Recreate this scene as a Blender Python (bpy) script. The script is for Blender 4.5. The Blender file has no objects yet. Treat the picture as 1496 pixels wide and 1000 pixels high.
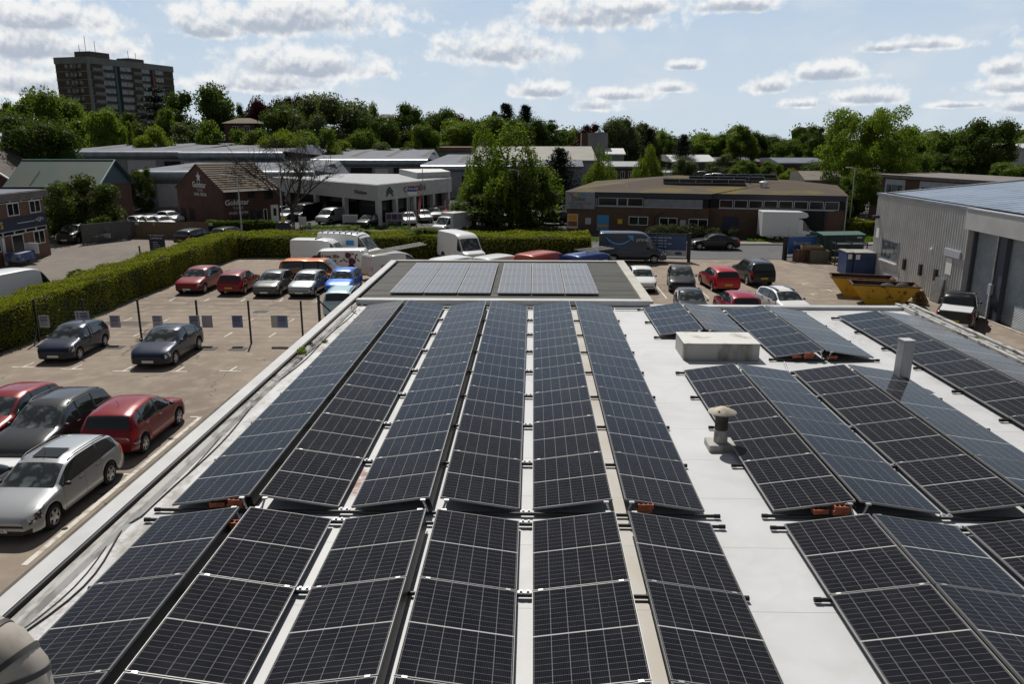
import bpy, bmesh, math, random
import numpy as np
from mathutils import Vector, Matrix
R = math.radians
S = bpy.context.scene
COL = S.collection

# ---------------------------------------------------------------- camera
cd = bpy.data.cameras.new('camera'); cam = bpy.data.objects.new('camera', cd); COL.objects.link(cam)
CX, HC, FPX = 0.0728, 10.3, 1161.8
PIT, YAW = 0.2524, -0.0264
cam.location = (CX, 0, HC)
cam.rotation_euler = (math.pi / 2 - PIT, 0, -YAW)
cd.sensor_width = 36; cd.lens = FPX / 1496 * 36
cd.clip_start = 0.05; cd.clip_end = 6000
S.camera = cam
S.view_settings.view_transform = 'Standard'; S.view_settings.look = 'None'
S.view_settings.exposure = -0.20; S.view_settings.gamma = 1
S.render.engine = 'CYCLES'
S.cycles.max_bounces = 6; S.cycles.diffuse_bounces = 2; S.cycles.glossy_bounces = 3
S.cycles.transmission_bounces = 2; S.cycles.transparent_max_bounces = 4
S.cycles.caustics_reflective = False; S.cycles.caustics_refractive = False
S.cycles.use_denoising = True
S.cycles.sample_clamp_indirect = 4

# sun direction (towards the sun) : ahead and a little left of the view
SAZ, SEL = R(-14.5), R(52)
SD = Vector((math.sin(SAZ) * math.cos(SEL), math.cos(SAZ) * math.cos(SEL), math.sin(SEL)))
ld = bpy.data.lights.new('sun', 'SUN'); sun = bpy.data.objects.new('sun', ld); COL.objects.link(sun)
ld.energy = 5.0; ld.angle = R(0.5); ld.color = (1, 0.945, 0.86)
sun.rotation_euler = SD.to_track_quat('Z', 'Y').to_euler(); sun.location = (0, 60, 120)

def pix_dir(u, v):
    """world direction of a point of the photograph (used to author far things at real distances)"""
    x, y = (u - 748) / FPX, (500 - v) / FPX
    cp, sp, cy, sy = math.cos(PIT), math.sin(PIT), math.cos(YAW), math.sin(YAW)
    fw = Vector((sy * cp, cy * cp, -sp)); rt = Vector((cy, -sy, 0)); up = rt.cross(fw)
    return fw + rt * x + up * y
def at_y(u, v, y):
    d = pix_dir(u, v); t = y / d.y
    return CX + d.x * t, HC + d.z * t
def on_z(u, v, z=0.0):
    d = pix_dir(u, v); t = (z - HC) / d.z
    return CX + d.x * t, d.y * t

# ---------------------------------------------------------------- world: Nishita sky with cumulus
W = bpy.data.worlds.new('World'); S.world = W; W.use_nodes = True
nt = W.node_tree; N = nt.nodes; L = nt.links; N.clear()
def wn(t, **k):
    n = N.new(t)
    for a, b in k.items(): setattr(n, a, b)
    return n
def wl(a, b): L.new(a, b)
def wmath(op, a, b=None, c=None, clamp=False):
    n = wn('ShaderNodeMath', operation=op, use_clamp=clamp)
    for i, x in enumerate((a, b, c)):
        if x is None: continue
        if isinstance(x, (int, float)): n.inputs[i].default_value = x
        else: wl(x, n.inputs[i])
    return n.outputs[0]
def wstep(x, lo, hi):
    n = wn('ShaderNodeMapRange', interpolation_type='SMOOTHSTEP')
    wl(x, n.inputs[0]); n.inputs[1].default_value = lo; n.inputs[2].default_value = hi
    return n.outputs[0]
sky = wn('ShaderNodeTexSky', sky_type='NISHITA'); sky.sun_disc = False
sky.sun_elevation = SEL; sky.sun_rotation = SAZ
sky.air_density = 1.0; sky.dust_density = 0.35; sky.ozone_density = 1.0; sky.altitude = 30
tc = wn('ShaderNodeTexCoord'); sep = wn('ShaderNodeSeparateXYZ'); wl(tc.outputs['Generated'], sep.inputs[0])
az = wmath('MULTIPLY', wmath('ARCTAN2', sep.outputs[0], sep.outputs[1]), 57.29578)
el = wmath('MULTIPLY', wmath('ARCSINE', sep.outputs[2]), 57.29578)
cmb = wn('ShaderNodeCombineXYZ'); wl(az, cmb.inputs[0]); wl(el, cmb.inputs[1])
PV = cmb.outputs[0]
# cumulus clouds: centre and half size in degrees of azimuth and elevation
CLOUDS = []
for (u, v, ru, rv) in ((440,22,155,42),(300,38,52,18),(450,92,140,34),(380,118,120,24),(50,18,120,34),(60,62,125,38),
    (45,118,100,30),(725,68,108,36),(870,18,112,36),(930,8,70,22),(1075,4,66,15),(1210,103,58,22),
    (1125,122,36,15),(1172,150,32,9),(1262,141,52,13),(1352,62,62,11),(1290,68,36,9),(1474,94,34,18),(1486,122,54,15),
    (1492,153,34,12),(785,131,48,14),(905,136,62,13),(868,152,40,13),(1000,95,32,8),(980,126,30,10),(1405,152,46,6),
    
    (-120,60,160,60),(1640,40,120,40),(1700,130,90,24),(-200,140,120,26)):
    d = pix_dir(u, v).normalized()
    CLOUDS.append((math.degrees(math.atan2(d.x, d.y)), math.degrees(math.asin(d.z)), ru * 0.050, rv * (0.050 if rv > 20 else 0.066)))
random.seed(5)
for k in range(8):                                    # the rest of the sky, out of the frame
    a = random.uniform(45, 315); e = random.uniform(3, 16)
    CLOUDS.append((a if a < 180 else a - 360, e, random.uniform(5, 12), random.uniform(1, 2.5)))
def cnoise(off, scale, det, stretch=1.5, rough=0.55):
    m = wn('ShaderNodeVectorMath', operation='MULTIPLY_ADD'); wl(PV, m.inputs[0])
    m.inputs[1].default_value = (1, stretch, 1); m.inputs[2].default_value = (off[0], off[1], 3.7)
    n = wn('ShaderNodeTexNoise'); n.inputs['Scale'].default_value = scale; n.inputs['Detail'].default_value = det
    n.inputs['Roughness'].default_value = rough; n.inputs['Distortion'].default_value = 0.1
    wl(m.outputs[0], n.inputs['Vector']); return n.outputs[0]
D = None; SW = None; SY = None
for (ca, ce, ra, re) in CLOUDS:
    m = wn('ShaderNodeVectorMath', operation='MULTIPLY_ADD')
    wl(PV, m.inputs[0]); m.inputs[1].default_value = (1 / ra, 1 / re, 0); m.inputs[2].default_value = (-ca / ra, -ce / re + .25, 0)
    sp = wn('ShaderNodeSeparateXYZ'); wl(m.outputs[0], sp.inputs[0])
    ry = sp.outputs[1]
    rf = wmath('ADD', wmath('MULTIPLY', wmath('MINIMUM', ry, 0.0), 2.2), wmath('MAXIMUM', ry, 0.0))      # flat base, domed top
    d = wmath('SQRT', wmath('ADD', wmath('MULTIPLY', sp.outputs[0], sp.outputs[0]), wmath('MULTIPLY', rf, rf)))
    w_ = wmath('DIVIDE', 1.0, wmath('ADD', wmath('POWER', d, 4.0), 0.02)); wy = wmath('MULTIPLY', w_, ry)
    D = d if D is None else wmath('SMOOTH_MIN', D, d, 0.25); SW = w_ if SW is None else wmath('ADD', SW, w_); SY = wy if SY is None else wmath('ADD', SY, wy)
REL = wmath('DIVIDE', SY, SW)
n1 = cnoise((0, 0), 0.33, 7, 1.1); n2 = cnoise((-0.12, 0.6), 0.33, 5, 1.1); n4 = cnoise((5, 2), 1.0, 6, 1.0); n5 = cnoise((4.9, 2.3), 1.0, 4, 1.0); n3 = cnoise((9, 4), 0.22, 8, 2.0)
nb = wmath('MULTIPLY', wmath('SUBTRACT', n1, 0.5), 1.5); nn = wmath('ADD', nb, wmath('MULTIPLY', wmath('SUBTRACT', n4, 0.5), 1.7))
vs = wmath('ADD', wmath('SUBTRACT', 1.08, D), nb); vv = wmath('ADD', wmath('SUBTRACT', 1.08, D), nn)
alpha = wstep(vv, -0.06, 0.60)
relief = wmath('ADD', wmath('MULTIPLY', wmath('SUBTRACT', n1, n2), 0.9), wmath('MULTIPLY', wmath('SUBTRACT', n4, n5), 0.9))
core = wmath('MULTIPLY', wstep(vs, 0.05, 0.85), wstep(REL, 0.8, -0.2))
br = wmath('ADD', wmath('SUBTRACT', 1.0, wmath('MULTIPLY', core, 0.56)), relief)
br = wmath('MINIMUM', wmath('MAXIMUM', br, 0.35), 1.0)
ramp = wn('ShaderNodeMix', data_type='RGBA'); wl(wstep(br, 0.40, 0.98), ramp.inputs['Factor'])
ramp.inputs['A'].default_value = (0.52, 0.58, 0.68, 1); ramp.inputs['B'].default_value = (1.02, 1.03, 1.03, 1)
veil = wmath('MULTIPLY', wstep(n3, 0.45, 0.72), 0.42)                # thin high haze cloud
skm = wn('ShaderNodeVectorMath', operation='SCALE'); wl(sky.outputs[0], skm.inputs[0]); skm.inputs['Scale'].default_value = 0.052
hsv = wn('ShaderNodeHueSaturation'); hsv.inputs['Saturation'].default_value = 0.35; wl(skm.outputs[0], hsv.inputs['Color'])     # upper sky out of view desaturated, so the panels reflect a neutral grey
lowc = wn('ShaderNodeMix', data_type='RGBA'); wl(wstep(el, 0.0, 19.0), lowc.inputs['Factor'])   # pale milky air low over the horizon
lowc.inputs['A'].default_value = (0.70, 0.82, 0.94, 1); lowc.inputs['B'].default_value = (0.43, 0.62, 0.89, 1)
mxl = wn('ShaderNodeMix', data_type='RGBA'); wl(wmath('MULTIPLY', wmath('MULTIPLY', wstep(el, 25.0, 14.0), 0.92), wstep(wmath('ABSOLUTE', az), 105.0, 50.0)), mxl.inputs['Factor']); wl(hsv.outputs[0], mxl.inputs['A']); wl(lowc.outputs['Result'], mxl.inputs['B'])
mx0 = wn('ShaderNodeMix', data_type='RGBA'); wl(wmath('MULTIPLY', veil, wstep(el, 30.0, 12.0)), mx0.inputs['Factor'])
wl(mxl.outputs['Result'], mx0.inputs['A']); mx0.inputs['B'].default_value = (0.82, 0.86, 0.90, 1)
mx = wn('ShaderNodeMix', data_type='RGBA'); wl(alpha, mx.inputs['Factor']); wl(mx0.outputs['Result'], mx.inputs['A']); wl(ramp.outputs['Result'], mx.inputs['B'])
bg = wn('ShaderNodeBackground'); bg.inputs['Strength'].default_value = 1.0; wl(mx.outputs['Result'], bg.inputs['Color'])
out = wn('ShaderNodeOutputWorld'); wl(bg.outputs[0], out.inputs['Surface'])
W.cycles.sampling_method = 'MANUAL'; W.cycles.sample_map_resolution = 512

# ---------------------------------------------------------------- materials
class NT:
    def __init__(s, name):
        s.m = bpy.data.materials.new(name); s.m.use_nodes = True
        s.n = s.m.node_tree.nodes; s.l = s.m.node_tree.links; s.b = s.n['Principled BSDF']
        s._oc = None
    def new(s, t, **k):
        n = s.n.new(t)
        for a, b in k.items(): setattr(n, a, b)
        return n
    def link(s, a, b): s.l.new(a, b)
    @property
    def oc(s):
        if s._oc is None: s._oc = s.new('ShaderNodeTexCoord').outputs['Object']
        return s._oc
    def math(s, op, a, b=None, c=None, clamp=False):
        n = s.new('ShaderNodeMath', operation=op, use_clamp=clamp)
        for i, x in enumerate((a, b, c)):
            if x is None: continue
            if isinstance(x, (int, float)): n.inputs[i].default_value = x
            else: s.link(x, n.inputs[i])
        return n.outputs[0]
    def step(s, x, lo, hi):
        n = s.new('ShaderNodeMapRange', interpolation_type='SMOOTHSTEP'); s.link(x, n.inputs[0])
        n.inputs[1].default_value = lo; n.inputs[2].default_value = hi; return n.outputs[0]
    def noise(s, scale, det=4, vec=None, stretch=None, rough=0.55, dist=0.0):
        v = vec or s.oc
        if stretch:
            m = s.new('ShaderNodeVectorMath', operation='MULTIPLY'); s.link(v, m.inputs[0]); m.inputs[1].default_value = stretch; v = m.outputs[0]
        n = s.new('ShaderNodeTexNoise'); n.inputs['Scale'].default_value = scale; n.inputs['Detail'].default_value = det
        n.inputs['Roughness'].default_value = rough; n.inputs['Distortion'].default_value = dist
        s.link(v, n.inputs['Vector']); return n.outputs[0]
    def mix(s, f, a, b):
        n = s.new('ShaderNodeMix', data_type='RGBA')
        for x, k in ((f, 'Factor'), (a, 'A'), (b, 'B')):
            if isinstance(x, (int, float)): n.inputs[k].default_value = x
            elif isinstance(x, tuple): n.inputs[k].default_value = (*x[:3], 1)
            else: s.link(x, n.inputs[k])
        return n.outputs['Result']
    def col(s, x):
        if isinstance(x, tuple): s.b.inputs['Base Color'].default_value = (*x[:3], 1)
        else: s.link(x, s.b.inputs['Base Color'])
    def rough(s, x):
        if isinstance(x, (int, float)): s.b.inputs['Roughness'].default_value = x
        else: s.link(x, s.b.inputs['Roughness'])
    def bump(s, h, strength=0.3, dist=0.01):
        n = s.new('ShaderNodeBump'); n.inputs['Strength'].default_value = strength; n.inputs['Distance'].default_value = dist
        s.link(h, n.inputs['Height']); s.link(n.outputs[0], s.b.inputs['Normal'])
    def sep(s):
        n = s.new('ShaderNodeSeparateXYZ'); s.link(s.oc, n.inputs[0]); return n.outputs
def mat(name, c, rough=0.6, metal=0.0, spec=0.5, c2=None, scale=3.0, amt=(0.4, 0.65), bump=0.0, bscale=None, coat=0.0, stretch=None):
    t = NT(name); t.rough(rough); t.b.inputs['Metallic'].default_value = metal; t.b.inputs['Specular IOR Level'].default_value = spec
    if coat: t.b.inputs['Coat Weight'].default_value = coat; t.b.inputs['Coat Roughness'].default_value = 0.05
    if c2:
        f = t.noise(scale, 6, stretch=stretch); t.col(t.mix(t.step(f, *amt), c, c2))
    else: t.col(c)
    if bump: t.bump(t.noise(bscale or scale * 4, 4), bump, 0.02)
    return t.m
def dark(c, k): return tuple(x * k for x in c)
def weathered(name, c, rough=0.65, k=0.72, scale=1.3, **kw): return mat(name, c, rough, c2=dark(c, k), scale=scale, amt=(0.35, 0.75), bump=kw.pop('bump', 0.12), **kw)

# ---------------------------------------------------------------- mesh helpers
class MB:
    def __init__(s): s.v = []; s.f = []; s.mi = []; s.M = None
    def add(s, vs, fs, mi=0):
        o = len(s.v)
        if s.M is not None: vs = [tuple(s.M @ Vector(p)) for p in vs]
        s.v += [tuple(p) for p in vs]; s.f += [tuple(i + o for i in f) for f in fs]; s.mi += [mi] * len(fs)
        return s
    def box(s, x0, y0, z0, x1, y1, z1, mi=0):
        v = [(x0,y0,z0),(x1,y0,z0),(x1,y1,z0),(x0,y1,z0),(x0,y0,z1),(x1,y0,z1),(x1,y1,z1),(x0,y1,z1)]
        return s.add(v, [(0,3,2,1),(4,5,6,7),(0,1,5,4),(1,2,6,5),(2,3,7,6),(3,0,4,7)], mi)
    def cbox(s, cx, cy, z0, lx, ly, h, mi=0, rz=0.0):
        old = s.M; m = Matrix.Translation((cx, cy, z0)) @ Matrix.Rotation(rz, 4, 'Z'); s.M = m if old is None else old @ m
        s.box(-lx/2, -ly/2, 0, lx/2, ly/2, h, mi); s.M = old; return s
    def poly(s, pts, mi=0): return s.add(pts, [tuple(range(len(pts)))], mi)
    def prism(s, pts, z0, z1, mi=0):
        """pts: 2d outline (ccw); extruded from z0 to z1"""
        n = len(pts); v = [(x, y, z0) for x, y in pts] + [(x, y, z1) for x, y in pts]
        f = [tuple(range(n))[::-1], tuple(range(n, 2 * n))] + [(i, (i + 1) % n, n + (i + 1) % n, n + i) for i in range(n)]
        return s.add(v, f, mi)
    def extr(s, pts, axis, a0, a1, mi=0):
        """profile pts (p,q) extruded along x ('x': (y,z)) or y ('y': (x,z))"""
        n = len(pts)
        g = (lambda p, a: (a, p[0], p[1])) if axis == 'x' else (lambda p, a: (p[0], a, p[1]))
        v = [g(p, a0) for p in pts] + [g(p, a1) for p in pts]
        f = [tuple(range(n))[::-1], tuple(range(n, 2 * n))] + [(i, (i + 1) % n, n + (i + 1) % n, n + i) for i in range(n)]
        return s.add(v, f, mi)
    def tube(s, pts, r, n=8, mi=0, cap=True):
        P = [Vector(p) for p in pts]; rs = r if isinstance(r, (list, tuple)) else [r] * len(P)
        v = []; f = []; ref = None
        for i, p in enumerate(P):
            t = (P[min(i + 1, len(P) - 1)] - P[max(i - 1, 0)]).normalized()
            if ref is None: ref = t.orthogonal().normalized()
            ref = (ref - t * ref.dot(t)).normalized(); b = t.cross(ref)
            for k in range(n):
                a = 2 * math.pi * k / n; q = p + (ref * math.cos(a) + b * math.sin(a)) * rs[i]; v.append(tuple(q))
        for i in range(len(P) - 1):
            for k in range(n):
                f.append((i*n+k, i*n+(k+1)%n, (i+1)*n+(k+1)%n, (i+1)*n+k))
        if cap: f += [tuple(range(n))[::-1], tuple(range((len(P)-1)*n, len(P)*n))]
        return s.add(v, f, mi)
    def lathe(s, prof, n=16, mi=0):
        """prof: (r,z) bottom to top"""
        v = [(r * math.cos(2*math.pi*k/n), r * math.sin(2*math.pi*k/n), z) for r, z in prof for k in range(n)]
        f = [(i*n+k, i*n+(k+1)%n, (i+1)*n+(k+1)%n, (i+1)*n+k) for i in range(len(prof)-1) for k in range(n)]
        f += [tuple(range(n))[::-1], tuple(range((len(prof)-1)*n, len(prof)*n))]
        return s.add(v, f, mi)
    def mesh(s, name, smooth=None):
        me = bpy.data.meshes.new(name); me.from_pydata(s.v, [], s.f)
        me.polygons.foreach_set('material_index', s.mi); me.update()
        if smooth is not None:
            me.shade_smooth(); me.set_sharp_from_angle(angle=R(smooth))
        return me
def link(name, data, parent=None, mats=None, loc=None, rot=None):
    o = bpy.data.objects.new(name, data); COL.objects.link(o)
    if parent is not None: o.parent = parent
    if mats is not None and data is not None and len(data.materials) == 0:
        for m in (mats if isinstance(mats, (list, tuple)) else [mats]): data.materials.append(m)
    if loc is not None: o.location = loc
    if rot is not None: o.rotation_euler = rot
    return o
def obj(name, mb, mats, parent=None, smooth=None, bevel=0.0, **k):
    o = link(name, mb.mesh(name, smooth), parent, mats, **k)
    if bevel:
        b = o.modifiers.new('bevel', 'BEVEL'); b.width = bevel; b.segments = 2; b.limit_method = 'ANGLE'; b.angle_limit = R(40)
    return o
def tag(o, label=None, cat=None, group=None, kind=None):
    if label: o['label'] = label
    if cat: o['category'] = cat
    if group: o['group'] = group
    if kind: o['kind'] = kind
    return o
def thing(name, label, cat, loc=(0,0,0), rz=0.0, group=None):
    o = bpy.data.objects.new(name, None); COL.objects.link(o); o.empty_display_size = 0.3
    o.location = loc; o.rotation_euler = (0, 0, rz); return tag(o, label, cat, group)
def struct(name, mb, m, smooth=None): return tag(obj(name, mb, m, smooth=smooth), kind='structure')
def text(name, body, size, m, parent, loc, rot, ext=0.004, align='CENTER', shear=0.0, wide=1.0, bold=0.0, label=None):
    c = bpy.data.curves.new('t', 'FONT'); c.body = body; c.size = size; c.extrude = ext; c.align_x = align; c.align_y = 'CENTER'
    c.shear = shear; c.offset = bold; c.resolution_u = 3
    o = bpy.data.objects.new('t', c); COL.objects.link(o)
    dg = bpy.context.evaluated_depsgraph_get(); me = bpy.data.meshes.new_from_object(o.evaluated_get(dg))
    bpy.data.objects.remove(o); bpy.data.curves.remove(c)
    me.materials.clear(); q = link(name, me, parent, m, loc=loc, rot=rot); q.scale = (wide, 1, 1)
    if label: q['label'] = label
    return q
ORD = ['first','second','third','fourth','fifth','sixth','seventh','eighth','ninth','tenth','eleventh','twelfth']
# ---------------------------------------------------------------- surfaces of the place
def dark(c, k): return tuple(x * k for x in c)
def ground_mat(name, c, c2, c3, s=0.35, rough=0.9, fine=0.25):
    t = NT(name); t.rough(rough); t.b.inputs['Specular IOR Level'].default_value = 0.25
    big = t.step(t.noise(s * 0.35, 5, dist=0.6), 0.35, 0.68); mid = t.step(t.noise(s * 3.5, 6), 0.42, 0.72)
    gr = t.noise(34, 3); c_ = t.mix(big, c, c2); c_ = t.mix(t.math('MULTIPLY', mid, 0.6), c_, c3)
    sc = t.new('ShaderNodeVectorMath', operation='SCALE'); t.link(c_, sc.inputs[0])
    t.link(t.math('ADD', t.math('MULTIPLY', gr, fine * 2), 1 - fine), sc.inputs['Scale'])
    v = t.new('ShaderNodeTexVoronoi', feature='DISTANCE_TO_EDGE'); v.inputs['Scale'].default_value = .16; wv = t.new('ShaderNodeVectorMath', operation='MULTIPLY_ADD'); nz = t.new('ShaderNodeTexNoise'); nz.inputs['Scale'].default_value = .9; nz.inputs['Detail'].default_value = 6; t.link(t.oc, nz.inputs['Vector'])
    t.link(nz.outputs['Color'], wv.inputs[0]); wv.inputs[1].default_value = (1.6, 1.6, 0); t.link(t.oc, wv.inputs[2]); t.link(wv.outputs[0], v.inputs['Vector'])
    crk = t.math('MULTIPLY', t.step(v.outputs['Distance'], .0045, .0015), t.step(t.noise(.25, 3), .40, .52)); oil = t.step(t.noise(.55, 5, dist=.8), .66, .80)
    cc_ = t.mix(t.math('MULTIPLY', crk, .8), sc.outputs[0], dark(c, .3)); cc_ = t.mix(t.math('MULTIPLY', oil, .55), cc_, dark(c, .42))
    t.col(cc_); t.bump(gr, 0.35, 0.01); return t.m
M_LOT = ground_mat('lot_concrete', (0.275, 0.226, 0.182), (0.195, 0.162, 0.133), (0.35, 0.30, 0.25))
M_ASPH = ground_mat('asphalt', (0.105, 0.098, 0.092), (0.075, 0.072, 0.07), (0.13, 0.12, 0.11), 0.2)
M_YARD = ground_mat('yard_asphalt', (0.19, 0.165, 0.145), (0.145, 0.13, 0.12), (0.23, 0.2, 0.175), 0.25)
M_ROAD = ground_mat('road_asphalt', (0.12, 0.122, 0.13), (0.10, 0.10, 0.108), (0.14, 0.14, 0.145), 0.2)
M_FAR = ground_mat('far_ground', (0.05, 0.065, 0.025), (0.035, 0.05, 0.02), (0.07, 0.075, 0.03), 0.05)
M_LINE = mat('road_paint', (0.62, 0.60, 0.55), 0.8, c2=(0.33, 0.29, 0.24), scale=2.6, amt=(0.45, 0.7))
M_PAVE = ground_mat('pavement', (0.25, 0.235, 0.21), (0.2, 0.185, 0.165), (0.29, 0.27, 0.24), 0.5)
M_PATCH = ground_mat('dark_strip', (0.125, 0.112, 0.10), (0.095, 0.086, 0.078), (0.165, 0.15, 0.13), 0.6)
def sheet(name, pts, z, m):
    mb = MB(); mb.poly([(x, y, z) for x, y in pts]); return struct(name, mb, m)
sheet('ground', [(-1500, -300), (1500, -300), (1500, 3000), (-1500, 3000)], -0.02, M_FAR)
sheet('town_asphalt', [(-130, -30), (130, -30), (130, 150), (-130, 150)], -0.012, M_ASPH)
sheet('parking_lot', [(-26.2, -20), (27, -20), (27, 69), (-26.2, 69)], 0, M_LOT)
sheet('yard', [(-60, 40), (-28.4, 40), (-28.4, 84), (-60, 84)], -0.004, M_YARD)
sheet('road', [(-25, 69.5), (90, 69.5), (90, 78.8), (-25, 78.8)], -0.006, M_ROAD)
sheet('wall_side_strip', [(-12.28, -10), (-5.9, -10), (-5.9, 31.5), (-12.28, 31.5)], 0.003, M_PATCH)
mb = MB(); mb.box(13.4, 78.8, -0.02, 60, 79.0, 0.11); mb.box(13.4, 79.0, -0.02, 60, 80.6, 0.10); struct('pavement', mb, M_PAVE)
mb = MB()
def line(x0, y0, x1, y1, w=0.1, z=0.006):
    dx, dy = x1 - x0, y1 - y0; l = math.hypot(dx, dy); nx, ny = -dy / l * w / 2, dx / l * w / 2
    mb.poly([(x0-nx, y0-ny, z), (x1-nx, y1-ny, z), (x1+nx, y1+ny, z), (x0+nx, y0+ny, z)])
line(-12.5, 17.4, -12.5, 28.2, 0.16); line(-12.9, 28.2, -12.42, 28.2, 0.1); line(-13.3, 22.9, -12.6, 22.9, 0.09)
for x, y in ((-23.44,34.67),(-21.0,34.4),(-18.5,34.15),(-16.05,34.15),(-13.65,34.3)):
    line(x - 0.5, y, x + 0.5, y, 0.1); line(x, y + 0.05, x + 0.05, y + 0.75, 0.1)
for x in (-26, -23.5, -21.2, -18.8, -16.3, -13.9):
    line(x - 0.3, 50.0, x + 0.3, 50.0, 0.1); line(x, 50.05, x, 50.9, 0.1)
    line(x, 40.6, x + .05, 41.6, 0.1); line(x, 44.2, x + .05, 45.0, .09)
for x in (8.9, 11.7, 14.4, 17.6): line(x, 51.6, x, 56.5, 0.1)
for x in (14.4, 17.6): line(x, 47, x, 49.5, 0.1)
for x, y in ((19.6,57.5),(20.6,55),(18.9,53.6),(21.0,52.4)): line(x - .5, y + .1, x + .5, y, .1); line(x, y, x + .1, y - .5, .1)
line(27, 54.6, 20.8, 49.6, 0.1)
struct('parking_markings', mb, M_LINE)
M_IRON = mat('cast_iron', (0.03, 0.028, 0.026), 0.7)
for (u, v, lab) in ((168, 508, 'dark drain cover in the tarmac between the two navy cars'), (304, 510, 'dark drain cover behind the navy saloon car beside the mesh fence'),
                    (348, 510.5, 'dark drain cover under the mesh fence near the roof edge'), (381, 455.5, 'dark drain cover on the open tarmac in front of the silver hatchback')):
    x, y = on_z(u, v); mb = MB(); mb.box(-.42, -.3, 0, .42, .3, .012)
    for i in range(7): mb.box(-.36 + i * .11, -.24, .0125, -.30 + i * .11, .24, .018)
    tag(obj('drain_cover', mb, M_IRON, loc=(x, y, 0.004)), lab, 'drain cover', 'drain covers in the car park')
    
# ---------------------------------------------------------------- the warehouse roof we look over
RZ = 5.10
M_MEMB = NT('roof_membrane'); t = M_MEMB; t.rough(0.55)
xs, ys, zs = t.sep()
c = t.mix(t.step(t.noise(0.9, 6, dist=.4), 0.40, 0.78), (0.56, 0.575, 0.60), (0.48, 0.49, 0.51))
edge = t.step(xs, -4.6, -5.9); edge = t.math('ADD', edge, t.math('MULTIPLY', t.step(xs, 7.2, 12.0), 0.75))
far = t.step(ys, 16.5, 23.5); edge = t.math('ADD', edge, t.math('MULTIPLY', t.math('MULTIPLY', far, t.step(xs, 6.0, 8.5)), 0.35), clamp=True)
d1 = t.step(t.noise(1.6, 8, stretch=(1.4, 0.45, 1), rough=.68), 0.42, 0.66); d2 = t.step(t.noise(9, 6, rough=.7), 0.40, 0.62)
dirt = t.math('MULTIPLY', t.math('MULTIPLY', d1, d2), edge)
c = t.mix(dirt, c, (0.19, 0.155, 0.12)); 
edge2 = t.step(xs, -5.25, -5.75); d4 = t.step(t.noise(3.2, 8, stretch=(1, .35, 1), rough=.75), .36, .6)
c = t.mix(t.math('MULTIPLY', t.math('MULTIPLY', edge2, d4), t.step(ys, 11.0, 15.0)), c, (0.06, 0.053, 0.045))
e3 = t.step(t.math('ABSOLUTE', t.math('SUBTRACT', xs, -5.22)), .30, .06); d5 = t.step(t.noise(2.1, 8, stretch=(1, .5, 1), rough=.72), .44, .66); c = t.mix(t.math('MULTIPLY', t.math('MULTIPLY', e3, d5), .75), c, (0.16, 0.125, 0.10))
e4 = t.step(t.math('ABSOLUTE', t.math('SUBTRACT', xs, 1.30)), .20, .14); d6 = t.step(t.noise(1.3, 6, stretch=(1, .6, 1)), .3, .7); c = t.mix(t.math('MULTIPLY', e4, t.math('ADD', .35, t.math('MULTIPLY', d6, .5))), c, (0.40, 0.365, 0.30))
e5 = t.math('MULTIPLY', t.step(t.math('ABSOLUTE', t.math('SUBTRACT', xs, -2.58)), .16, .04), t.step(t.math('ABSOLUTE', t.math('SUBTRACT', ys, 11.35)), .75, .3)); c = t.mix(t.math('MULTIPLY', e5, t.step(t.noise(5, 5), .38, .6)), c, (0.22, 0.07, 0.045))
rust = t.step(t.noise(0.55, 7, rough=.7), 0.66, 0.76); c = t.mix(t.math('MULTIPLY', rust, 0.75), c, (0.30, 0.19, 0.10))
spk = t.step(t.noise(21, 3), 0.70, 0.78); c = t.mix(t.math('MULTIPLY', spk, 0.35), c, (0.38, 0.37, 0.34))
sm = t.math('ABSOLUTE', t.math('SUBTRACT', t.math('FRACT', t.math('DIVIDE', t.math('ADD', ys, t.math('MULTIPLY', t.noise(.7, 2), .05)), 1.46)), 0.5))
seam = t.step(sm, 0.0055, 0.0025)
c = t.mix(t.math('MULTIPLY', seam, 0.75), c, (0.22, 0.22, 0.22))
pond = t.noise(.42, 3, dist=.5); ring = t.math('MULTIPLY', t.step(pond, .535, .555), t.step(pond, .60, .565)); c = t.mix(t.math('MULTIPLY', ring, .10), c, (0.36, 0.34, 0.30)); c = t.mix(t.math('MULTIPLY', t.step(pond, .56, .66), .08), c, (0.38, 0.37, 0.34))
scf = t.step(t.noise(6, 4, stretch=(1, 6, 1), rough=.7), .63, .72); c = t.mix(t.math('MULTIPLY', scf, .22), c, (0.34, 0.33, 0.32)); t.col(c); t.bump(t.noise(3, 5), .15, .02); M_MEMB = t.m
M_GAPBEIGE = None
M_CAP = weathered('parapet_capping', (0.50, 0.51, 0.52), 0.45, 0.8)
M_UPST = mat('weathered_upstand', (0.42, 0.42, 0.41), 0.7, c2=(0.10, 0.09, 0.08), scale=9, amt=(0.46, 0.62), stretch=(1, .3, 1))
t = NT('dirty_gutter_upstand'); t.rough(.95); t.b.inputs['Specular IOR Level'].default_value = .05; xs, ys, zs = t.sep(); soil = t.math('MULTIPLY', t.step(t.math('ABSOLUTE', t.math('SUBTRACT', ys, 17.5)), 4.5, 1.5), t.step(t.noise(2.2, 7, stretch=(2, .6, 1), rough=.7), .42, .62))
c = t.mix(t.step(t.noise(9, 6, stretch=(1, .3, 1)), .46, .62), (.46, .46, .455), (.31, .30, .29)); t.col(t.mix(soil, c, (.035, .028, .022))); M_GUT = t.m
M_BEIGE = weathered('beige_flashing', (0.47, 0.45, 0.40), 0.55)
M_GALV = mat('galvanised_steel', (0.55, 0.56, 0.57), 0.38, 0.7, c2=(0.42, 0.43, 0.45), scale=6)
M_BLACK = mat('black_plastic', (0.014, 0.014, 0.015), 0.45)
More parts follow.
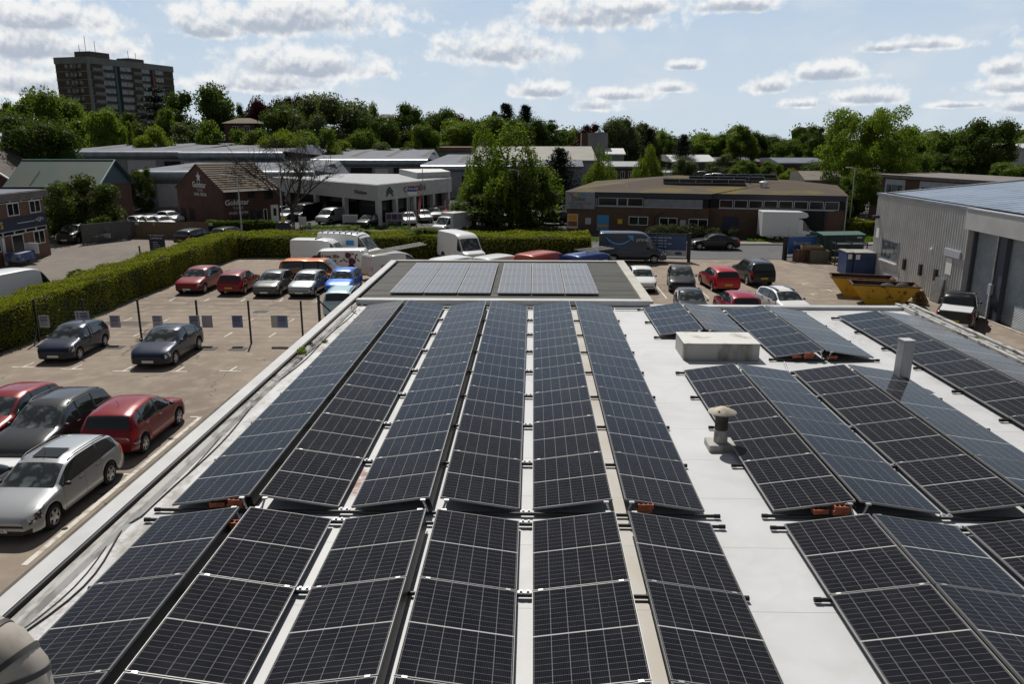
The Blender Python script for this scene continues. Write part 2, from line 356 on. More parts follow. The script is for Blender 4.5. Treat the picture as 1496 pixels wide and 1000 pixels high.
M_RUBBER = mat('black_rubber', (0.018, 0.018, 0.018), 0.8)
M_WALL = weathered('rendered_wall', (0.30, 0.27, 0.23), 0.85)
M_CONC = mat('stained_concrete', (0.42, 0.41, 0.39), 0.8, c2=(0.17, 0.16, 0.145), scale=2.4, amt=(.45, .72), stretch=(1, 1, .4), bump=.2)
bld = thing('warehouse', 'flat white membrane roof of the warehouse carrying the long solar rows', 'building', (0, 0, 0))
mb = MB(); mb.box(-5.55, -4, RZ - .25, 11.5, 24.75, RZ); obj('roof_deck', mb, M_MEMB, bld)
mb = MB(); mb.box(-5.85, -4, 0, -5.55, 24.95, RZ - .05); mb.box(11.5, -4, 0, 11.8, 24.95, RZ - .05); mb.box(-5.55, 24.75, 0, 11.5, 24.95, RZ - .05)
obj('wall', mb, M_WALL, bld)
mb = MB(); mb.box(-5.98, -4, RZ + .02, -5.72, 33.6, RZ + .115); mb.box(-5.98, -4, RZ - .3, -5.95, 33.6, RZ + .0199)
obj('parapet_capping', mb, M_CAP, bld, bevel=.008)
mb = MB(); mb.box(-5.719, -4, RZ - .05, -5.69, 33.3, RZ + .095); obj('capping_shade_strip', mb, M_BLACK, bld)  # black strip standing in for the shade on the capping's inner face
mb = MB(); mb.extr([(-5.688, RZ - .04), (-5.66, RZ - .04), (-5.655, RZ + .05), (-5.52, RZ + .055), (-5.46, RZ + .001), (-5.688, RZ - .06)][::-1], 'y', -4, 24.9); obj('gutter_upstand', mb, M_GUT, bld)
mb = MB(); mb.box(11.5, -4, RZ - .02, 11.62, 24.9, RZ + .13); mb.box(11.72, -4, RZ - .02, 11.82, 24.9, RZ + .10); mb.box(11.92, -4, RZ - .02, 12.05, 24.9, RZ + .12)
mb.box(11.5, -4, RZ - .3, 12.04, 24.9, RZ - .03); obj('parapet_capping', mb, M_UPST, bld, bevel=.006)
mb = MB(); mb.box(3.75, 24.35, RZ + .001, 12.05, 24.52, RZ + .10); mb.box(3.75, 24.62, RZ - .1, 12.05, 24.8, RZ + .07); obj('eaves_flashing', mb, M_CAP, bld, bevel=.006)
# metal roofed bay at the far end
M_CORR = mat('old_metal_roof', (0.115, 0.118, 0.112), 0.65, 0.1, c2=(0.065, 0.067, 0.062), scale=1.2, amt=(.4, .7), stretch=(.3, 2, 1))
ext = thing('metal_roof_bay', 'lower far bay with grey corrugated metal roof and two blocks of old panels', 'building')
mb = MB(); n = 0; y = 25.75
pts = []
while y < 33.38:
    pts += [(y, RZ + .06), (y + .11, RZ + .06), (y + .14, RZ + .02), (y + .19, RZ + .02)]; y += .22
prof = pts + [(pts[-1][0], RZ - .1), (25.75, RZ - .1)]
v = [(-5.6, p, q) for p, q in prof] + [(3.62, p, q) for p, q in prof]; k = len(prof)
for i in range(len(pts) - 1): mb.add([v[i], v[i+1], v[k+i+1], v[k+i]], [(0, 3, 2, 1)])
obj('roof_sheet', mb, M_CORR, ext)
mb = MB(); mb.box(3.58, 24.9, RZ - .2, 3.92, 33.6, RZ + .14); mb.box(-5.7, 33.38, RZ - .2, 3.58, 33.6, RZ + .13); obj('edge_capping', mb, M_BEIGE, ext, bevel=.008)
mb = MB(); mb.box(-5.6, 24.98, RZ - .02, 3.57, 25.3, RZ + .12); mb.box(-5.55, 24.7, RZ + .02, 3.75, 24.979, RZ + .19); obj('step_flashing', mb, M_CAP, ext, bevel=.01)
mb = MB(); mb.box(-5.6, 25.305, RZ - .02, 3.57, 25.74, RZ + .05); obj('valley_gutter', mb, M_BEIGE, ext)
mb = MB(); mb.box(-5.7, 24.96, 0, -5.5, 33.5, RZ - .2); mb.box(3.6, 24.96, 0, 3.85, 33.5, RZ - .2); mb.box(-5.5, 33.3, 0, 3.6, 33.5, RZ - .2); obj('wall', mb, M_WALL, ext)

# ---------------------------------------------------------------- solar panels
PW, PL, TILT = 1.134, 1.722, 0.1453
def lines(t, x, pitch, off, w, soft=0.0006):
    f = t.math('FRACT', t.math('DIVIDE', t.math('SUBTRACT', x, off), pitch)); d = t.math('MULTIPLY', t.math('SUBTRACT', 0.5, t.math('ABSOLUTE', t.math('SUBTRACT', f, 0.5))), pitch)
    return t.step(d, w + soft, w)
def panel_mat(name, base, line_c):
    t = NT(name); x, y, z = t.sep()
    info = t.new('ShaderNodeObjectInfo').outputs['Random']
    col_l = lines(t, x, 0.1823, 0.02, 0.0016, .0009)
    yy = t.math('SUBTRACT', t.math('ABSOLUTE', t.math('SUBTRACT', y, 0.861)), 0.010)
    row_l = lines(t, yy, 0.0930, 0.0, 0.0009, .0008)
    bus = lines(t, x, 0.01823, 0.029, 0.00045, .0004)
    mid = t.step(t.math('ABSOLUTE', t.math('SUBTRACT', y, 0.861)), 0.0085, 0.0065)
    cc = t.mix(t.math('MULTIPLY', info, 0.8), base, tuple(a * b for a, b in zip(base, (1.5, 1.4, 1.25))))
    c = t.mix(t.math('MULTIPLY', bus, 0.20), cc, line_c)
    c = t.mix(t.math('MULTIPLY', row_l, 0.7), c, line_c); c = t.mix(t.math('MULTIPLY', col_l, 0.85), c, line_c); c = t.mix(mid, c, (0.50, 0.50, 0.50))
    dust = t.step(t.noise(2.0, 7, rough=.65), 0.35, 0.8); c = t.mix(t.math('ADD', t.math('MULTIPLY', dust, 0.034), 0.008), c, (0.28, 0.285, 0.30))
    spot = t.step(t.noise(30, 2), 0.745, 0.78); c = t.mix(t.math('MULTIPLY', spot, 0.5), c, (.5, .49, .45))
    t.col(c); t.rough(0.07); t.b.inputs['IOR'].default_value = 1.24; t.b.inputs['Specular IOR Level'].default_value = 0.20; t.b.inputs['Specular Tint'].default_value = (0.95, 0.90, 0.84, 1)
    return t.m
M_PV = panel_mat('dark_solar_glass', (0.0056, 0.0066, 0.0115), (0.31, 0.31, 0.31))
def poly_mat():
    t = NT('old_polycrystal_glass'); x, y, z = t.sep()
    l = t.math('MAXIMUM', lines(t, x, 0.178, 0.022, 0.0038, .0015), lines(t, y, 0.1565, 0.025, 0.0038, .0015))
    v = t.new('ShaderNodeTexVoronoi'); v.inputs['Scale'].default_value = 26; t.link(t.oc, v.inputs['Vector'])
    c = t.mix(t.step(v.outputs['Distance'], 0, .8), (0.060, 0.066, 0.085), (0.095, 0.10, 0.118)); c = t.mix(t.math('MULTIPLY', l, 0.85), c, (0.55, 0.55, 0.55))
    d = t.step(t.noise(1.5, 6), .35, .8); c = t.mix(t.math('ADD', t.math('MULTIPLY', d, 0.16), .08), c, (0.40, 0.37, 0.33)); t.col(c); t.rough(0.3); return t.m
M_POLY = poly_mat()
M_FRAME = mat('panel_frame_aluminium', (0.27, 0.27, 0.275), 0.5, 0.4)
M_BSHEET = mat('panel_back_sheet', (0.03, 0.03, 0.032), 0.7)
def frame_mesh(w, l, h=0.032, rim=0.008):
    mb = MB(); mb.box(0, 0, -h, rim, l, 0); mb.box(w - rim, 0, -h, w, l, 0); mb.box(rim, 0, -h, w - rim, rim, 0); mb.box(rim, l - rim, -h, w - rim, l, 0); return mb
ME_FRAME = frame_mesh(PW, PL).mesh('panel_frame'); ME_FRAME.materials.append(M_FRAME)
mb = MB(); mb.box(.009, .009, -.007, PW - .009, PL - .009, -.0015); ME_GLASS = mb.mesh('cell_glass'); ME_GLASS.materials.append(M_PV)
mb = MB(); mb.cbox(0, 0, -.002, .055, .034, .008); mb.cbox(0, 0, -.03, .03, .012, .028); ME_CLAMP = mb.mesh('clamp'); ME_CLAMP.materials.append(M_GALV)
def solar_panel(xlow, s, y0, label, group, clamps):
    """low edge on xlow; s = +1 rises to the right, -1 rises to the left; y0 nearest edge"""
    o = thing('solar_panel', label, 'solar panel', (xlow, y0 if s > 0 else y0 + PL, RZ + .113), 0 if s > 0 else math.pi, group)
    o.rotation_euler = Matrix.Rotation(-TILT, 4, 'Y').to_euler() if s > 0 else (Matrix.Rotation(math.pi, 4, 'Z') @ Matrix.Rotation(-TILT, 4, 'Y')).to_euler()
    link('frame', ME_FRAME, o); link('cell_glass', ME_GLASS, o)
    if clamps:
        yc = -.01 if s > 0 else PL + .01
        for x in (.10, PW - .10): link('clamp', ME_CLAMP, o, loc=(x, yc, 0))
    return o
PITCH = 1.742
GL = 'panels of the left solar array'; GRR = 'panels of the right solar array'
LEFT = [(-5.063, 1), (-2.666, -1), (-2.487, 1), (-0.0897, -1), (0.0897, 1), (2.511, -1)]
for ci, (xl, s) in enumerate(LEFT):
    for k in range(8):
        solar_panel(xl, s, 10.30 + PITCH * k, f'black solar panel {ORD[k]} from the front of {ORD[ci]} row in long left block', GL, k > 0)
    for k in range(3):
        solar_panel(xl, s, 9.917 - PITCH * (k + 1) + .02, f'near black solar panel {ORD[k]} from walkway gap in {ORD[ci]} row from left parapet', GL, k < 2 or True)
RIGHT = [('pair behind the concrete kerb box', [(3.47, 1), (5.80, -1)], 20.62, 2), ('three-panel pair right of the kerb box', [(5.90, 1), (8.22, -1)], 18.50, 3),
         ('long pair beside the right parapet', [(9.02, 1), (11.36, -1)], 23.05 - PITCH * 9, 9), ('mid pair behind the mushroom chimney', [(3.48, 1), (5.80, -1)], 10.33, 4),
         ('mid pair beside the square post', [(5.92, 1), (8.26, -1)], 10.33, 4), ('near pair on the right', [(3.50, 1), (5.80, -1)], 9.93 - PITCH * 3 + .02, 3),
         ('near pair at the right frame edge', [(5.92, 1), (8.26, -1)], 9.93 - PITCH * 3 + .02, 3)]
for nm, cols, y0, n in RIGHT:
    for ci, (xl, s) in enumerate(cols):
        for k in range(n):
            solar_panel(xl, s, y0 + PITCH * k, f'{"left" if ci == 0 else "right"} sloping solar panel {ORD[k]} from front of {nm}', GRR, k > 0)
# mounting rails under every joint, with couplers in the valleys and posts at the ridges
mb = MB(); mb.tube([(-.04, 0, 0), (.04, 0, 0)], .032, 10); ME_ECAP = mb.mesh('end_cap', 40); ME_ECAP.materials.append(M_RUBBER)
def rail(x0, x1, y, low, high, label, group):
    o = thing('mounting_rail', label, 'mounting rail', ((x0 + x1) / 2, y, RZ), 0, group); cx = (x0 + x1) / 2
    mb = MB(); mb.tube([(x0 - cx, 0, .045), (x1 - cx, 0, .045)], .026, 10); obj('tube', mb, M_BLACK, o, smooth=40)
    for xe in (x0, x1): link('end_cap', ME_ECAP, o, loc=(xe - cx, 0, .045))
    for x in low:
        mb = MB(); mb.cbox(x - cx, 0, .07, .16, .05, .02); mb.cbox(x - cx - .04, 0, .09, .03, .03, .02); mb.cbox(x - cx + .04, 0, .09, .03, .03, .02); obj('coupler', mb, M_GALV, o)
    for x, s in high:
        mb = MB(); mb.tube([(x - cx - s * .02, 0, .05), (x - cx - s * .09, 0, .245)], .017, 6); mb.cbox(x - cx - s * .09, 0, .235, .07, .05, .02); obj('ridge_post', mb, M_GALV, o)
    return o
w = PW * math.cos(TILT)
for k in range(9):
    y = 10.30 - .01 + PITCH * k - (.03 if k == 0 else 0) - (.06 if k == 8 else 0)
    rail(-5.26 if k == 0 else -5.09, 2.68 if k == 0 else 2.55, y, [-2.577, 0], [(-3.941, 1), (-3.788, -1), (-1.365, 1), (-1.212, -1), (1.212, 1), (1.389, -1)],
         f'black rail across the left array under joint {ORD[k]} from the front of the far block', 'rails of the left array')
for k in range(3):
    y = 9.94 + .01 - PITCH * k
    rail(-5.26 if k == 0 else -5.09, 2.68 if k == 0 else 2.55, y, [-2.577, 0], [(-3.941, 1), (-3.788, -1), (-1.365, 1), (-1.212, -1), (1.212, 1), (1.389, -1)],
         f'black rail across the near left panels under joint {ORD[k]} behind the frame bottom', 'rails of the left array')
for nm, cols, y0, n in RIGHT:
    if nm in ('mid pair beside the square post', 'near pair at the right frame edge'): continue
    wide = nm in ('mid pair behind the mushroom chimney', 'near pair on the right')
    for k in range(n + 1):
        y = y0 - .01 + PITCH * k - (.03 if k == 0 else 0)
        xl = cols[0][0]; xr = 8.26 if wide else cols[1][0]
        hi = [(xl + w, 1), (cols[1][0] - w, -1)] + ([(5.92 + w, 1), (8.26 - w, -1)] if wide else [])
        rail(xl - .13, xr + .08, y, [5.86] if wide else [], hi, f'black rail under joint {ORD[k]} from front of {nm}', 'rails of the right array')
# dark wind sheets closing some ridges
def wind_sheet(x, y0, y1, s, label):
    mb = MB(); mb.extr([(x, RZ + .06), (x + .012, RZ + .06), (x + .012 - s * .05, RZ + .262), (x - s * .05, RZ + .262)], 'y', y0, y1)
    tag(obj('wind_sheet', mb, M_BLACK), label, 'wind sheet', 'wind sheets under the panel ridges')
wind_sheet(-3.93, 10.4, 24.1, 1, 'dark sheet closing the first ridge from the left parapet, far block')
wind_sheet(-1.355, 10.4, 24.1, 1, 'dark sheet closing the second ridge from the left parapet, far block')
wind_sheet(-3.93, 4.8, 9.85, 1, 'dark sheet closing the first ridge from left parapet, near block')
wind_sheet(-1.355, 4.8, 9.85, 1, 'dark sheet closing the second ridge from left parapet, near block')
wind_sheet(4.70, 10.5, 17.1, -1, 'dark sheet under the ridge beside the mushroom chimney')
wind_sheet(7.155, 10.5, 17.1, -1, 'dark sheet under the ridge beside the square post')
wind_sheet(4.70, 4.8, 9.85, -1, 'dark sheet under the near ridge on the right of the walkway')
wind_sheet(7.155, 4.8, 9.85, -1, 'dark sheet under the near ridge at the right frame edge')
wind_sheet(10.255, 7.5, 22.9, -1, 'dark sheet under the long ridge beside the right parapet')
# old panels on the metal roof
ME_PF = frame_mesh(1.10, 1.60, .04, .012).mesh('panel_frame'); ME_PF.materials.append(M_FRAME)
mb = MB(); mb.box(.012, .012, -.008, 1.088, 1.588, -.002); ME_PG = mb.mesh('cell_glass'); ME_PG.materials.append(M_POLY)
for bi, x0 in enumerate((-4.72, -1.10)):
    for ci in range(3):
        for ri in range(4):
            o = thing('solar_panel', f'grey old panel {ORD[ri]} from front in {ORD[ci]} column of {"left" if bi == 0 else "right"} block on metal roof', 'solar panel',
                      (x0 + 1.135 * ci, 26.12 + 1.63 * ri, RZ + .16), 0, 'old grey panels on the metal roof')
            link('frame', ME_PF, o); link('cell_glass', ME_PG, o)
# ballast bricks
M_BRK = mat('orange_brick', (0.34, 0.10, 0.05), 0.85, c2=(0.24, 0.07, 0.04), scale=14, bump=.3)
def brick_mesh():
    mb = MB(); L_, B_, H_ = .215, .1025, .065
    mb.box(0, 0, 0, L_, .018, H_); mb.box(0, B_ - .018, 0, L_, B_, H_)
    for x0, x1 in ((0, .022), (.066, .084), (.131, .149), (.193, L_)): mb.box(x0, .018, 0, x1, B_ - .018, H_)
    mb.box(.022, .018, 0, .193, B_ - .018, .02); return mb
ME_BRK = brick_mesh().mesh('ballast_brick'); ME_BRK.materials.append(M_BRK)
def brick_stack(x, y, n, where):
    spots = [(0, 0, 0, .05), (.02, 0, .066, -.03), (-.26, .02, 0, .12)][:n]
    for i, (dx, dy, dz, a) in enumerate(spots):
        o = link('ballast_brick', ME_BRK, None, None, (x + dx, y + dy, RZ + .085 + dz), (0, 0, a))
        tag(o, ('lower', 'upper', 'side')[i] + ' orange ballast brick ' + where, 'brick', 'ballast bricks under the solar rows')
brick_stack(-4.25, 10.24, 3, 'under the front end of the leftmost far row')
brick_stack(1.55, 10.24, 2, 'under the front end of the sixth far row by the walkway')
brick_stack(4.28, 10.24, 3, 'under the front end of the row by the mushroom chimney')
brick_stack(6.55, 18.42, 3, 'under the front end of the three-panel row, left slope')
brick_stack(7.12, 18.42, 1, 'under the front end of the three-panel row, right slope')
brick_stack(-3.99, 9.55, 2, 'in the dark ridge just behind the near leftmost panels')
brick_stack(7.10, 17.05, 1, 'at the back of the row beside the square post')
# ---------------------------------------------------------------- things standing on the roof
ch = thing('mushroom_chimney', 'short flue pipe with rusty conical cap on a concrete base', 'chimney', (3.32, 12.92, RZ))
mb = MB(); mb.cbox(0, 0, 0, .46, .42, .12); obj('base', mb, M_CONC, ch, bevel=.012)
mb = MB(); mb.lathe([(.118, .121), (.116, .34), (.114, .345)], 20); obj('lower_pipe', mb, mat('grey_cement_pipe', (.36, .35, .33), .8, c2=(.2, .19, .17), scale=7), ch, smooth=40)
mb = MB(); mb.lathe([(.112, .345), (.110, .66)], 20); obj('sooty_pipe', mb, mat('sooty_pipe', (.03, .028, .026), .7, c2=(.09, .075, .06), scale=6), ch, smooth=40)
mb = MB(); mb.lathe([(.235, .652), (.24, .655), (.238, .662), (.06, .745), (.01, .752)], 28); obj('cap', mb, mat('cream_cap', (.50, .46, .39), .65, .0, c2=(.38, .33, .26), scale=7), ch, smooth=50)
mb = MB()
for a in (0.5, 2.2, 4.1): mb.cbox(.15 * math.cos(a), .15 * math.sin(a), .697, .03, .03, .02)
obj('cap_bolt', mb, mat('rusty_bolt', (.25, .09, .03), .8), ch)
po = thing('vent_post', 'tall square grey vent post standing between the right solar rows', 'vent', (8.17, 16.92, RZ)); po.rotation_euler = (0, R(1.2), R(8))
mb = MB(); mb.cbox(0, 0, 0, .25, .25, .93); obj('duct', mb, mat('dull_zinc', (.44, .45, .47), .5, .35, c2=(.33, .34, .36), scale=3, stretch=(1, 1, .3)), po, bevel=.008)
mb = MB(); mb.cbox(0, 0, .931, .262, .262, .022); obj('lid', mb, M_CAP, po)
kb = thing('roof_kerb_box', 'low stained concrete box upstand with white capped top on the roof', 'roof box', (0, 0, 0))
mb = MB(); mb.box(3.70, 18.47, RZ, 5.50, 19.62, RZ + .41); obj('upstand', mb, M_CONC, kb, bevel=.015)
mb = MB(); mb.box(3.69, 18.46, RZ + .411, 5.51, 19.63, RZ + .43); obj('capping', mb, mat('white_stained_cap', (.60, .60, .59), .6, c2=(.33, .29, .23), scale=2.0, amt=(.5, .72)), kb, bevel=.006)
cb = MB()
pts = []
for i in range(60):
    y = 6.2 + i * .30; pts.append((-5.42 + .10 * math.sin(y * .9) * math.sin(y * .31) + (.12 if y < 10 else 0) * math.sin(y * 1.7), y, RZ + .016))
cb.tube(pts, .011, 6); tag(obj('roof_cable', cb, M_RUBBER, smooth=40), 'thick black cable lying along the left gutter of the roof', 'cable', 'cables along the left parapet')
cb = MB(); cb.tube([(x - .05 + .06 * math.sin(y * 1.3), y, z - .004) for x, y, z in pts], .007, 6)
tag(obj('roof_cable', cb, M_RUBBER, smooth=40), 'thin black cable winding beside the thick one along left gutter', 'cable', 'cables along the left parapet')
cb = MB(); x, y = -5.45, 23.9
cb.tube([(x, y, RZ + .01), (x + .15, y + .2, RZ + .2), (x + .05, y + .45, RZ + .26), (x - .12, y + .3, RZ + .12), (x - .05, y - .1, RZ + .02), (x + .2, y - .5, RZ + .01)], .012, 6)
tag(obj('roof_cable', cb, M_RUBBER, smooth=40), 'looped stiff cable end at the far left roof corner', 'cable', 'cables along the left parapet')
cb = MB(); cb.tube([(6.05, 18.3, RZ + .025), (5.86, 17.35, RZ + .025)], .024, 8); tag(obj('conduit', cb, M_GALV, smooth=40), 'short galvanised conduit between two right solar rows', 'conduit')
cb = MB(); cb.tube([(2.62, 24.12, RZ + .06), (3.4, 24.12, RZ + .06)], .03, 8); tag(obj('conduit', cb, M_CAP, smooth=40), 'short white pipe across the walkway at the far roof edge', 'conduit')
# foreground drain pipe close to the lens
def near(u, v, t): return tuple(Vector((CX, 0, HC)) + pix_dir(u, v) * t)
M_PIPE = mat('cream_pipe_plastic', (.42, .385, .34), .45, c2=(.32, .29, .25), scale=20)
pp = thing('drain_pipe', 'pale grey ribbed pipe elbow close to the camera at lower left', 'pipe')
path = [near(-120, 900, 1.12), near(-45, 935, 1.12), near(0, 958, 1.12), near(22, 985, 1.12), near(32, 1030, 1.12), near(36, 1160, 1.14)]
mb = MB(); mb.tube(path, .043, 24); obj('elbow', mb, M_PIPE, pp, smooth=60)
def ring(a, b, f, r, nm):
    A, B = Vector(a), Vector(b); p = A.lerp(B, f); d = (B - A).normalized() * .004; mb = MB(); mb.tube([tuple(p - d), tuple(p + d)], r, 24); obj(nm, mb, mat('pipe_seal', (.05, .05, .05), .6), pp, smooth=60) if nm else None
ring(path[1], path[2], .62, .0443, 'seal_ring'); ring(path[3], path[4], .1, .0443, 'seal_ring')

mb = MB()
for x0, y0, x1, y1 in ((-24.5, 43.0, -21.8, 44.1), (12.5, 60.2, 16.5, 61.6), (19.0, 47.5, 20.2, 49.0)): mb.poly([(x0, y0, .0035), (x1, y0, .0035), (x1, y1, .0035), (x0, y1, .0035)])
struct('tarmac_patch', mb, M_PATCH)

ring(path[2], path[3], .55, .0443, 'seal_ring')
# ---------------------------------------------------------------- vehicles
def pchip(xs, ys):
    xs = np.array(xs, float); ys = np.array(ys, float); h = np.diff(xs); d = np.diff(ys) / h; m = np.zeros(len(xs)); m[0] = d[0]; m[-1] = d[-1]
    for i in range(1, len(xs) - 1):
        m[i] = 0 if d[i-1] * d[i] <= 0 else 2 * d[i-1] * d[i] / (d[i-1] + d[i]) if True else 0
    def f(x):
        i = min(max(np.searchsorted(xs, x) - 1, 0), len(h) - 1); t = (x - xs[i]) / h[i]
        return float((2*t**3-3*t**2+1)*ys[i] + (t**3-2*t**2+t)*h[i]*m[i] + (-2*t**3+3*t**2)*ys[i+1] + (t**3-t**2)*h[i]*m[i+1])
    return f
def paint(name, c, metal=0.25, rough=0.32): return mat(name, c, rough, metal, spec=.35, coat=.45)
P_ = dict(silver=paint('silver_paint', (.40,.42,.44), .5), darkgrey=paint('dark_grey_paint', (.045,.048,.053), .4), grey=paint('grey_paint', (.13,.135,.14), .5),
    red=paint('red_paint', (.22,.004,.012), .1), brightred=paint('bright_red_paint', (.42,.008,.014), .1), crimson=paint('crimson_paint', (.32,.008,.035), .1),
    navy=paint('navy_paint', (.005,.011,.036), .25), slate=paint('slate_blue_paint', (.008,.018,.045), .3), black=paint('black_paint', (.012,.012,.014), .2), blue=paint('blue_paint', (.02,.13,.55), .3),
    orange=paint('orange_paint', (.55,.16,.025), .35), white=paint('white_paint', (.74,.75,.76), 0), vanblue=paint('van_blue_paint', (.015,.05,.22), .1), vanred=paint('van_red_paint', (.42,.09,.055), .1),
    prime=paint('dark_teal_paint', (.02,.035,.062), .2), pale=paint('pale_blue_paint', (.42,.60,.66), .1), green=paint('dark_green_paint', (.02,.05,.04), .2), dullwhite=paint('dull_white_paint', (.60,.60,.58), 0))
M_TRIM = mat('dark_trim', (.014, .014, .015), .5)
M_CGLASS = mat('car_glass', (.018, .022, .024), .03, 0, .8); M_CGLASS.node_tree.nodes['Principled BSDF'].inputs['IOR'].default_value = 1.5
def seats_reflection_glass():
    t = NT('windscreen_glass'); f = t.step(t.noise(2.6, 3), .45, .62); t.col(t.mix(f, (.022,.028,.030), (.115,.13,.13))); t.rough(.03); t.b.inputs['Specular IOR Level'].default_value = .8; return t.m  # pale patches hint at seats and paint the sky's reflection into the colour
M_WGLASS = seats_reflection_glass()
M_HEAD = mat('headlamp_lens', (.80, .82, .84), .06, .25, c2=(.06, .065, .07), scale=7, amt=(.46, .54)); M_TAIL = mat('tail_lamp_lens', (.55, .010, .012), .12)
M_PLW = mat('white_plate', (.72, .72, .70), .4); M_PLY = mat('yellow_plate', (.62, .42, .03), .4); M_CHROME = mat('chrome', (.6, .6, .62), .15, 1)
M_TYRE = mat('tyre_rubber', (.016, .016, .016), .85); M_RIM = mat('alloy_rim', (.40, .41, .42), .3, .75)
M_PLTXT = mat('plate_lettering', (.01, .01, .01), .6)
KIND = {}
def defkind(name, L, W, H, wheel, xf, xr, top, belt, ws, side, rear, roofw=.77, bp=.5, cp=None, head=(.022, .10), tail=(.93, .985), nose=.74, sill=.20, rails=False, headring=(3, 5)):
    KIND[name] = dict(L=L, W=W, H=H, r=wheel, xf=xf, xr=xr, top=top, belt=belt, ws=ws, side=side, rear=rear, roofw=roofw, bp=bp, cp=cp, head=head, tail=tail, nose=nose, sill=sill, rails=rails, headring=headring)
hb_top = [(0,.40),(.02,.485),(.06,.545),(.14,.61),(.25,.66),(.275,.675),(.34,.79),(.41,.905),(.47,.965),(.56,1),(.70,.99),(.82,.955),(.90,.91),(.925,.86),(.965,.66),(.985,.60),(1,.45)]
hb_belt = [(0,.385),(.02,.45),(.06,.51),(.14,.57),(.25,.62),(.4,.64),(.7,.665),(.9,.695),(.965,.64),(1,.435)]
defkind('hatch', 4.02, 1.74, 1.48, .305, .80, 3.30, hb_top, hb_belt, (.272,.44), (.30,.885), (.908,.963), bp=.56, cp=.80)
defkind('suv', 4.25, 1.82, 1.56, .335, .84, 3.44, [(a, min(1, b * 1.01)) for a, b in hb_top], [(a, b * 1.02) for a, b in hb_belt], (.272,.43), (.30,.885), (.908,.963), bp=.55, cp=.78, sill=.24)
fb_top = [(0,.40),(.02,.475),(.06,.54),(.15,.615),(.26,.665),(.285,.68),(.35,.80),(.42,.915),(.48,.97),(.56,1),(.66,.985),(.76,.935),(.84,.865),(.93,.74),(.965,.71),(.985,.64),(1,.48)]
fb_belt = [(0,.385),(.02,.445),(.06,.505),(.15,.58),(.26,.635),(.5,.655),(.8,.695),(.93,.70),(.965,.67),(1,.46)]
defkind('fastback', 4.36, 1.82, 1.45, .32, .86, 3.54, fb_top, fb_belt, (.282,.45), (.31,.84), (.80,.925), bp=.56, cp=.78)
sd_top = [(0,.40),(.02,.48),(.06,.54),(.15,.62),(.27,.675),(.30,.69),(.37,.84),(.43,.945),(.5,.995),(.58,1),(.67,.975),(.74,.92),(.81,.81),(.86,.755),(.90,.75),(.97,.74),(.99,.66),(1,.5)]
defkind('saloon', 4.55, 1.82, 1.42, .325, .86, 3.63, sd_top, [(a, b) for a, b in fb_belt[:-3]] + [(.93,.715),(.97,.70),(1,.48)], (.295,.455), (.32,.78), (.71,.85), bp=.55, cp=.72)
es_top = [(0,.40),(.02,.47),(.06,.53),(.15,.605),(.25,.655),(.275,.67),(.34,.79),(.41,.91),(.46,.965),(.54,1),(.72,.99),(.87,.945),(.905,.91),(.955,.68),(.985,.62),(1,.46)]
es_belt = [(0,.385),(.02,.44),(.06,.50),(.15,.57),(.25,.62),(.5,.645),(.8,.675),(.9,.69),(.955,.66),(1,.44)]
defkind('estate', 4.82, 1.89, 1.50, .34, .95, 3.80, es_top, es_belt, (.272,.43), (.30,.90), (.908,.952), bp=.53, cp=.72, rails=True)
defkind('mpv', 4.70, 1.90, 1.66, .34, .92, 3.76, [(a, b) for a, b in es_top], es_belt, (.25,.43), (.28,.90), (.908,.952), bp=.52, cp=.72, rails=True)
bs_top = [(0,.42),(.015,.52),(.05,.57),(.14,.625),(.24,.665),(.265,.68),(.33,.80),(.40,.92),(.45,.97),(.54,1),(.75,.995),(.90,.96),(.93,.925),(.972,.66),(.99,.60),(1,.46)]
defkind('tallsuv', 4.45, 1.84, 1.72, .36, .86, 3.48, bs_top, [(a, b * 1.0) for a, b in es_belt], (.262,.42), (.29,.905), (.932,.968), bp=.54, cp=.76, sill=.27, rails=True)
pk_top = [(0,.42),(.015,.53),(.05,.575),(.20,.615),(.235,.635),(.30,.82),(.36,.955),(.42,1),(.53,.99),(.60,.955),(.632,.91),(.665,.68),(.68,.655),(.97,.645),(.99,.63),(1,.42)]
pk_belt = [(0,.40),(.015,.49),(.05,.54),(.20,.585),(.4,.61),(.6,.63),(.66,.635),(.97,.625),(.99,.61),(1,.40)]
defkind('pickup', 5.36, 1.87, 1.82, .385, .93, 4.15, pk_top, pk_belt, (.238,.37), (.265,.605), (.638,.664), roofw=.79, bp=.44, sill=.33, tail=(.955,.99))
cp_top = pk_top[:9] + [(.60,.985),(.66,1.0),(.92,.975),(.955,.93),(.985,.68),(1,.42)]
defkind('canopy_pickup', 5.36, 1.87, 1.82, .385, .93, 4.15, cp_top, pk_belt[:6] + [(.97,.64),(1,.40)], (.238,.37), (.265,.93), (.958,.982), roofw=.80, bp=.44, cp=.635, sill=.33, tail=(.955,.99))
vn_top = [(0,.24),(.008,.34),(.03,.405),(.10,.445),(.135,.47),(.19,.63),(.24,.78),(.28,.88),(.33,.95),(.39,.985),(.55,1),(.95,.995),(.985,.985),(.995,.955),(1,.90)]
vn_belt = [(0,.22),(.008,.31),(.03,.375),(.10,.415),(.2,.45),(.3,.47),(1,.48)]
defkind('van', 5.53, 2.06, 2.52, .345, 1.0, 4.30, vn_top, vn_belt, (.138,.262), (.165,.30), None, roofw=.87, head=(.012,.085), tail=(.990,1.0), nose=.82, sill=.28, headring=(3, 5))
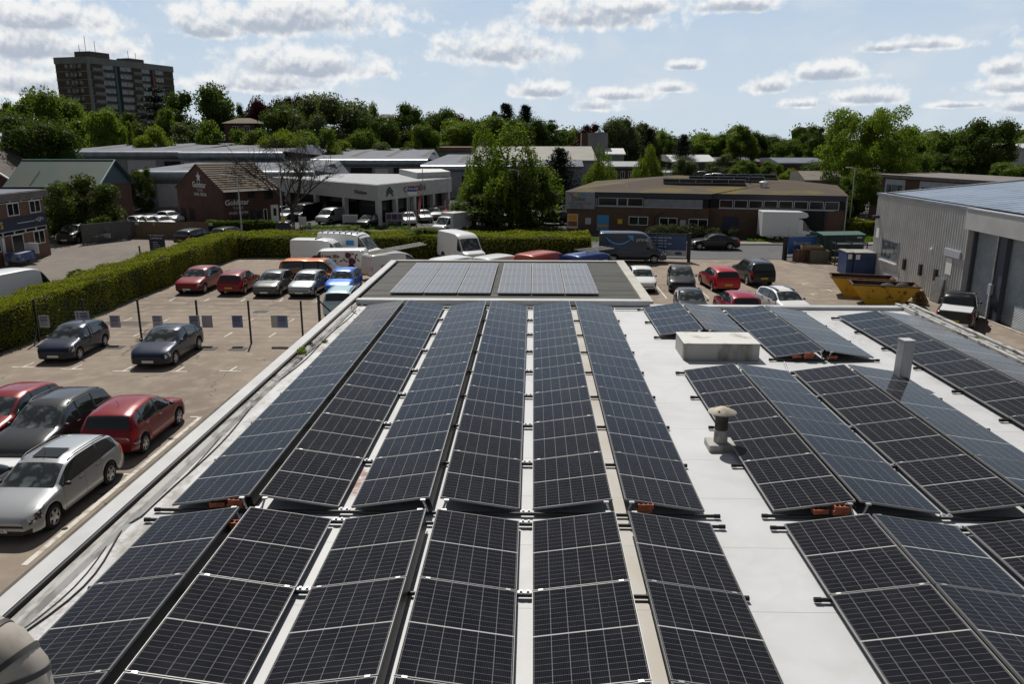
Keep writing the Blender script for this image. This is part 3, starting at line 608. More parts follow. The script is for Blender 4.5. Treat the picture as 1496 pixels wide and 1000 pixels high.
defkind('lowvan', 5.53, 2.06, 2.08, .345, 1.0, 4.30, [(a, b * 1.10 if b * 1.10 < .97 else min(1, .97 + (b - .88) * .25)) for a, b in vn_top], [(a, b * 1.16) for a, b in vn_belt], (.138,.262), (.165,.30), None, roofw=.87, head=(.012,.085), tail=(.990,1.0), nose=.82, sill=.28)
sv_top = [(0,.32),(.015,.43),(.05,.505),(.14,.57),(.185,.60),(.25,.76),(.31,.88),(.37,.95),(.45,.99),(.6,1),(.92,.99),(.975,.97),(.995,.92),(1,.85)]
sv_belt = [(0,.30),(.015,.40),(.05,.47),(.14,.53),(.3,.56),(1,.575)]
defkind('smallvan', 4.42, 1.83, 1.86, .315, .88, 3.50, sv_top, sv_belt, (.19,.325), (.22,.40), None, roofw=.86, head=(.018,.10), tail=(.988,1.0), nose=.78, sill=.24)
RN = 12
def car_parts(kind):
    k = KIND[kind]; Ln, Wd, H, r = k['L'], k['W'], k['H'], k['r']
    top = pchip(*zip(*[(a * Ln, b * H) for a, b in k['top']])); belt = pchip(*zip(*[(a * Ln, b * H) for a, b in k['belt']]))
    ra = r * 1.17; arches = (k['xf'], k['xr'])
    xs = set(np.linspace(0, Ln, 30)) | {.02, .05, .10, .17, Ln - .02, Ln - .06, Ln - .12}
    for c in arches:
        xs = {x for x in xs if abs(x - c) > ra + .04}
        xs |= {c + ra * math.cos(a) for a in np.linspace(0, math.pi, 11)} | {c - ra - .006, c + ra + .006}
    cuts = [k['ws'][0], k['ws'][1], *k['side'], *(k['rear'] or ()), *k['head'], *k['tail']]
    cuts += [k['bp'] - .011, k['bp'] + .011] if k['bp'] < k['side'][1] else []
    if k['cp']: cuts += [k['cp'] - .011, k['cp'] + .011]
    seams = [] if not k['rear'] and kind not in ('smallvan',) else [k['side'][0] + .012, k['bp'], (k['cp'] if k['cp'] and k['cp'] < .8 else k['side'][1] - .05)]
    if kind in ('van', 'lowvan', 'smallvan'): seams = [.185, .335, .56]
    if kind == 'canopy_pickup': seams = [.277, .44, .60]
    sw_ = .0055 / Ln
    for c in seams: cuts += [c - sw_, c + sw_]
    xs |= {c * Ln for c in cuts}; xs = sorted(min(max(x, 0), Ln) for x in xs)
    keep = [xs[0]]
    hard = {round(c * Ln, 4) for c in cuts}
    for x in xs[1:]:
        if x - keep[-1] > .012 or round(x, 4) in hard: keep.append(x)
    xs = keep
    V = []; 
    for x in xs:
        hw = Wd / 2
        s = min(1, x / (.11 * Ln)); tw = k['nose'] + (1 - k['nose']) * (1 - (1 - s) ** 2.2)
        e = min(1, (Ln - x) / (.09 * Ln)); rt = .88 if k['rear'] else .965; tw *= rt + (1 - rt) * (1 - (1 - e) ** 2.2)
        hw *= tw
        zb = k['sill'] + .05 * (1 - min(1, x / .25)) + .10 * (1 - min(1, (Ln - x) / .35))
        for c in arches:
            if abs(x - c) <= ra + 1e-6: zb = max(zb, r + math.sqrt(max(0, ra * ra - (x - c) ** 2)))
        zt, zk = top(x), belt(x); zt = max(zt, zk + .02); gh = zt - zk
        g = min(1, gh / (.30 * H)); rw = hw * (.90 + (k['roofw'] - .90) * g)
        lo = [(.93, 0), (.985, .10), (1, .38), (1, .62), (.988, .84), (.955, 1)]
        ring = [(hw * a, zb + (zk - zb) * b) for a, b in lo]
        by = hw * .955; ed = min(.06, gh * .45)
        for f in (.34, .68, 1):
            bul = .012 * math.sin(math.pi * f) * g; ring.append((by + (rw - by) * f + bul, zk + (zt - ed - zk) * f))
        ring += [(rw - .07 * hw, zt - ed * .28), (rw * .55, zt - ed * .02 + .012 * g), (0, zt + .02 * g)]
        V.append([(x, y, z) for y, z in ring])
    F = []          # (tag, verts)
    verts = []; idx = {}
    def vid(i, j, sgn):
        j_ = j; key = (i, j_, sgn if j_ < RN - 1 else 1)
        if key not in idx: x, y, z = V[i][j_]; idx[key] = len(verts); verts.append((Ln / 2 - x, y * key[2], z))
        return idx[key]
    n = len(xs)
    def inr(x, rg): return rg and rg[0] * Ln - 1e-6 <= x <= rg[1] * Ln + 1e-6
    for i in range(n - 1):
        xm = (xs[i] + xs[i+1]) / 2; gh = min(top(xs[i]) - belt(xs[i]), top(xs[i+1]) - belt(xs[i+1]))
        for j in range(RN - 1):
            tg = 'body'
            if j == 0: tg = 'trim'
            if 1 <= j < 5 and any(abs(xm - c * Ln) < .006 for c in seams) and all(abs(xm - c) > ra for c in arches): tg = 'trim'
            if j == 1 and xm < .03 * Ln: tg = 'grille'
            if inr(xm, k['head']) and k['headring'][0] <= j < k['headring'][1] + (1 if kind not in ('van','lowvan','smallvan') else 0) and j < 5: tg = 'headlight'
            if inr(xm, k['tail']) and 3 <= j < 5: tg = 'tail_light'
            if 5 <= j < 8 and inr(xm, k['side']) and gh > .085 * H:
                tg = 'side_window'
                for p in (k['bp'], k['cp']):
                    if p and abs(xm - p * Ln) < .012 * Ln: tg = 'trim'
            if kind == 'pickup' and .67 * Ln < xm < .965 * Ln and j >= 9: tg = 'tonneau_cover'
            if 9 <= j and inr(xm, k['ws']): tg = 'windscreen'
            if 9 <= j and inr(xm, k['rear']): tg = 'rear_window'
            for sg in (1, -1):
                q = [vid(i, j, sg), vid(i+1, j, sg), vid(i+1, j+1, sg), vid(i, j+1, sg)]
                F.append((tg + ('_l' if sg > 0 else '_r') if tg in ('headlight', 'tail_light', 'side_window') else tg, q if sg < 0 else q[::-1]))
    for i, front in ((0, True), (n - 1, False)):
        for j in range(RN - 1):
            q = [vid(i, j, 1), vid(i, j, -1), vid(i, j+1, -1), vid(i, j+1, 1)] if j < RN - 2 else [vid(i, j, 1), vid(i, j, -1), vid(i, j+1, 1)]
            tg = 'body'
            if front and j in (1, 3): tg = 'grille'
            if j == 0: tg = 'trim'
            F.append((tg, q if front else q[::-1]))
    out = {}
    for tg, q in F: out.setdefault(tg, []).append(q)
    def sub(fs, fs2=None):
        mp = {}; vv = []; ff = []; mi = []
        for m_, group in ((0, fs), (1, fs2 or [])):
            for q in group:
                a = []
                for i in q:
                    if i not in mp: mp[i] = len(vv); vv.append(verts[i])
                    if not a or a[-1] != mp[i]: a.append(mp[i])
                ff.append(tuple(a)); mi.append(m_)
        return vv, ff, mi
    res = {}
    mb = MB(); mb.v, mb.f, mb.mi = sub(out['body'], out['trim'])
    mb.box(-Ln * .42, -Wd * .29, k['sill'] + .02, Ln * .42, Wd * .29, H * .42, 1)
    for c in arches: mb.box(Ln/2 - c - ra, -Wd * .29, r * .9, Ln/2 - c + ra, Wd * .29, r + ra, 1)
    res['body'] = (mb.mesh('body', 32), None)
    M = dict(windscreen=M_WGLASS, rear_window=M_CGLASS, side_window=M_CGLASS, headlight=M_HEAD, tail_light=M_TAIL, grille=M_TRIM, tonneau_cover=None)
    for tg in out:
        if tg in ('body', 'trim'): continue
        nm = tg[:-2] if tg.endswith(('_l', '_r')) else tg
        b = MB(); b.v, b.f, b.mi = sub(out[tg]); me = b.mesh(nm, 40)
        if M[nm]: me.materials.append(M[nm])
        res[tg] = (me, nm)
    b = MB(); xm_ = (k['ws'][0] + .045) * Ln; b.cbox(Ln/2 - xm_, 0, 0, .15, .17, .13); bm = b
    res['_mir'] = (Ln/2 - (k['ws'][0] + .07) * Ln, Wd / 2 * .97, belt((k['ws'][0] + .07) * Ln))
    res['_front'] = (Ln / 2, belt(0)); res['_rear'] = (-Ln / 2, k['sill'] + .14)
    res['_roof'] = (top, Ln, H); res['_belt'] = belt
    return res
CARS = {}
def wheel_mesh(r, wd=.205):
    mb = MB(); pr = [(r*.62, -wd/2), (r*.93, -wd/2), (r, -wd*.36), (r, wd*.36), (r*.93, wd/2), (r*.62, wd/2)]; mb.lathe(pr, 28)
    me = mb.mesh('wheel', 40); me.transform(Matrix.Rotation(math.pi/2, 4, 'X')); me.materials.append(M_TYRE)
    mb = MB(); mb.lathe([(r*.64, -.004), (r*.68, .02), (r*.64, .026), (r*.60, .004)], 28)
    for k in range(5):
        a = k * 2 * math.pi / 5; mb.M = Matrix.Rotation(a, 4, 'Z'); mb.add([(.03, -.05*r/.3, .016), (r*.62, -.035*r/.3, .008), (r*.62, .035*r/.3, .008), (.03, .05*r/.3, .016)], [(0, 1, 2, 3)]); mb.M = None
    mb.lathe([(.06, .012), (.055, .022)], 12)
    me2 = mb.mesh('rim', 40); me2.transform(Matrix.Rotation(-math.pi/2, 4, 'X')); me2.materials.append(M_RIM)
    return me, me2
MIR = MB(); MIR.lathe([(.02,-.085),(.075,-.06),(.095,0),(.075,.055),(.02,.075)], 12); ME_MIR = MIR.mesh('door_mirror', 50); ME_MIR.transform(Matrix.Rotation(math.pi/2, 4, 'X') @ Matrix.Diagonal((.85, .62, 1, 1)))
ME_MIR.materials.append(M_TRIM)
b = MB(); b.box(-.09, -.022, -.015, .09, .022, .015); ME_HAND = b.mesh('door_handle'); ME_HAND.materials.append(M_TRIM)
b = MB(); b.box(-.006, -.26, -.055, .006, .26, .055); ME_PW = b.mesh('number_plate'); ME_PW.materials.append(M_PLW); b = MB(); b.box(-.006, -.26, -.055, .006, .26, .055); ME_PY = b.mesh('number_plate'); ME_PY.materials.append(M_PLY)
def car(kind, col, x, y, face, label, cat='car', name='parked_car', group=None, small=False, scale=1.0, rails=None, tonneau=None, z=0.0):
    """face: heading in degrees, 0 = nose towards +x, 90 = nose away from the camera"""
    if kind not in CARS: CARS[kind] = (car_parts(kind), wheel_mesh(KIND[kind]['r']))
    pr, (wm, rm) = CARS[kind]; k = KIND[kind]
    o = thing(name, label, cat, (x, y, z), R(face), group)
    if scale != 1: o.scale = (scale,) * 3
    for key, v in pr.items():
        if key[0] == '_': continue
        me, nm = v
        if nm is None:
            if len(me.materials) == 0: me.materials.append(P_[col]); me.materials.append(M_TRIM)
            q = link('body', me, o); q.material_slots[0].link = 'OBJECT'; q.material_slots[0].material = P_[col]
        elif nm == 'tonneau_cover':
            if len(me.materials) == 0: me.materials.append(M_TRIM)
            q = link(nm, me, o); q.material_slots[0].link = 'OBJECT'; q.material_slots[0].material = tonneau or M_TRIM
        else: link(nm, me, o)
    for c in (k['xf'], k['xr']):
        for s in (1, -1):
            wq = link('wheel', wm, o, loc=(k['L']/2 - c, s * (k['W']/2 - .115), k['r']), rot=(0, 0, 0 if s > 0 else math.pi))
            link('rim', rm, wq, loc=(0, .098, 0))
    if small: return o
    mx, my, mz = pr['_mir']
    for s in (1, -1): link('door_mirror', ME_MIR, o, loc=(mx, s * (my + .075), mz + .06))
    if col not in ('white',) or kind != 'van':
        for c in ((k['bp'] - .035, (k['cp'] or k['side'][1]) - .05) if k['rear'] else (.30,)):
            zb_ = pr['_belt'](c * k['L']) - .10
            for s in (1, -1): link('door_handle', ME_HAND, o, loc=(k['L']/2 - c * k['L'], s * (k['W']/2 * .985), zb_))
    fx, fz = pr['_front']; link('number_plate', ME_PW, o, loc=(fx + .008, 0, max(.36, fz * .66)))
    rx, rz = pr['_rear']; link('number_plate', ME_PY, o, loc=(rx - .008, 0, max(.5, KIND[kind]['H'] * (.36 if k['rear'] else .25))))
    if k['rails'] if rails is None else rails:
        top, Ln, H = pr['_roof']
        for s in (1, -1):
            pts = []
            for f in np.linspace(.46, .88, 9):
                pts.append((Ln/2 - f * Ln, s * k['W']/2 * .70, top(f * Ln) + (.035 if .47 < f < .87 else -.01)))
            b = MB(); b.tube(pts, .016, 6); obj('roof_rail', b, M_TRIM, o, smooth=40)
    return o
# --- the left car park, nearest first
mond = car('estate', 'silver', -13.74, 20.82, -91, 'silver estate car parked nearest the roof on the left, nose towards us', group='cars in the left car park')
b = MB(); b.add([(.34, -.40, 0), (.34, .40, 0), (-.30, .42, .0), (-.30, -.42, .0)], [(0, 1, 2, 3)]); pr = CARS['estate'][0]['_roof']
mbx = MB(); xa, xb = 2.28, 2.86
mbx.poly([(4.82/2 - xa, .38, pr[0](xa) + .045), (4.82/2 - xa, -.38, pr[0](xa) + .045), (4.82/2 - xb, -.40, pr[0](xb) + .05), (4.82/2 - xb, .40, pr[0](xb) + .05)][::-1])
obj('sunroof', mbx, M_CGLASS, mond)
mbx = MB(); mbx.tube([(4.82/2 - 2.16, 0, 1.43), (4.82/2 - 2.36, 0, 1.66)], .006, 5); obj('aerial', mbx, M_TRIM, mond)
text('plate_lettering', 'Y58 ODA', .105, M_PLTXT, mond, (2.41 + .016, 0, max(.36, CARS['estate'][0]['_front'][1] * .66)), (math.pi/2, 0, math.pi/2), .001, wide=.8)
foc = car('hatch', 'red', -13.82, 26.05, 90.5, 'dark red hatchback with a scraped rear corner, tail towards us', group='cars in the left car park', scale=1.07)
mbx = MB(); mbx.tube([(-.98, 0, 1.47), (-1.12, 0, 1.66)], .006, 5); obj('aerial', mbx, M_TRIM, foc)
mbx = MB(); mbx.add([(-1.93, -.80, .52), (-1.80, -.876, .50), (-1.62, -.882, .47), (-1.60, -.884, .56), (-1.82, -.88, .60), (-1.93, -.81, .58)], [(0,1,2,3,4,5)]); obj('scrape', mbx, mat('bare_scrape', (.55,.53,.5), .7), foc)
car('mpv', 'darkgrey', -16.25, 25.2, -91, 'dark charcoal people carrier with roof rails between two red cars', group='cars in the left car park')
car('hatch', 'red', -18.55, 26.3, -92, 'dark red hatchback cut by the left frame edge, nose towards us', group='cars in the left car park', scale=1.05)
car('fastback', 'white', -15.95, 20.35, 90, 'white marked car at the left frame edge beside the silver estate', group='cars in the left car park')
car('hatch', 'white', -21.0, 27.3, 91, 'white hatchback barely showing at the left frame edge behind red car', group='cars in the left car park')
car('hatch', 'navy', -22.35, 37.15, -88, 'small navy hatchback left of the navy saloon in front of the mesh fence', group='cars in the left car park', scale=.99)
car('fastback', 'slate', -17.45, 36.6, -89.5, 'sleek slate blue five-door parked right of the small navy hatchback', group='cars in the left car park', scale=1.02)
# --- the row under the hedge
GR2 = 'row of cars along the hedge'
car('suv', 'red', -23.05, 54.0, -92, 'bright nosed red crossover at the left end of the row by hedge', group=GR2)
car('hatch', 'red', -20.15, 53.75, 88, 'small dark red hatchback showing its yellow plate, second in hedge row', group=GR2)
car('hatch', 'grey', -17.55, 53.05, -92, 'grey hatchback with sunlit windscreen between red and silver cars', group=GR2)
car('hatch', 'silver', -15.2, 53.0, -92, 'silver white hatchback beside the blue crossover in hedge row', group=GR2)
car('suv', 'blue', -12.85, 53.45, -90, 'bright blue crossover at the right end of the hedge row', group=GR2)
car('canopy_pickup', 'orange', -15.45, 56.5, -3, 'orange double-cab pickup with a hard canopy in front of lettered van', 'pickup', 'pickup_truck')
car('tallsuv', 'pale', -11.2, 46.6, 92, 'pale blue roofed car half hidden by the roof parapet and brace')
# --- the right car park
GR3 = 'cars in the right car park'
car('hatch', 'white', 7.68, 55.25, -92, 'white hatchback nearest the metal roof bay, nose towards us', group=GR3)
car('hatch', 'black', 10.45, 55.3, -97, 'black hatchback between white and red hatchbacks', group=GR3, scale=1.03)
car('hatch', 'brightred', 13.15, 55.7, 96, 'bright red hatchback with dark tailgate window facing us, right lot', group=GR3, scale=1.06)
car('tallsuv', 'black', 16.15, 58.1, 97, 'black tall estate with roof bars at the right end of the row', group=GR3)
car('hatch', 'black', 9.5, 46.9, -95, 'black hatchback roof just showing over the far roof edge', group=GR3)
car('hatch', 'crimson', 12.15, 46.6, 93, 'crimson hatchback roof just showing over the far roof edge', group=GR3, scale=1.05)
o = car('suv', 'white', 15.0, 46.9, -80, 'white crossover with a black roof behind the right solar panels', group=GR3)
top, Ln, H = CARS['suv'][0]['_roof']
b = MB(); fs = np.linspace(.44, .895, 10)
for f0, f1 in zip(fs[:-1], fs[1:]): b.poly([(Ln/2 - f0*Ln, .60, top(f0*Ln) + .012), (Ln/2 - f0*Ln, -.60, top(f0*Ln) + .012), (Ln/2 - f1*Ln, -.60, top(f1*Ln) + .012), (Ln/2 - f1*Ln, .60, top(f1*Ln) + .012)])
obj('roof_panel', b, P_['black'], o)
M_TONN = mat('silver_tonneau', (.62, .64, .66), .45, .1)
rg = car('pickup', 'black', 24.25, 44.8, 58, 'black double-cab pickup with silver bed cover by the roller doors', 'pickup', 'pickup_truck', tonneau=M_TONN)
b = MB(); b.tube([(-.62, .74, 1.20), (-.40, .70, 1.86), (-.40, -.70, 1.86), (-.62, -.74, 1.20)], .035, 8); obj('sports_bar', b, M_CHROME, rg, smooth=40)
b = MB(); b.box(-2.80, -.72, .44, -2.66, .72, .60); obj('rear_bumper', b, M_CHROME, rg, bevel=.02)
car('saloon', 'black', 17.2, 75.9, 178, 'black saloon car parked side-on along the far side of road', scale=1.02)
# --- vans
GV = 'vans parked by the hedge'
tr = car('van', 'white', -6.0, 67.2, -58, 'plain white panel van with a dark windscreen in front of hedge', 'van', 'parked_van', GV)
v1 = car('van', 'white', -17.3, 65.0, -6, 'white van with a black roof bar near the hedge corner', 'van', 'parked_van', GV, scale=.88)
v2 = car('van', 'white', -15.3, 67.0, -16, 'tall white van carrying roof bars behind the lettered van', 'van', 'parked_van', GV)
b = MB()
for i in range(7):
    xx = -2.3 + i * .55; b.cbox(xx, 0, 2.56, .06, 1.7, .05)
    for s in (-.78, .78): b.cbox(xx, s, 2.49, .08, .08, .08)
obj('roof_bars', b, M_TRIM, v2)
b = MB(); b.box(.05, -1.037, 1.55, .75, -1.030, 1.95); obj('blue_panel', b, mat('blue_sticker', (.05, .25, .6), .4), v2)
b = MB(); b.cbox(-.3, 0, 2.52, .12, 1.5, .09); obj('roof_bar', b, M_TRIM, v1)
# lettered van (nose to the left)
lv = car('lowvan', 'white', -15.5, 61.9, 186, 'white van with big black lettering and purple beetroot pictures', 'van', 'parked_van', GV, scale=.87)
M_PUR = mat('purple_print', (.085, .012, .05), .5); M_INK = mat('black_print', (.02, .02, .022), .5)
yy = 1.034
text('lettering', 'Live life', .50, M_INK, lv, (.25, yy + .004, 1.52), (math.pi/2, 0, math.pi), .002, bold=.006)
text('lettering', 'veg', .52, M_INK, lv, (.1, yy + .004, 1.12), (math.pi/2, 0, math.pi), .002, bold=.006)
def blob(cx, cz, r, m, nm, par, y=yy + .003, n=14, sq=1.0, rot=0.0, tip=0.0):
    b = MB(); pts = []
    for k in range(n):
        a = 2 * math.pi * k / n; rr = r * (1 + .10 * math.sin(3 * a + cx)); px_, pz_ = rr * math.cos(a), rr * math.sin(a) * sq
        if tip and abs(a) < .3: px_ *= 1 + tip
        pts.append((cx + px_ * math.cos(rot) - pz_ * math.sin(rot), y, cz + px_ * math.sin(rot) + pz_ * math.cos(rot)))
    b.poly(pts); return obj(nm, b, m, par)
blob(-1.30, 1.60, .27, M_PUR, 'beetroot_print', lv); blob(-1.62, 1.05, .33, M_PUR, 'beetroot_print', lv); blob(1.62, 1.42, .24, M_PUR, 'beetroot_print', lv)
for cx, cz, a in ((-1.72, 1.72, .6), (-2.05, 1.62, -.5), (-.95, 1.22, .9), (-.68, 1.10, -.2), (-1.95, 1.38, 1.4), (-1.15, 1.05, .2), (-2.2, 1.15, .8)): blob(cx, cz, .14, M_INK, 'leaf_print', lv, sq=.42, rot=a, tip=.3)
# small van with ladder
sv = car('smallvan', 'dullwhite', -10.3, 59.3, 36, 'small white van with ladders on its roof and faded emblem', 'van', 'parked_van', GV, scale=1.06)
blob(-1.35, .98, .17, mat('faded_emblem', (.35, .10, .12), .6), 'emblem_print', sv, y=-.925, n=18); blob(.2, 1.02, .2, mat('faded_blue_print', (.12, .13, .22), .6), 'emblem_print', sv, y=-.93, n=18)
def ladder(par_loc, L_, rz, z, label, tilt=0.0, wide=.4):
    b = MB()
    for s in (-wide/2, wide/2): b.box(-L_/2, s - .02, 0, L_/2, s + .02, .07)
    x = -L_/2 + .15
    while x < L_/2: b.tube([(x, -wide/2, .035), (x, wide/2, .035)], .014, 6); x += .28
    return tag(obj('ladder', b, mat('dull_aluminium', (.36, .35, .33), .5, .4), loc=(par_loc[0], par_loc[1], z), rot=(0, tilt, rz)), label, 'ladder', 'ladders on van roofs')
ladder((-10.0, 59.0), 4.6, R(36), 2.16, 'long aluminium ladder on the small white van, nearer side', R(-5)); ladder((-10.3, 59.5), 4.6, R(36), 2.2, 'long aluminium ladder on the small white van, farther side', R(-5))
# vans whose roofs show behind the metal bay
car('smallvan', 'white', -5.3, 57.4, 50, 'white van roof showing just above the metal roof bay', 'van', 'parked_van', GV, scale=1.05)
w2 = car('smallvan', 'white', -2.2, 58.2, 50, 'white van with red and green side markings beside the red van', 'van', 'parked_van', GV, scale=1.05)
b = MB(); b.box(-1.5, -.925, 1.05, .2, -.919, 1.45); obj('red_panel', b, mat('red_print', (.45, .05, .04), .5), w2); b = MB(); b.box(-2.1, -.90, 1.1, -1.7, -.894, 1.4); obj('green_panel', b, mat('green_print', (.03, .22, .08), .5), w2)
car('smallvan', 'vanred', 1.0, 58.9, 50, 'faded red van with a ribbed side behind the metal roof bay', 'van', 'parked_van', GV, scale=1.14)
bv = car('smallvan', 'vanblue', 4.6, 59.0, 42, 'blue van with ladders next to the tall dark van', 'van', 'parked_van', GV, scale=1.1)
M_WPR = mat('white_print', (.62, .63, .64), .5)
for x0, x1, z0 in ((-1.6, -.6, 1.35), (-.1, .35, 1.30)): 
    b = MB(); b.box(x0, -.927, z0, x1, -.921, z0 + .12); obj('white_stripe', b, M_WPR, bv)
ladder((4.9, 58.9), 3.0, R(42), 2.17, 'ladder on the blue van roof, nearer side'); ladder((4.4, 59.4), 3.0, R(42), 2.2, 'ladder on the blue van roof, farther side')
az_ = car('van', 'prime', 8.5, 67.6, -4, 'tall dark blue van with a light blue smile arrow on its side', 'van', 'delivery_van', GV, scale=1.02)
M_SMILE = mat('smile_blue', (.05, .28, .62), .4)
b = MB(); ptsu, ptsl = [], []
for i in range(21):
    a = R(215 + i * 5.4); cx, cz = -1.15, 2.95
    ptsu.append((cx + 1.28 * math.cos(a), -1.038, cz + 1.28 * math.sin(a))); th = .05 + .075 * math.sin(math.pi * i / 20); ptsl.append((cx + (1.28 + th) * math.cos(a), -1.038, cz + (1.28 + th) * math.sin(a)))
for i in range(20): b.poly([ptsl[i], ptsl[i+1], ptsu[i+1], ptsu[i]])
ex, ez = ptsu[-1][0], ptsu[-1][2]
b.poly([(ex - .34, -1.039, ez + .10), (ex + .10, -1.039, ez - .30), (ex + .16, -1.039, ez - .28), (ex + .14, -1.039, ez + .14), (ex - .30, -1.039, ez + .16)]); obj('smile_arrow', b, M_SMILE, az_)
text('lettering', 'prime', .40, M_WPR, az_, (.72, -1.04, 1.98), (math.pi/2, 0, 0), .002)
# box truck
bt = car('van', 'white', 26.4, 82.6, -2, 'white box truck parked in front of the brick depot', 'truck', 'box_truck', scale=.93)
b = MB(); b.extr([(-3.3, .55), (.55, .55), (.55, 2.50), (1.35, 2.56), (1.6, 2.75), (1.45, 3.05), (1.0, 3.20), (-3.3, 3.24)], 'y', -1.14, 1.14); obj('box_body', b, mat('white_grp', (.70, .71, .72), .35), bt, bevel=.05)
# --- cars beyond the hedge
GY = 'cars beyond the hedge'
car('estate', 'black', -33.6, 79.0, 72, 'black estate car by the wooden fence, tail lights lit red', group=GY)
car('tallsuv', 'black', -30.2, 79.2, 68, 'black car right of the black estate by the wooden fence', group=GY, scale=.95)
car('tallsuv', 'darkgrey', -26.9, 86.4, 100, 'dark car seen over the hedge left of the yellow post', group=GY, scale=.9)
car('tallsuv', 'black', -46.3, 79.4, -84, 'black luxury off-roader with bright headlights by the brick office', group=GY, scale=1.06)
car('van', 'white', -31.6, 47.2, 76, 'white van roof behind the near left hedge', 'van', 'parked_van', scale=1.0)
for i, (u, v, kd, c, f, lab) in enumerate(((207, 334, 'hatch', 'white', -40, 'white taxi behind the wooden fence, leftmost of its row'), (221, 334, 'hatch', 'white', -40, 'white taxi behind the wooden fence, second of its row'),
        (238, 334, 'hatch', 'white', -40, 'white taxi behind the wooden fence, beside the taxi office'), (250, 326, 'hatch', 'white', -35, 'white taxi half hidden by the taxi office wall'),
        (205, 298, 'saloon', 'black', -30, 'black car parked beyond the taxis near curved roof unit'), (199, 309, 'hatch', 'silver', -30, 'silver car next to the teal roofed brick building'),
        (160, 338, 'hatch', 'white', 0, 'white car roof over the fence beside the bush'))):
    x, y = on_z(u, v); car(kd, c, x, y, f, lab, group='cars in the taxi yard', small=True)
for i, (u, v, kd, c, f, lab) in enumerate(((423, 322, 'hatch', 'silver', -110, 'silver car at the left end of the showroom forecourt'), (446, 321, 'lowvan', 'black', -108, 'black van on the showroom forecourt'),
        (484, 326, 'smallvan', 'silver', -112, 'silver people carrier on the showroom forecourt'), (539, 332, 'hatch', 'black', -108, 'small black car between the two forecourt boards'),
        (597, 328, 'hatch', 'white', -75, 'white car right of the dark forecourt banner'), (619, 324, 'hatch', 'silver', -70, 'silver car beside the red feather flag'), (633, 320, 'hatch', 'silver', -65, 'pale car behind the white pickup truck'),
        (643, 317, 'hatch', 'red', -60, 'dark red car near the willow branches'), (405, 318, 'hatch', 'grey', -110, 'grey car behind the bare tree trunk'), (684, 327, 'hatch', 'white', -80, 'white car under the left willow branches'),
        (735, 322, 'hatch', 'silver', -70, 'silver car glinting behind the willow'), (775, 325, 'hatch', 'silver', -60, 'pale car half hidden by the right side of willow'))):
    x, y = on_z(u, v); car(kd, c, x, y, f, lab, 'car' if 'van' not in kd else 'van', group='cars on the showroom forecourt', small=True)
wt = car('lowvan', 'white', -9.2, 89.5, -125, 'white truck with a boxy back on the road behind hedge', 'truck', 'box_truck', scale=.85)
b = MB(); b.box(-3.2, -1.05, .6, .6, 1.05, 2.5); obj('box_body', b, mat('dirty_white_grp', (.42, .42, .42), .5), wt, bevel=.03)
car('tallsuv', 'black', 2.4, 97.5, 178, 'dark maroon car left of the brick paint centre', group='cars left of the paint centre', scale=.95)
car('hatch', 'white', 4.3, 102.5, 178, 'white car behind the dark car left of paint centre', group='cars left of the paint centre')
for i, (u, v, c, lab) in enumerate(((1016, 253, 'silver', 'far silver car leftmost in the distant car park'), (1028, 252, 'white', 'far white car in the middle of distant car park'), (1040, 253, 'grey', 'far grey car rightmost in the distant car park'), (1022, 249, 'darkgrey', 'far dark car in the rear of distant car park'))):
    x, y = at_y(u, v, 165)[0], 165 - (249 - v) * -3; car('hatch', c, x, y, 150, lab, group='cars in the far car park', small=True, z=2.2)
# ---------------------------------------------------------------- buildings
def brick_mat(name, c, c2, mortar=(.13, .105, .085)):
    t = NT(name); b = t.new('ShaderNodeTexBrick'); b.inputs['Scale'].default_value = 1.0; b.inputs['Brick Width'].default_value = .225; b.inputs['Row Height'].default_value = .075; b.inputs['Mortar Size'].default_value = .010
    b.inputs['Color1'].default_value = (*c, 1); b.inputs['Color2'].default_value = (*c2, 1); b.inputs['Mortar'].default_value = (*mortar, 1)
    x, y, z = t.sep(); cm = t.new('ShaderNodeCombineXYZ'); t.link(t.math('ADD', x, y), cm.inputs[0]); t.link(z, cm.inputs[1]); t.link(cm.outputs[0], b.inputs['Vector'])
    f = t.step(t.noise(.9, 5), .35, .75); t.col(t.mix(t.math('MULTIPLY', f, .45), b.outputs['Color'], dark(c, .45))); t.rough(.88); return t.m
M_BRICK = brick_mat('red_brick', (.105, .034, .022), (.075, .026, .018)); M_BROWNBR = brick_mat('brown_brick', (.135, .068, .038), (.10, .052, .031)); M_OFFBR = brick_mat('office_brick', (.19, .095, .06), (.15, .07, .045))
M_WIN = mat('window_glass', (.012, .014, .017), .12, spec=.35); M_WINL = mat('pale_window_glass', (.18, .20, .22), .12, c2=(.05, .055, .06), scale=1.5)
M_WFR = mat('white_upvc', (.70, .70, .70), .4); M_NAVY = mat('navy_sign_board', (.012, .020, .050), .45); M_FASC = weathered('grey_brown_fascia', (.17, .15, .135), .7)
M_TEALR = mat('teal_metal_roof', (.060, .098, .088), .5, .1, c2=(.085, .10, .085), scale=.5, amt=(.35, .7)); M_TEALD = mat('dark_teal_cladding', (.026, .060, .080), .5); M_TEALE = mat('pale_teal_trim', (.26, .42, .42), .45)
M_GREYR = mat('blue_grey_metal_roof', (.145, .165, .205), .75, 0, .2, c2=(.105, .12, .155), scale=.4, amt=(.35, .7)); M_CURV = mat('curved_grey_fascia', (.26, .30, .34), .42, .35, c2=(.19, .22, .25), scale=.8)
M_GREYW = weathered('pale_grey_cladding', (.25, .265, .295), .6); M_WHITEW = weathered('white_cladding', (.50, .51, .53), .55, .82); M_DARKW = mat('dark_opening', (.012, .012, .014), .8)
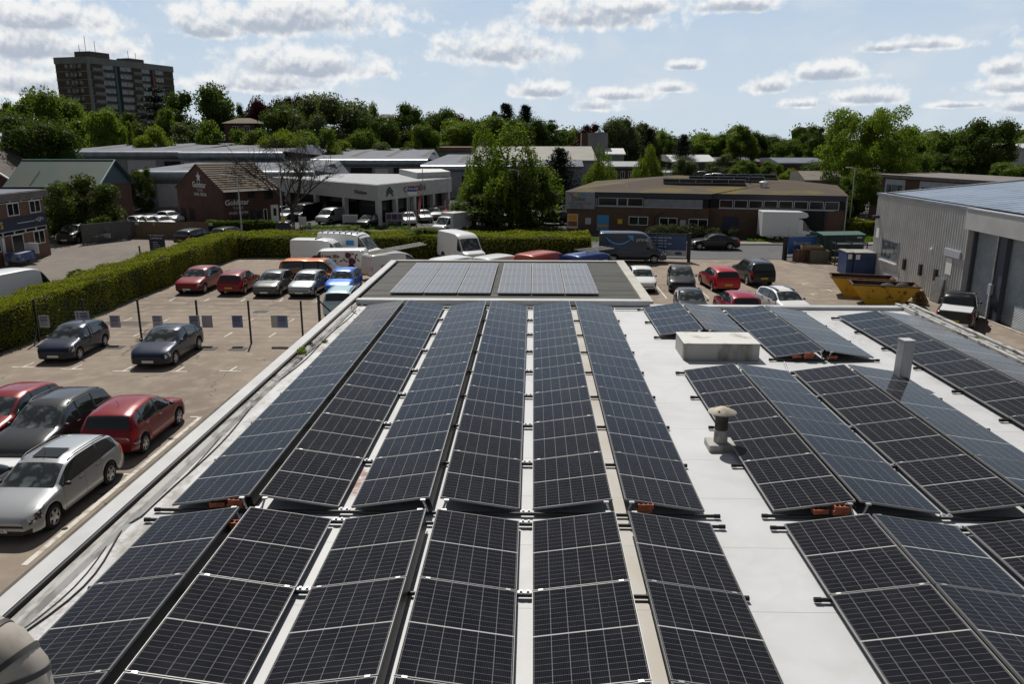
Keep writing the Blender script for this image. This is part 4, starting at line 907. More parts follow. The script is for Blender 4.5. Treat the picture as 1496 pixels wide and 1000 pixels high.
M_TILE = mat('brown_roof_tiles', (.085, .062, .042), .85, c2=(.16, .12, .05), scale=.9, amt=(.5, .75)); M_SLATE = mat('dark_roof_tiles', (.065, .055, .052), .85, c2=(.10, .085, .075), scale=1.2)
M_MOSS = mat('mossy_flat_roof', (.062, .043, .030), .95, c2=(.105, .082, .012), scale=.20, amt=(.48, .62), bump=.3); M_CONT = mat('dark_green_steel', (.018, .048, .042), .6, c2=(.012, .034, .03), scale=3)
M_BLUEB = mat('blue_banner', (.03, .11, .33), .5); M_BLUEC = mat('blue_cabinet', (.022, .05, .15), .5, c2=(.016, .036, .11), scale=2); M_YEL = mat('yellow_sign', (.62, .45, .03), .5); M_WOOD = mat('weathered_timber', (.20, .145, .095), .85, c2=(.13, .095, .065), scale=5, stretch=(8, 8, 1))
M_WHT = mat('white_lettering', (.75, .75, .74), .5); M_LGREY = mat('grey_lettering', (.42, .44, .48), .5); M_POST = mat('lamp_post_steel', (.45, .46, .44), .55, .4); M_BLKP = mat('black_post', (.012, .012, .013), .5)
def building(name, label, x, y, dx, dy, cat='building', group=None): return thing(name, label, cat, (x, y, 0), math.atan2(dy, dx), group)
def window(par, x0, x1, z0, z1, cols=2, m=None, glass=None, y=0.0, fr=.07, rows=(), name='window'):
    b = MB(); d0, d1 = y - .06, y - .005
    b.box(x0, d0, z0, x1, d1, z0 + fr); b.box(x0, d0, z1 - fr, x1, d1, z1); b.box(x0, d0, z0 + fr, x0 + fr, d1, z1 - fr); b.box(x1 - fr, d0, z0 + fr, x1, d1, z1 - fr)
    for i in range(1, cols):
        xc = x0 + (x1 - x0) * i / cols; b.box(xc - fr / 2, d0, z0 + fr, xc + fr / 2, d1, z1 - fr)
    for r_ in rows: b.box(x0 + fr, d0 + .002, r_ - fr / 2, x1 - fr, d1 - .002, r_ + fr / 2)
    f = obj(name, b, m or M_WFR, par); b = MB(); b.box(x0 + fr * .5, y - .03, z0 + fr * .5, x1 - fr * .5, y - .012, z1 - fr * .5); obj('pane', b, glass or M_WIN, f); return f
def part(par, name, m, fn, **k): b = MB(); fn(b); return obj(name, b, m, par, **k)
# 1 brick office with navy sign band (wall faces the drive)
o = building('brick_office', 'brown brick office with a navy sign band at the left frame edge', -43.4, 50.0, 0, 1)
part(o, 'wall', M_OFFBR, lambda b: b.box(0, 0, 0, 20.4, 12, 5.2)); part(o, 'fascia', M_FASC, lambda b: b.box(-.3, -.3, 5.2, 20.7, 12.3, 5.78)); part(o, 'roof', M_GREYR, lambda b: b.box(-.1, -.1, 5.781, 20.5, 12.1, 5.83))
part(o, 'sign_band', M_NAVY, lambda b: b.box(2, -.08, 2.72, 20.3, -.003, 3.76))
for i in range(6):
    x0 = 3.2 + 3.0 * i
    window(o, x0, x0 + 1.55, 3.92, 4.98, 2); window(o, x0, x0 + 1.55, 1.2 if i % 2 else .55, 2.36, 2 if i % 2 else 1)
for k in range(12): window(o, 2.2 + 1.5 * k, 3.66 + 1.5 * k, 4.985, 5.19, 1, fr=.05); window(o, 2.2 + 1.5 * k, 3.66 + 1.5 * k, 2.365, 2.715, 1, fr=.05)
text('sign_lettering', '+GF+', .52, M_WHT, o, (19.3, -.085, 3.30), (math.pi/2, 0, 0), .002); text('sign_letter', 'S', .8, M_YEL, o, (14.15, -.085, 3.25), (math.pi/2, 0, 0), .002, bold=.02)
part(o, 'sign_rule', M_LGREY, lambda b: b.box(16.2, -.084, 3.22, 18.6, -.0801, 3.30)); part(o, 'door', M_WFR, lambda b: b.box(13.9, -.06, 0, 14.25, -.004, 2.3))
# 2 teal roofed brick building
o = building('teal_roof_building', 'brick building with a teal metal pitched roof and dark teal gable', -51.4, 94.6, 0, 1)
part(o, 'wall', M_BRICK, lambda b: b.box(0, .3, 0, 8.2, 11, 4.7)); part(o, 'gable', M_TEALD, lambda b: b.extr([(0, 4.7), (8.2, 4.7), (4.1, 7.35)], 'y', .2, .5))
def rf(b): 
    b.poly([(-.35, -.1, 4.62), (-.35, 11.4, 4.62), (4.1, 11.4, 7.55), (4.1, -.1, 7.55)][::-1]); b.poly([(8.55, -.1, 4.62), (8.55, 11.4, 4.62), (4.1, 11.4, 7.55), (4.1, -.1, 7.55)])
q = part(o, 'roof', M_TEALR, rf); sm = q.modifiers.new('thick', 'SOLIDIFY'); sm.thickness = .09
part(o, 'barge_board', M_TEALE, lambda b: (b.tube([(-.4, -.16, 4.6), (4.1, -.16, 7.6)], .09, 4), b.tube([(-.4, -.15, 4.6), (-.4, 11.4, 4.6)], .07, 4)))
part(o, 'verge_trim', M_TEALD, lambda b: b.tube([(4.1, -.16, 7.58), (8.6, -.16, 4.6)], .09, 4)); part(o, 'ridge', M_TEALE, lambda b: b.tube([(4.1, -.2, 7.62), (4.1, 11.4, 7.62)], .07, 6)); part(o, 'seam', M_TEALD, lambda b: b.tube([(-.35, 8.2, 4.75), (2.2, 8.2, 6.45)], .04, 4))
# 2b far left house roof
o = building('gabled_house', 'dark tiled roof with white barge board at far left edge', -85, 106, 1, 0)
part(o, 'wall', M_BRICK, lambda b: b.box(4, .3, 0, 16, 14, 4.4)); part(o, 'gable', M_BRICK, lambda b: b.extr([(4, 4.4), (16, 4.4), (10, 8.3)], 'y', .3, .6))
q = part(o, 'roof', M_SLATE, lambda b: (b.poly([(3.4, 0, 4.1), (10, 0, 8.5), (10, 14.3, 8.5), (3.4, 14.3, 4.1)]), b.poly([(16.6, 0, 4.1), (16.6, 14.3, 4.1), (10, 14.3, 8.5), (10, 0, 8.5)]))); q.modifiers.new('thick', 'SOLIDIFY').thickness = .12
part(o, 'barge_board', M_WFR, lambda b: b.tube([(10, -.1, 8.5), (16.7, -.1, 4.05)], .14, 4))
# 3 taxi office
C0, AD, BD = (-35.4, 91.2), (-.757, .653), (.653, .757)
o = building('taxi_office', 'red brick taxi office with a star sign and tiled roof', C0[0], C0[1], BD[0], BD[1])
part(o, 'wall', M_BRICK, lambda b: b.box(0, 0, 0, 7.3, 11.2, 4.45)); part(o, 'gable', M_BRICK, lambda b: b.extr([(0, 4.45), (11.2, 4.45), (5.6, 7.15)], 'x', 0, .3))
q = part(o, 'roof', M_TILE, lambda b: (b.poly([(-.1, -.4, 4.28), (7.4, -.4, 4.28), (7.4, 5.6, 7.3), (-.1, 5.6, 7.3)]), b.poly([(-.1, 11.6, 4.28), (-.1, 5.6, 7.3), (7.4, 5.6, 7.3), (7.4, 11.6, 4.28)]))); q.modifiers.new('thick', 'SOLIDIFY').thickness = .1
def tl(b):
    for i in range(13):
        f = i / 13; y0, z0 = -.4 + 6 * f, 4.28 + 3.02 * f + .02; b.box(-.1, y0, z0, 7.4, y0 + .05, z0 + .045)
part(o, 'tile_course', M_SLATE, tl); part(o, 'gutter', M_WFR, lambda b: b.tube([(-.1, -.47, 4.25), (7.4, -.47, 4.25)], .08, 6)); part(o, 'chimney_pot', M_SLATE, lambda b: b.lathe([(.16, 7.2), (.13, 7.75)], 8)).location = (5.2, 5.6, 0)
G9 = (math.pi/2, 0, -math.pi/2)
def star(b):
    pts = [( -.02, 7.6 - 2.0 + .55 * (1 if k % 2 == 0 else .42) * math.sin(math.pi/2 + k * math.pi/5) * -1 * 0, 0) for k in range(1)]
    P2 = [(.62 * (1 if k % 2 == 0 else .42) * math.cos(math.pi/2 + k * math.pi/5), .62 * (1 if k % 2 == 0 else .42) * math.sin(math.pi/2 + k * math.pi/5)) for k in range(10)]
    b.extr([(5.3 + p, 5.75 + q_) for p, q_ in P2], 'x', -.06, -.005)
part(o, 'star_emblem', M_WHT, star)
text('sign_lettering', 'Goldstar', .92, M_WHT, o, (-.04, 5.3, 4.83), G9, .01, bold=.012); text('sign_lettering', 'TAXIS', .56, M_LGREY, o, (-.04, 5.2, 4.22), G9, .01); text('sign_lettering', '01603 700700', .52, M_WHT, o, (-.04, 5.2, 3.72), G9, .01)
text('sign_lettering', 'Goldstar', .85, M_WHT, o, (1.7, -.04, 2.95), (math.pi/2, 0, 0), .01, bold=.012); text('sign_lettering', 'TAXIS', .5, M_LGREY, o, (1.8, -.04, 2.3), (math.pi/2, 0, 0), .01); text('sign_lettering', '01603 700700', .42, M_WHT, o, (1.8, -.04, 1.75), (math.pi/2, 0, 0), .01)
window(o, .5, 1.6, 3.0 + .45, 4.2, 2, M_DARKW); window(o, 3.2, 4.0, 3.4, 4.2, 1, M_DARKW); window(o, 5.4, 6.4, 3.1, 4.1, 2, M_DARKW); window(o, .9, 2.9, .5, 1.4, 2, M_DARKW); window(o, 3.3, 4.7, .1, 1.9, 2, M_NAVY); window(o, 5.0, 5.5, .1, 2.0, 1)
part(o, 'notice_board', M_WHT, lambda b: b.box(6.0, -.08, .2, 7.0, -.004, 2.4)); part(o, 'emblem', M_DARKW, lambda b: b.prism([(6.3, -.09), (6.7, -.09), (6.6, -.081), (6.4, -.081)], 1.1, 2.0))
for yv in (7.2, 9.4):
    b = MB(); b.box(-.05, yv, .6, -.004, yv + 1.2, 1.9); obj('boarded_window', b, M_DARKW, o)
# 4 and 5 curved industrial units
def curved_unit(name, label, x0, x1, y0, dep, zt, zw, zback, sheds=True, grp='industrial units', openings=()):
    o = building(name, label, x0, y0, 1, 0, group=grp); w_ = x1 - x0
    part(o, 'wall', M_GREYW, lambda b: b.box(0, .9, 0, w_, dep, zw))
    def fas(b):
        pts = []
        for i in range(9):
            a = math.pi * (-.42 + .92 * i / 8); pts.append((1.0 - 1.0 * math.cos(a), (zt + zw) / 2 + (zt - zw) / 2 * math.sin(a)))
        b.extr(pts + [(1.3, zt), (1.3, zw)], 'x', 0, w_)
    part(o, 'curved_fascia', M_CURV, fas, smooth=40)
    q = part(o, 'roof', M_GREYR, lambda b: (b.poly([(0, .9, zt + .01), (w_, .9, zt + .01), (w_ - 2, dep, zback), (2, dep, zback)]), b.poly([(0, .9, zt + .01), (2, dep, zback), (0, dep, zw)]), b.poly([(w_, .9, zt + .01), (w_, dep, zw), (w_ - 2, dep, zback)])))
    n = int(w_ / 6)
    for i in range(n):
        xx = (i + .7) * w_ / n; b = MB(); zz = lambda f: zt + (zback - zt) * f + .03
        b.poly([(xx, .9 + (dep - .9) * .2, zz(.2)), (xx + 1.1, .9 + (dep - .9) * .2, zz(.2)), (xx + 1.1, .9 + (dep - .9) * .75, zz(.75)), (xx, .9 + (dep - .9) * .75, zz(.75))]); obj('rooflight', b, M_SLATE, o)
    for (a, b_, m, nm, z0, z1) in openings: part(o, nm, m, lambda b: b.box(a, .84, z0, b_, .896, z1))
    return o
curved_unit('industrial_unit', 'long grey unit with rolled eaves behind the teal roof, left half', -83, -59, 140, 26, 8.0, 6.6, 9.1, openings=((8, 10, M_WIN, 'window', 3.5, 6), (12, 17, M_WHITEW, 'wall_panel', 2, 6.4), (18.5, 22.5, M_DARKW, 'opening', 1, 6.2)))
curved_unit('industrial_unit', 'long grey unit with rolled eaves and a blue panel, right half', -59, -41.5, 134, 30, 8.0, 6.6, 9.0, openings=((.6, 3.6, M_WFR, 'window', 4.5, 6.2), (4, 9, M_WHITEW, 'wall_panel', 1, 6.4), (9.6, 15.4, M_BLUEB, 'blue_panel', 4.6, 6.5)))
o = curved_unit('industrial_unit', 'low unit with pale blue roof and swollen eaves behind the taxi office', -57, -31, 114, 24, 5.7, 3.9, 6.4, openings=((3, 9, M_WHITEW, 'wall_panel', .5, 3.8), (14, 17, M_NAVY, 'sign_board', 2.2, 3.4)))
text('sign_lettering', 'PE', .8, M_LGREY, o, (14.8, .8, 2.8), (math.pi/2, 0, 0), .004)
curved_unit('industrial_unit', 'grey unit with a flat dark roof above the car showroom, left part', -47, -19.5, 150, 28, 6.4, 5.0, 7.9, openings=((13, 17, M_DARKW, 'opening', 1.5, 4.8), (17.5, 20, M_WHITEW, 'wall_panel', 2, 4.6), (21, 26, M_DARKW, 'opening', 2, 4.8)))
curved_unit('industrial_unit', 'grey stepped unit right of the pyramid roof, above the showroom', -19.3, -3.0, 139, 27, 5.7, 4.5, 6.9, openings=((7, 14, M_DARKW, 'opening', .5, 3.8), (9.6, 10, M_WFR, 'door_post', .5, 4.4)))
o = building('brown_roof_shed', 'low shed with a rusty brown roof behind the grey units', -24.5, 186, 1, 0)
part(o, 'wall', M_GREYW, lambda b: b.box(0, 0, 0, 13, 12, 7.0)); part(o, 'roof', mat('rusty_roof', (.22, .13, .10), .8, c2=(.17, .1, .075), scale=.6), lambda b: b.extr([(-.3, 7), (13, 7.3), (11, 8.1), (2.5, 8.1)], 'y', -.2, 12)); part(o, 'chimney', M_CURV, lambda b: b.box(12.6, -1, 5, 14.2, .6, 9.2))
o = thing('pyramid_kiosk', 'small kiosk with a pale pyramid roof above the showroom', 'kiosk', (-19.6, 128, 0))
part(o, 'wall', M_GREYW, lambda b: b.box(-2, -2, 0, 2, 2, 3.4)); part(o, 'roof', M_WHITEW, lambda b: b.add([(-2.9, -2.9, 3.3), (2.9, -2.9, 3.3), (2.9, 2.9, 3.3), (-2.9, 2.9, 3.3), (0, 0, 5.0)], [(0, 1, 4), (1, 2, 4), (2, 3, 4), (3, 0, 4), (3, 2, 1, 0)]))
# 6 car showroom (corner building)
o = building('car_showroom', 'white car showroom with deep fascia and glazed corner', 0, 0, 1, 0)
K0, K1, K2 = (-18.2, 94.2), (-36.6, 113.0), (-11.2, 111.5); KB = (-28, 124)
M_SHW = weathered('showroom_fascia', (.56, .56, .545), .5, .85)
part(o, 'fascia', M_SHW, lambda b: b.prism([K0, K2, (-14, 122), KB, K1], 3.0, 4.85)); part(o, 'roof', M_GREYW, lambda b: b.prism([(-18.2, 94.6), (-11.6, 111.4), (-14.2, 121.6), (-28, 123.5), (-36.2, 113)], 4.851, 4.9))
def inset(p, q, d, a): return (p[0] + (q[0] - p[0]) * a, p[1] + (q[1] - p[1]) * a + d)
part(o, 'glazing', M_WIN, lambda b: b.prism([(-18.2, 96.2), (-12.2, 111.6), (-14.4, 121), (-28, 123), (-35.4, 113.2)], .25, 2.999)); part(o, 'plinth', M_CONC, lambda b: b.prism([(-18.2, 95.9), (-12.0, 111.6), (-14.3, 121.2), (-28, 123.2), (-35.7, 113.2)], 0, .249))
for f in (0, .28, .55, .85):
    b = MB(); x, y = inset(K0, K1, .35, f); b.cbox(x, y, 0, .55, .55, 2.998, 0, .78); obj('column', b, M_SHW, o)
for f in (.22, .45, .72, .95):
    b = MB(); x, y = inset(K0, K2, .35, f); b.cbox(x - .2, y, 0, .5, .5, 2.998, 0, 1.2); obj('column', b, M_SHW, o)
part(o, 'parapet', M_SHW, lambda b: b.prism([(-15.5, 108), (-11.4, 112), (-13.8, 121.8), (-20, 121)], 4.901, 5.7))
aR = math.atan2(K2[1] - K0[1], K2[0] - K0[0]); aL = math.atan2(K0[1] - K1[1], K0[0] - K1[0])
def onr(f, z, out=.06): d = Vector((math.cos(aR), math.sin(aR))); n_ = Vector((d.y, -d.x)); p = Vector(K0) + d * f + n_ * out; return (p.x, p.y, z)
def onl(f, z, out=.06): d = Vector((math.cos(aL), math.sin(aL))); n_ = Vector((d.y, -d.x)); p = Vector(K1) + d * f + n_ * out; return (p.x, p.y, z)
LT = math.hypot(K0[0] - K1[0], K0[1] - K1[1]); M_REDL = mat('red_lettering', (.30, .012, .02), .5); M_DKL = mat('dark_lettering', (.05, .05, .055), .5)
text('sign_lettering', 'CITROËN', .95, M_REDL, o, onr(8.6, 3.95), (math.pi/2, 0, aR), .01, wide=1.35, bold=.02); text('sign_lettering', 'Whitlows', .72, M_DKL, o, onl(LT - 3.6, 3.85), (math.pi/2, 0, aL), .01)
for dz in (0, .42):
    b = MB(); P2 = [(-.75, 0), (0, .62), (.75, 0), (.75, -.24), (0, .34), (-.75, -.24)]; b.add([(p, 0, q_) for p, q_ in P2] + [(p, -.03, q_) for p, q_ in P2], [(0, 1, 4, 5), (1, 2, 3, 4), (6, 11, 10, 7), (7, 10, 9, 8)])
    obj('chevron_emblem', b, M_DKL, o, loc=onr(2.6, 3.55 + dz), rot=(0, 0, aR))
# 7 tower block
tx, ty = -161.6, 300; TL, TR = (-176, 304), (-149.5, 343)
dR = Vector((TR[0] - tx, TR[1] - ty)); lenR = dR.length; dR.normalize(); 
o = building('tower_block', 'twelve storey concrete and brick tower block above the trees', tx, ty, dR.x, dR.y)
M_TCON = weathered('tower_concrete', (.22, .22, .225), .85, .75, scale=.3); M_TBR = mat('tower_brick', (.095, .066, .050), .9, c2=(.075, .054, .042), scale=.3); M_TWIN = mat('tower_window', (.19, .20, .21), .2, c2=(.04, .045, .05), scale=.9, amt=(.45, .6)); M_TEALP = mat('teal_stair_panel', (.03, .10, .11), .6); M_REDP = mat('red_stair_panel', (.26, .025, .03), .6)
DW = 15.0
part(o, 'wall', M_TBR, lambda b: b.box(0, 0, 0, lenR, DW, 36.4)); part(o, 'parapet', M_TCON, lambda b: b.box(-.25, -.25, 36.4, lenR + .2, DW + .2, 38.6)); part(o, 'plant_room', M_SLATE, lambda b: (b.box(3.5, 2, 38.6, 13, 9, 40.8))); part(o, 'plant_room', M_SLATE, lambda b: b.box(24, 3, 38.6, 32, 9, 40.2))
def slabs(b):
    for k in range(13): b.box(-.2, -.2, 2.6 + 2.82 * k - .18, lenR + .15, DW + .1, 2.6 + 2.82 * k + .12)
part(o, 'floor_slab', M_TCON, slabs); part(o, 'corner_pier', M_TCON, lambda b: (b.box(-.22, -.21, 0, .8, .6, 36.4)))
for k in range(12):
    z = 2.75 + 2.82 * k
    for (a, c) in ((6.5, 12), (15.2, 21), (26.5, 31), (34, 38.6)):
        b = MB(); b.box(a, -.12, z + .95, c, -.004, z + 2.45); obj('window', b, M_TWIN, o)
    for (a, c) in ((1.4, 6.2), (21.6, 25.6)):
        b = MB(); b.box(a, -.9, z, c, -.205, z + 1.15); obj('balcony', b, M_TCON, o)
    b = MB(); 
    for q_ in (3.2, 5.4, 7.0, 9.3): b.box(-.12, q_, z + .9, -.004, q_ + 1.3, z + 2.3)
    obj('window', b, M_TWIN, o)
    b = MB(); b.box(-1.1, 4.8, z, -.205, 8.4, z + .85); obj('balcony', b, M_SLATE, o)
part(o, 'stair_panel', M_TEALP, lambda b: b.box(12.4, -.26, 1, 13.5, -.21, 36)); part(o, 'stair_window', M_DARKW, lambda b: b.box(13.51, -.25, 1, 15, -.21, 36)); part(o, 'stair_panel', M_REDP, lambda b: b.box(32.4, -.26, 1, 33.3, -.21, 36)); part(o, 'stair_window', M_DARKW, lambda b: b.box(31.2, -.25, 1, 32.39, -.21, 36))
for x, h in ((5, 5.5), (9.5, 4.2), (2, 2.2), (26, 2.4), (30, 1.8)): part(o, 'mast', M_SLATE, lambda b: b.tube([(x, 5, 38.6), (x, 5, 40.8 + h)], .09, 5))
# houses among the trees
def house(u0, u1, vt, ve, y, label, wallm=M_BRICK, roofm=M_TILE, vb=None):
    x0, zt = at_y(u0, vt, y); x1, ze = at_y(u1, ve, y); w_ = x1 - x0
    o = building('house', label, x0, y, 1, 0, 'house', 'houses among the trees')
    part(o, 'wall', wallm, lambda b: b.box(.3, .3, 0, w_ - .3, 8, ze)); part(o, 'roof', roofm, lambda b: b.add([(-.2, -.2, ze), (w_ + .2, -.2, ze), (w_ + .2, 8.4, ze), (-.2, 8.4, ze), (w_ * .3, 4, zt), (w_ * .7, 4, zt)], [(0, 1, 5, 4), (1, 2, 5), (2, 3, 4, 5), (3, 0, 4), (3, 2, 1, 0)]))
    for f in (.3, .65): window(o, w_ * f, w_ * f + 1.3, ze - 1.9, ze - .6, 2, y=.3)
    return o
house(92, 126, 174, 184, 200, 'house with a brown hipped roof below the tower block'); house(97, 122, 188, 196, 180, 'lower brown roofed house in front of the hipped house', roofm=M_SLATE); house(324, 372, 172, 180, 190, 'brick house with a hipped roof left of the copper trees')
house(-6, 9, 155, 160, 210, 'brick house block at the far left frame edge', M_BRICK, M_SLATE); house(548, 573, 166, 172, 215, 'dark roofed house between the dark green trees', M_BROWNBR, M_SLATE)
# middle distance right of the willow
o = building('grey_tower_building', 'windowless grey concrete tower above the warehouse roofs', 11.2, 190, 1, 0); part(o, 'wall', mat('tower_grey', (.24, .245, .26), .85, c2=(.2, .2, .21), scale=.2), lambda b: b.box(1.4, 0, 0, 6, 6, 11.3)); part(o, 'side_wall', M_BRICK, lambda b: b.box(0, .05, 0, 1.39, 6, 11.25))
def flat(name, label, u0, u1, v0, y, dep, wm, rm, zb=None, rise=.6, cat='building', grp=None, wins=0):
    x0, zt = at_y(u0, v0, y); x1 = at_y(u1, v0, y)[0]; w_ = x1 - x0; o = building(name, label, x0, y, 1, 0, cat, grp)
    part(o, 'wall', wm, lambda b: b.box(0, 0, 0, w_, dep, zt - .3)); part(o, 'roof', rm, lambda b: b.extr([(-.3, zt - .3), (dep + .3, zt - .3), (dep + .3, zt + rise - .2), (dep * .5, zt + rise), (-.3, zt)], 'x', -.3, w_ + .3))
    for i in range(wins): window(o, w_ * (i + .3) / wins, w_ * (i + .85) / wins, zt - 2.2, zt - .9, 2)
    return o
flat('warehouse_unit', 'wide pale roofed warehouse behind the willow and the pine', 690, 870, 234, 150, 32, M_GREYW, mat('buff_roof', (.20, .195, .175), .7, c2=(.16, .155, .14), scale=.3), rise=2.3)
flat('warehouse_unit', 'grey sided warehouse end with pale gutter right of the pine', 756, 850, 243, 138, 9, mat('slate_cladding', (.15, .16, .18), .6), M_GREYR, rise=.8)
flat('brick_works', 'long red brick works with rows of white windows', 880, 938, 243, 152, 14, M_BRICK, M_GREYW, rise=.7, wins=5); flat('white_roof_shed', 'shed with a bright white roof behind the brick works', 887, 912, 225, 185, 10, M_GREYW, M_WHITEW, rise=1.2)
flat('far_shed', 'far shed with a pale ribbed roof beside the round bush', 984, 1046, 236, 200, 20, mat('dark_green_wall', (.04, .06, .055), .7), M_WHITEW, rise=1.4); flat('far_shed', 'far grey shed roof behind the copper bush', 1046, 1165, 236, 215, 16, M_GREYW, M_GREYR, rise=.9)
flat('white_garage', 'small white garage left of the round bush', 970, 990, 252, 150, 8, M_WHITEW, M_GREYW, rise=.2)
o = flat('brick_house_block', 'red brick block with a grey roof behind the paint centre', 1139, 1206, 238, 150, 12, M_BRICK, M_GREYR, rise=.8); window(o, 5.9, 7.6, 2.9, 4.2, 2)
flat('low_gable', 'low grey gabled roof just behind the paint centre', 1178, 1232, 263, 112, 6, M_GREYW, M_FASC, rise=1.1); flat('far_white_shed', 'far white shed roof at the right frame edge', 1468, 1560, 216, 170, 20, M_WHITEW, M_WHITEW, rise=.8)
# 10 paint centre
F0, F1, G0, G1 = (3.8, 89.3), (18.7, 85.6), (19.7, 86.6), (31.8, 83.6)
o = building('paint_centre', 'long brown brick paint centre with mossy roof and grey sign', F0[0], F0[1], F1[0] - F0[0], F1[1] - F0[1])
LF = math.hypot(F1[0] - F0[0], F1[1] - F0[1]); SB = .75; XR = LF + .9; XE = XR + 12.6
part(o, 'wall', M_BROWNBR, lambda b: (b.box(0, 0, 0, LF, 20, 3.0), b.box(LF, SB, 0, XE, 20, 3.0))); part(o, 'fascia', mat('dark_blue_fascia', (.028, .034, .045), .6), lambda b: (b.box(-.15, -.15, 3.95, LF + .15, .2, 4.5), b.box(LF + .151, SB - .15, 3.93, XE + .15, SB + .2, 4.48)))
part(o, 'clerestory_wall', M_DARKW, lambda b: (b.box(.1, .05, 3.0, LF - .1, 19, 3.95), b.box(LF, SB + .05, 3.0, XE - .1, 19, 3.93)))
part(o, 'roof', M_MOSS, lambda b: b.add([(-.2, -.2, 4.501), (LF + .2, -.2, 4.501), (LF + .2, SB - .2, 4.49), (XE + .2, SB - .2, 4.49), (XE + 1.2, 20, 4.5), (-.2, 20, 4.6), (11, 12, 5.85), (24, 12, 5.45)], [(0, 1, 7, 6), (1, 2, 3, 7), (3, 4, 7), (4, 5, 6, 7), (5, 0, 6)]))
part(o, 'panel', M_GREYW, lambda b: (b.box(8.5, -.06, 3.0, LF - .7, .04, 3.85), b.box(1.9, -.05, 3.02, 3.4, .04, 3.85)))
for a, c, n_ in ((3.5, 5.6, 1), (5.6, 6.7, 1), (6.7, 8.4, 1)): window(o, a, c, 3.02, 3.92, n_, M_LGREY, y=-.01)
for i in range(8): window(o, XR + .1 + 1.5 * i, XR + 1.5 + 1.5 * i, 3.0, 3.88, 1, M_LGREY, y=SB - .01)
part(o, 'sill_strip', M_LGREY, lambda b: (b.box(1.9, -.08, 2.92, LF - .7, -.003, 3.0), b.box(XR, SB - .08, 2.92, XE - 1, SB - .003, 2.999)))
window(o, 6.9, 9.0, 1.0, 1.95, 2); window(o, 10.2, 12.1, .95, 1.9, 2); window(o, 13.3, 15.3, .9, 1.85, 2); part(o, 'meter_box', M_LGREY, lambda b: b.box(12.4, -.1, .95, 13.0, -.003, 1.7))
part(o, 'door', mat('dark_blue_door', (.012, .02, .05), .5), lambda b: b.box(LF + 1.5, SB - .05, .1, LF + 3.1, SB - .003, 2.1)); part(o, 'loading_opening', M_DARKW, lambda b: b.box(XE - 6.0, SB - .06, 0, XE - 1.9, SB - .003, 2.9)); part(o, 'opening_frame', M_NAVY, lambda b: b.box(XE - 6.2, SB - .1, 0, XE - 6.001, SB - .002, 3.0 - .09)); part(o, 'opening_frame', M_NAVY, lambda b: (b.box(XE - 1.899, SB - .1, 0, XE - 1.7, SB - .002, 2.91)))
part(o, 'downpipe', M_BLKP, lambda b: b.tube([(9.7, -.08, 0), (9.7, -.08, 2.0), (10.5, -.12, 2.4)], .05, 6)); part(o, 'corner_post', M_POST, lambda b: b.tube([(XE + .1, SB - .1, 0), (XE + .1, SB - .1, 4.4)], .07, 6))
for i, (a, y_, l) in enumerate(((9.9, 6.5, 9.0), (12.6, 9.5, 8.4), (15, 12, 7.4))):
    b = MB(); z_ = 5.25 + i * .18; b.extr([(y_, z_ - .3), (y_ + 1.4, z_ - .3), (y_ + 1.4, z_ + .15), (y_, z_ + .42)], 'x', a, a + l); q = obj('rooflight', b, M_WIN, o)
    b = MB(); b.box(a - .05, y_ - .07, z_ + .40, a + l + .05, y_ + .02, z_ + .48); b.box(a - .05, y_ - .07, z_ - .02, a + l + .05, y_ - .001, z_ + .04)
    for k in range(6): b.box(a + l * k / 5 - .04, y_ - .06, z_ + .041, a + l * k / 5 + .04, y_ - .002, z_ + .399)
    obj('rooflight_frame', b, M_CURV, q)
part(o, 'roof_vent', M_GALV, lambda b: b.lathe([(.35, 4.9), (.35, 5.3), (.5, 5.3), (.5, 5.5), (.2, 5.6)], 12)).location = (XE - 8, 6, 0); part(o, 'stub_pipe', M_BLKP, lambda b: b.tube([(XE - 9.4, 8, 5), (XE - 9.4, 8, 6.1)], .06, 5)); part(o, 'roof_bollard', M_WHT, lambda b: b.lathe([(.1, 4.6), (.1, 4.9)], 8)).location = (6.0, 4, 0)
sg = part(o, 'sign_board', mat('grey_sign', (.24, .255, .28), .5), lambda b: b.box(-.1, -.3, 2.65, 3.15, -.16, 4.5))
text('sign_lettering', 'Dulux', .62, M_DKL, sg, (1.35, -.31, 3.72), (math.pi/2, 0, 0), .003, bold=.014); text('sign_lettering', 'DECORATOR', .42, M_DKL, sg, (1.5, -.31, 3.22), (math.pi/2, 0, 0), .003); text('sign_lettering', 'CENTRE', .42, M_DKL, sg, (1.15, -.31, 2.88), (math.pi/2, 0, 0), .003)
for cx, c, a0 in ((.55, (.5, .03, .04), .3), (1.0, (.55, .4, .04), -.25), (1.5, (.12, .35, .12), .2), (1.95, (.05, .25, .45), .45)):
    b = MB(); b.M = Matrix.Translation((cx, 0, 4.17)) @ Matrix.Rotation(a0, 4, 'Y'); b.box(-.3, -.312, -.08, .3, -.302, .08); obj('colour_flash', b, mat('flash_colour', c, .5), sg)
b = MB(); b.box(.1, -.06, .45, 1.3, -.003, 2.05); q = obj('poster', b, mat('cream_poster', (.55, .50, .36), .6), o); b = MB(); b.box(.2, -.07, 1.35, 1.2, -.0601, 1.95); obj('orange_panel', b, mat('orange_print', (.65, .25, .02), .6), q); b = MB(); b.box(.2, -.07, .7, 1.2, -.0601, 1.25); obj('brown_panel', b, mat('brown_print', (.2, .08, .05), .6), q)
b = MB(); b.box(3.4, -.06, .3, 4.75, -.003, 2.0); q = obj('poster', b, mat('blue_poster', (.06, .26, .5), .6), o); b = MB(); b.box(3.5, -.07, .7, 4.65, -.0601, .95); obj('orange_panel', b, mat('orange_print', (.6, .3, .03), .6), q)
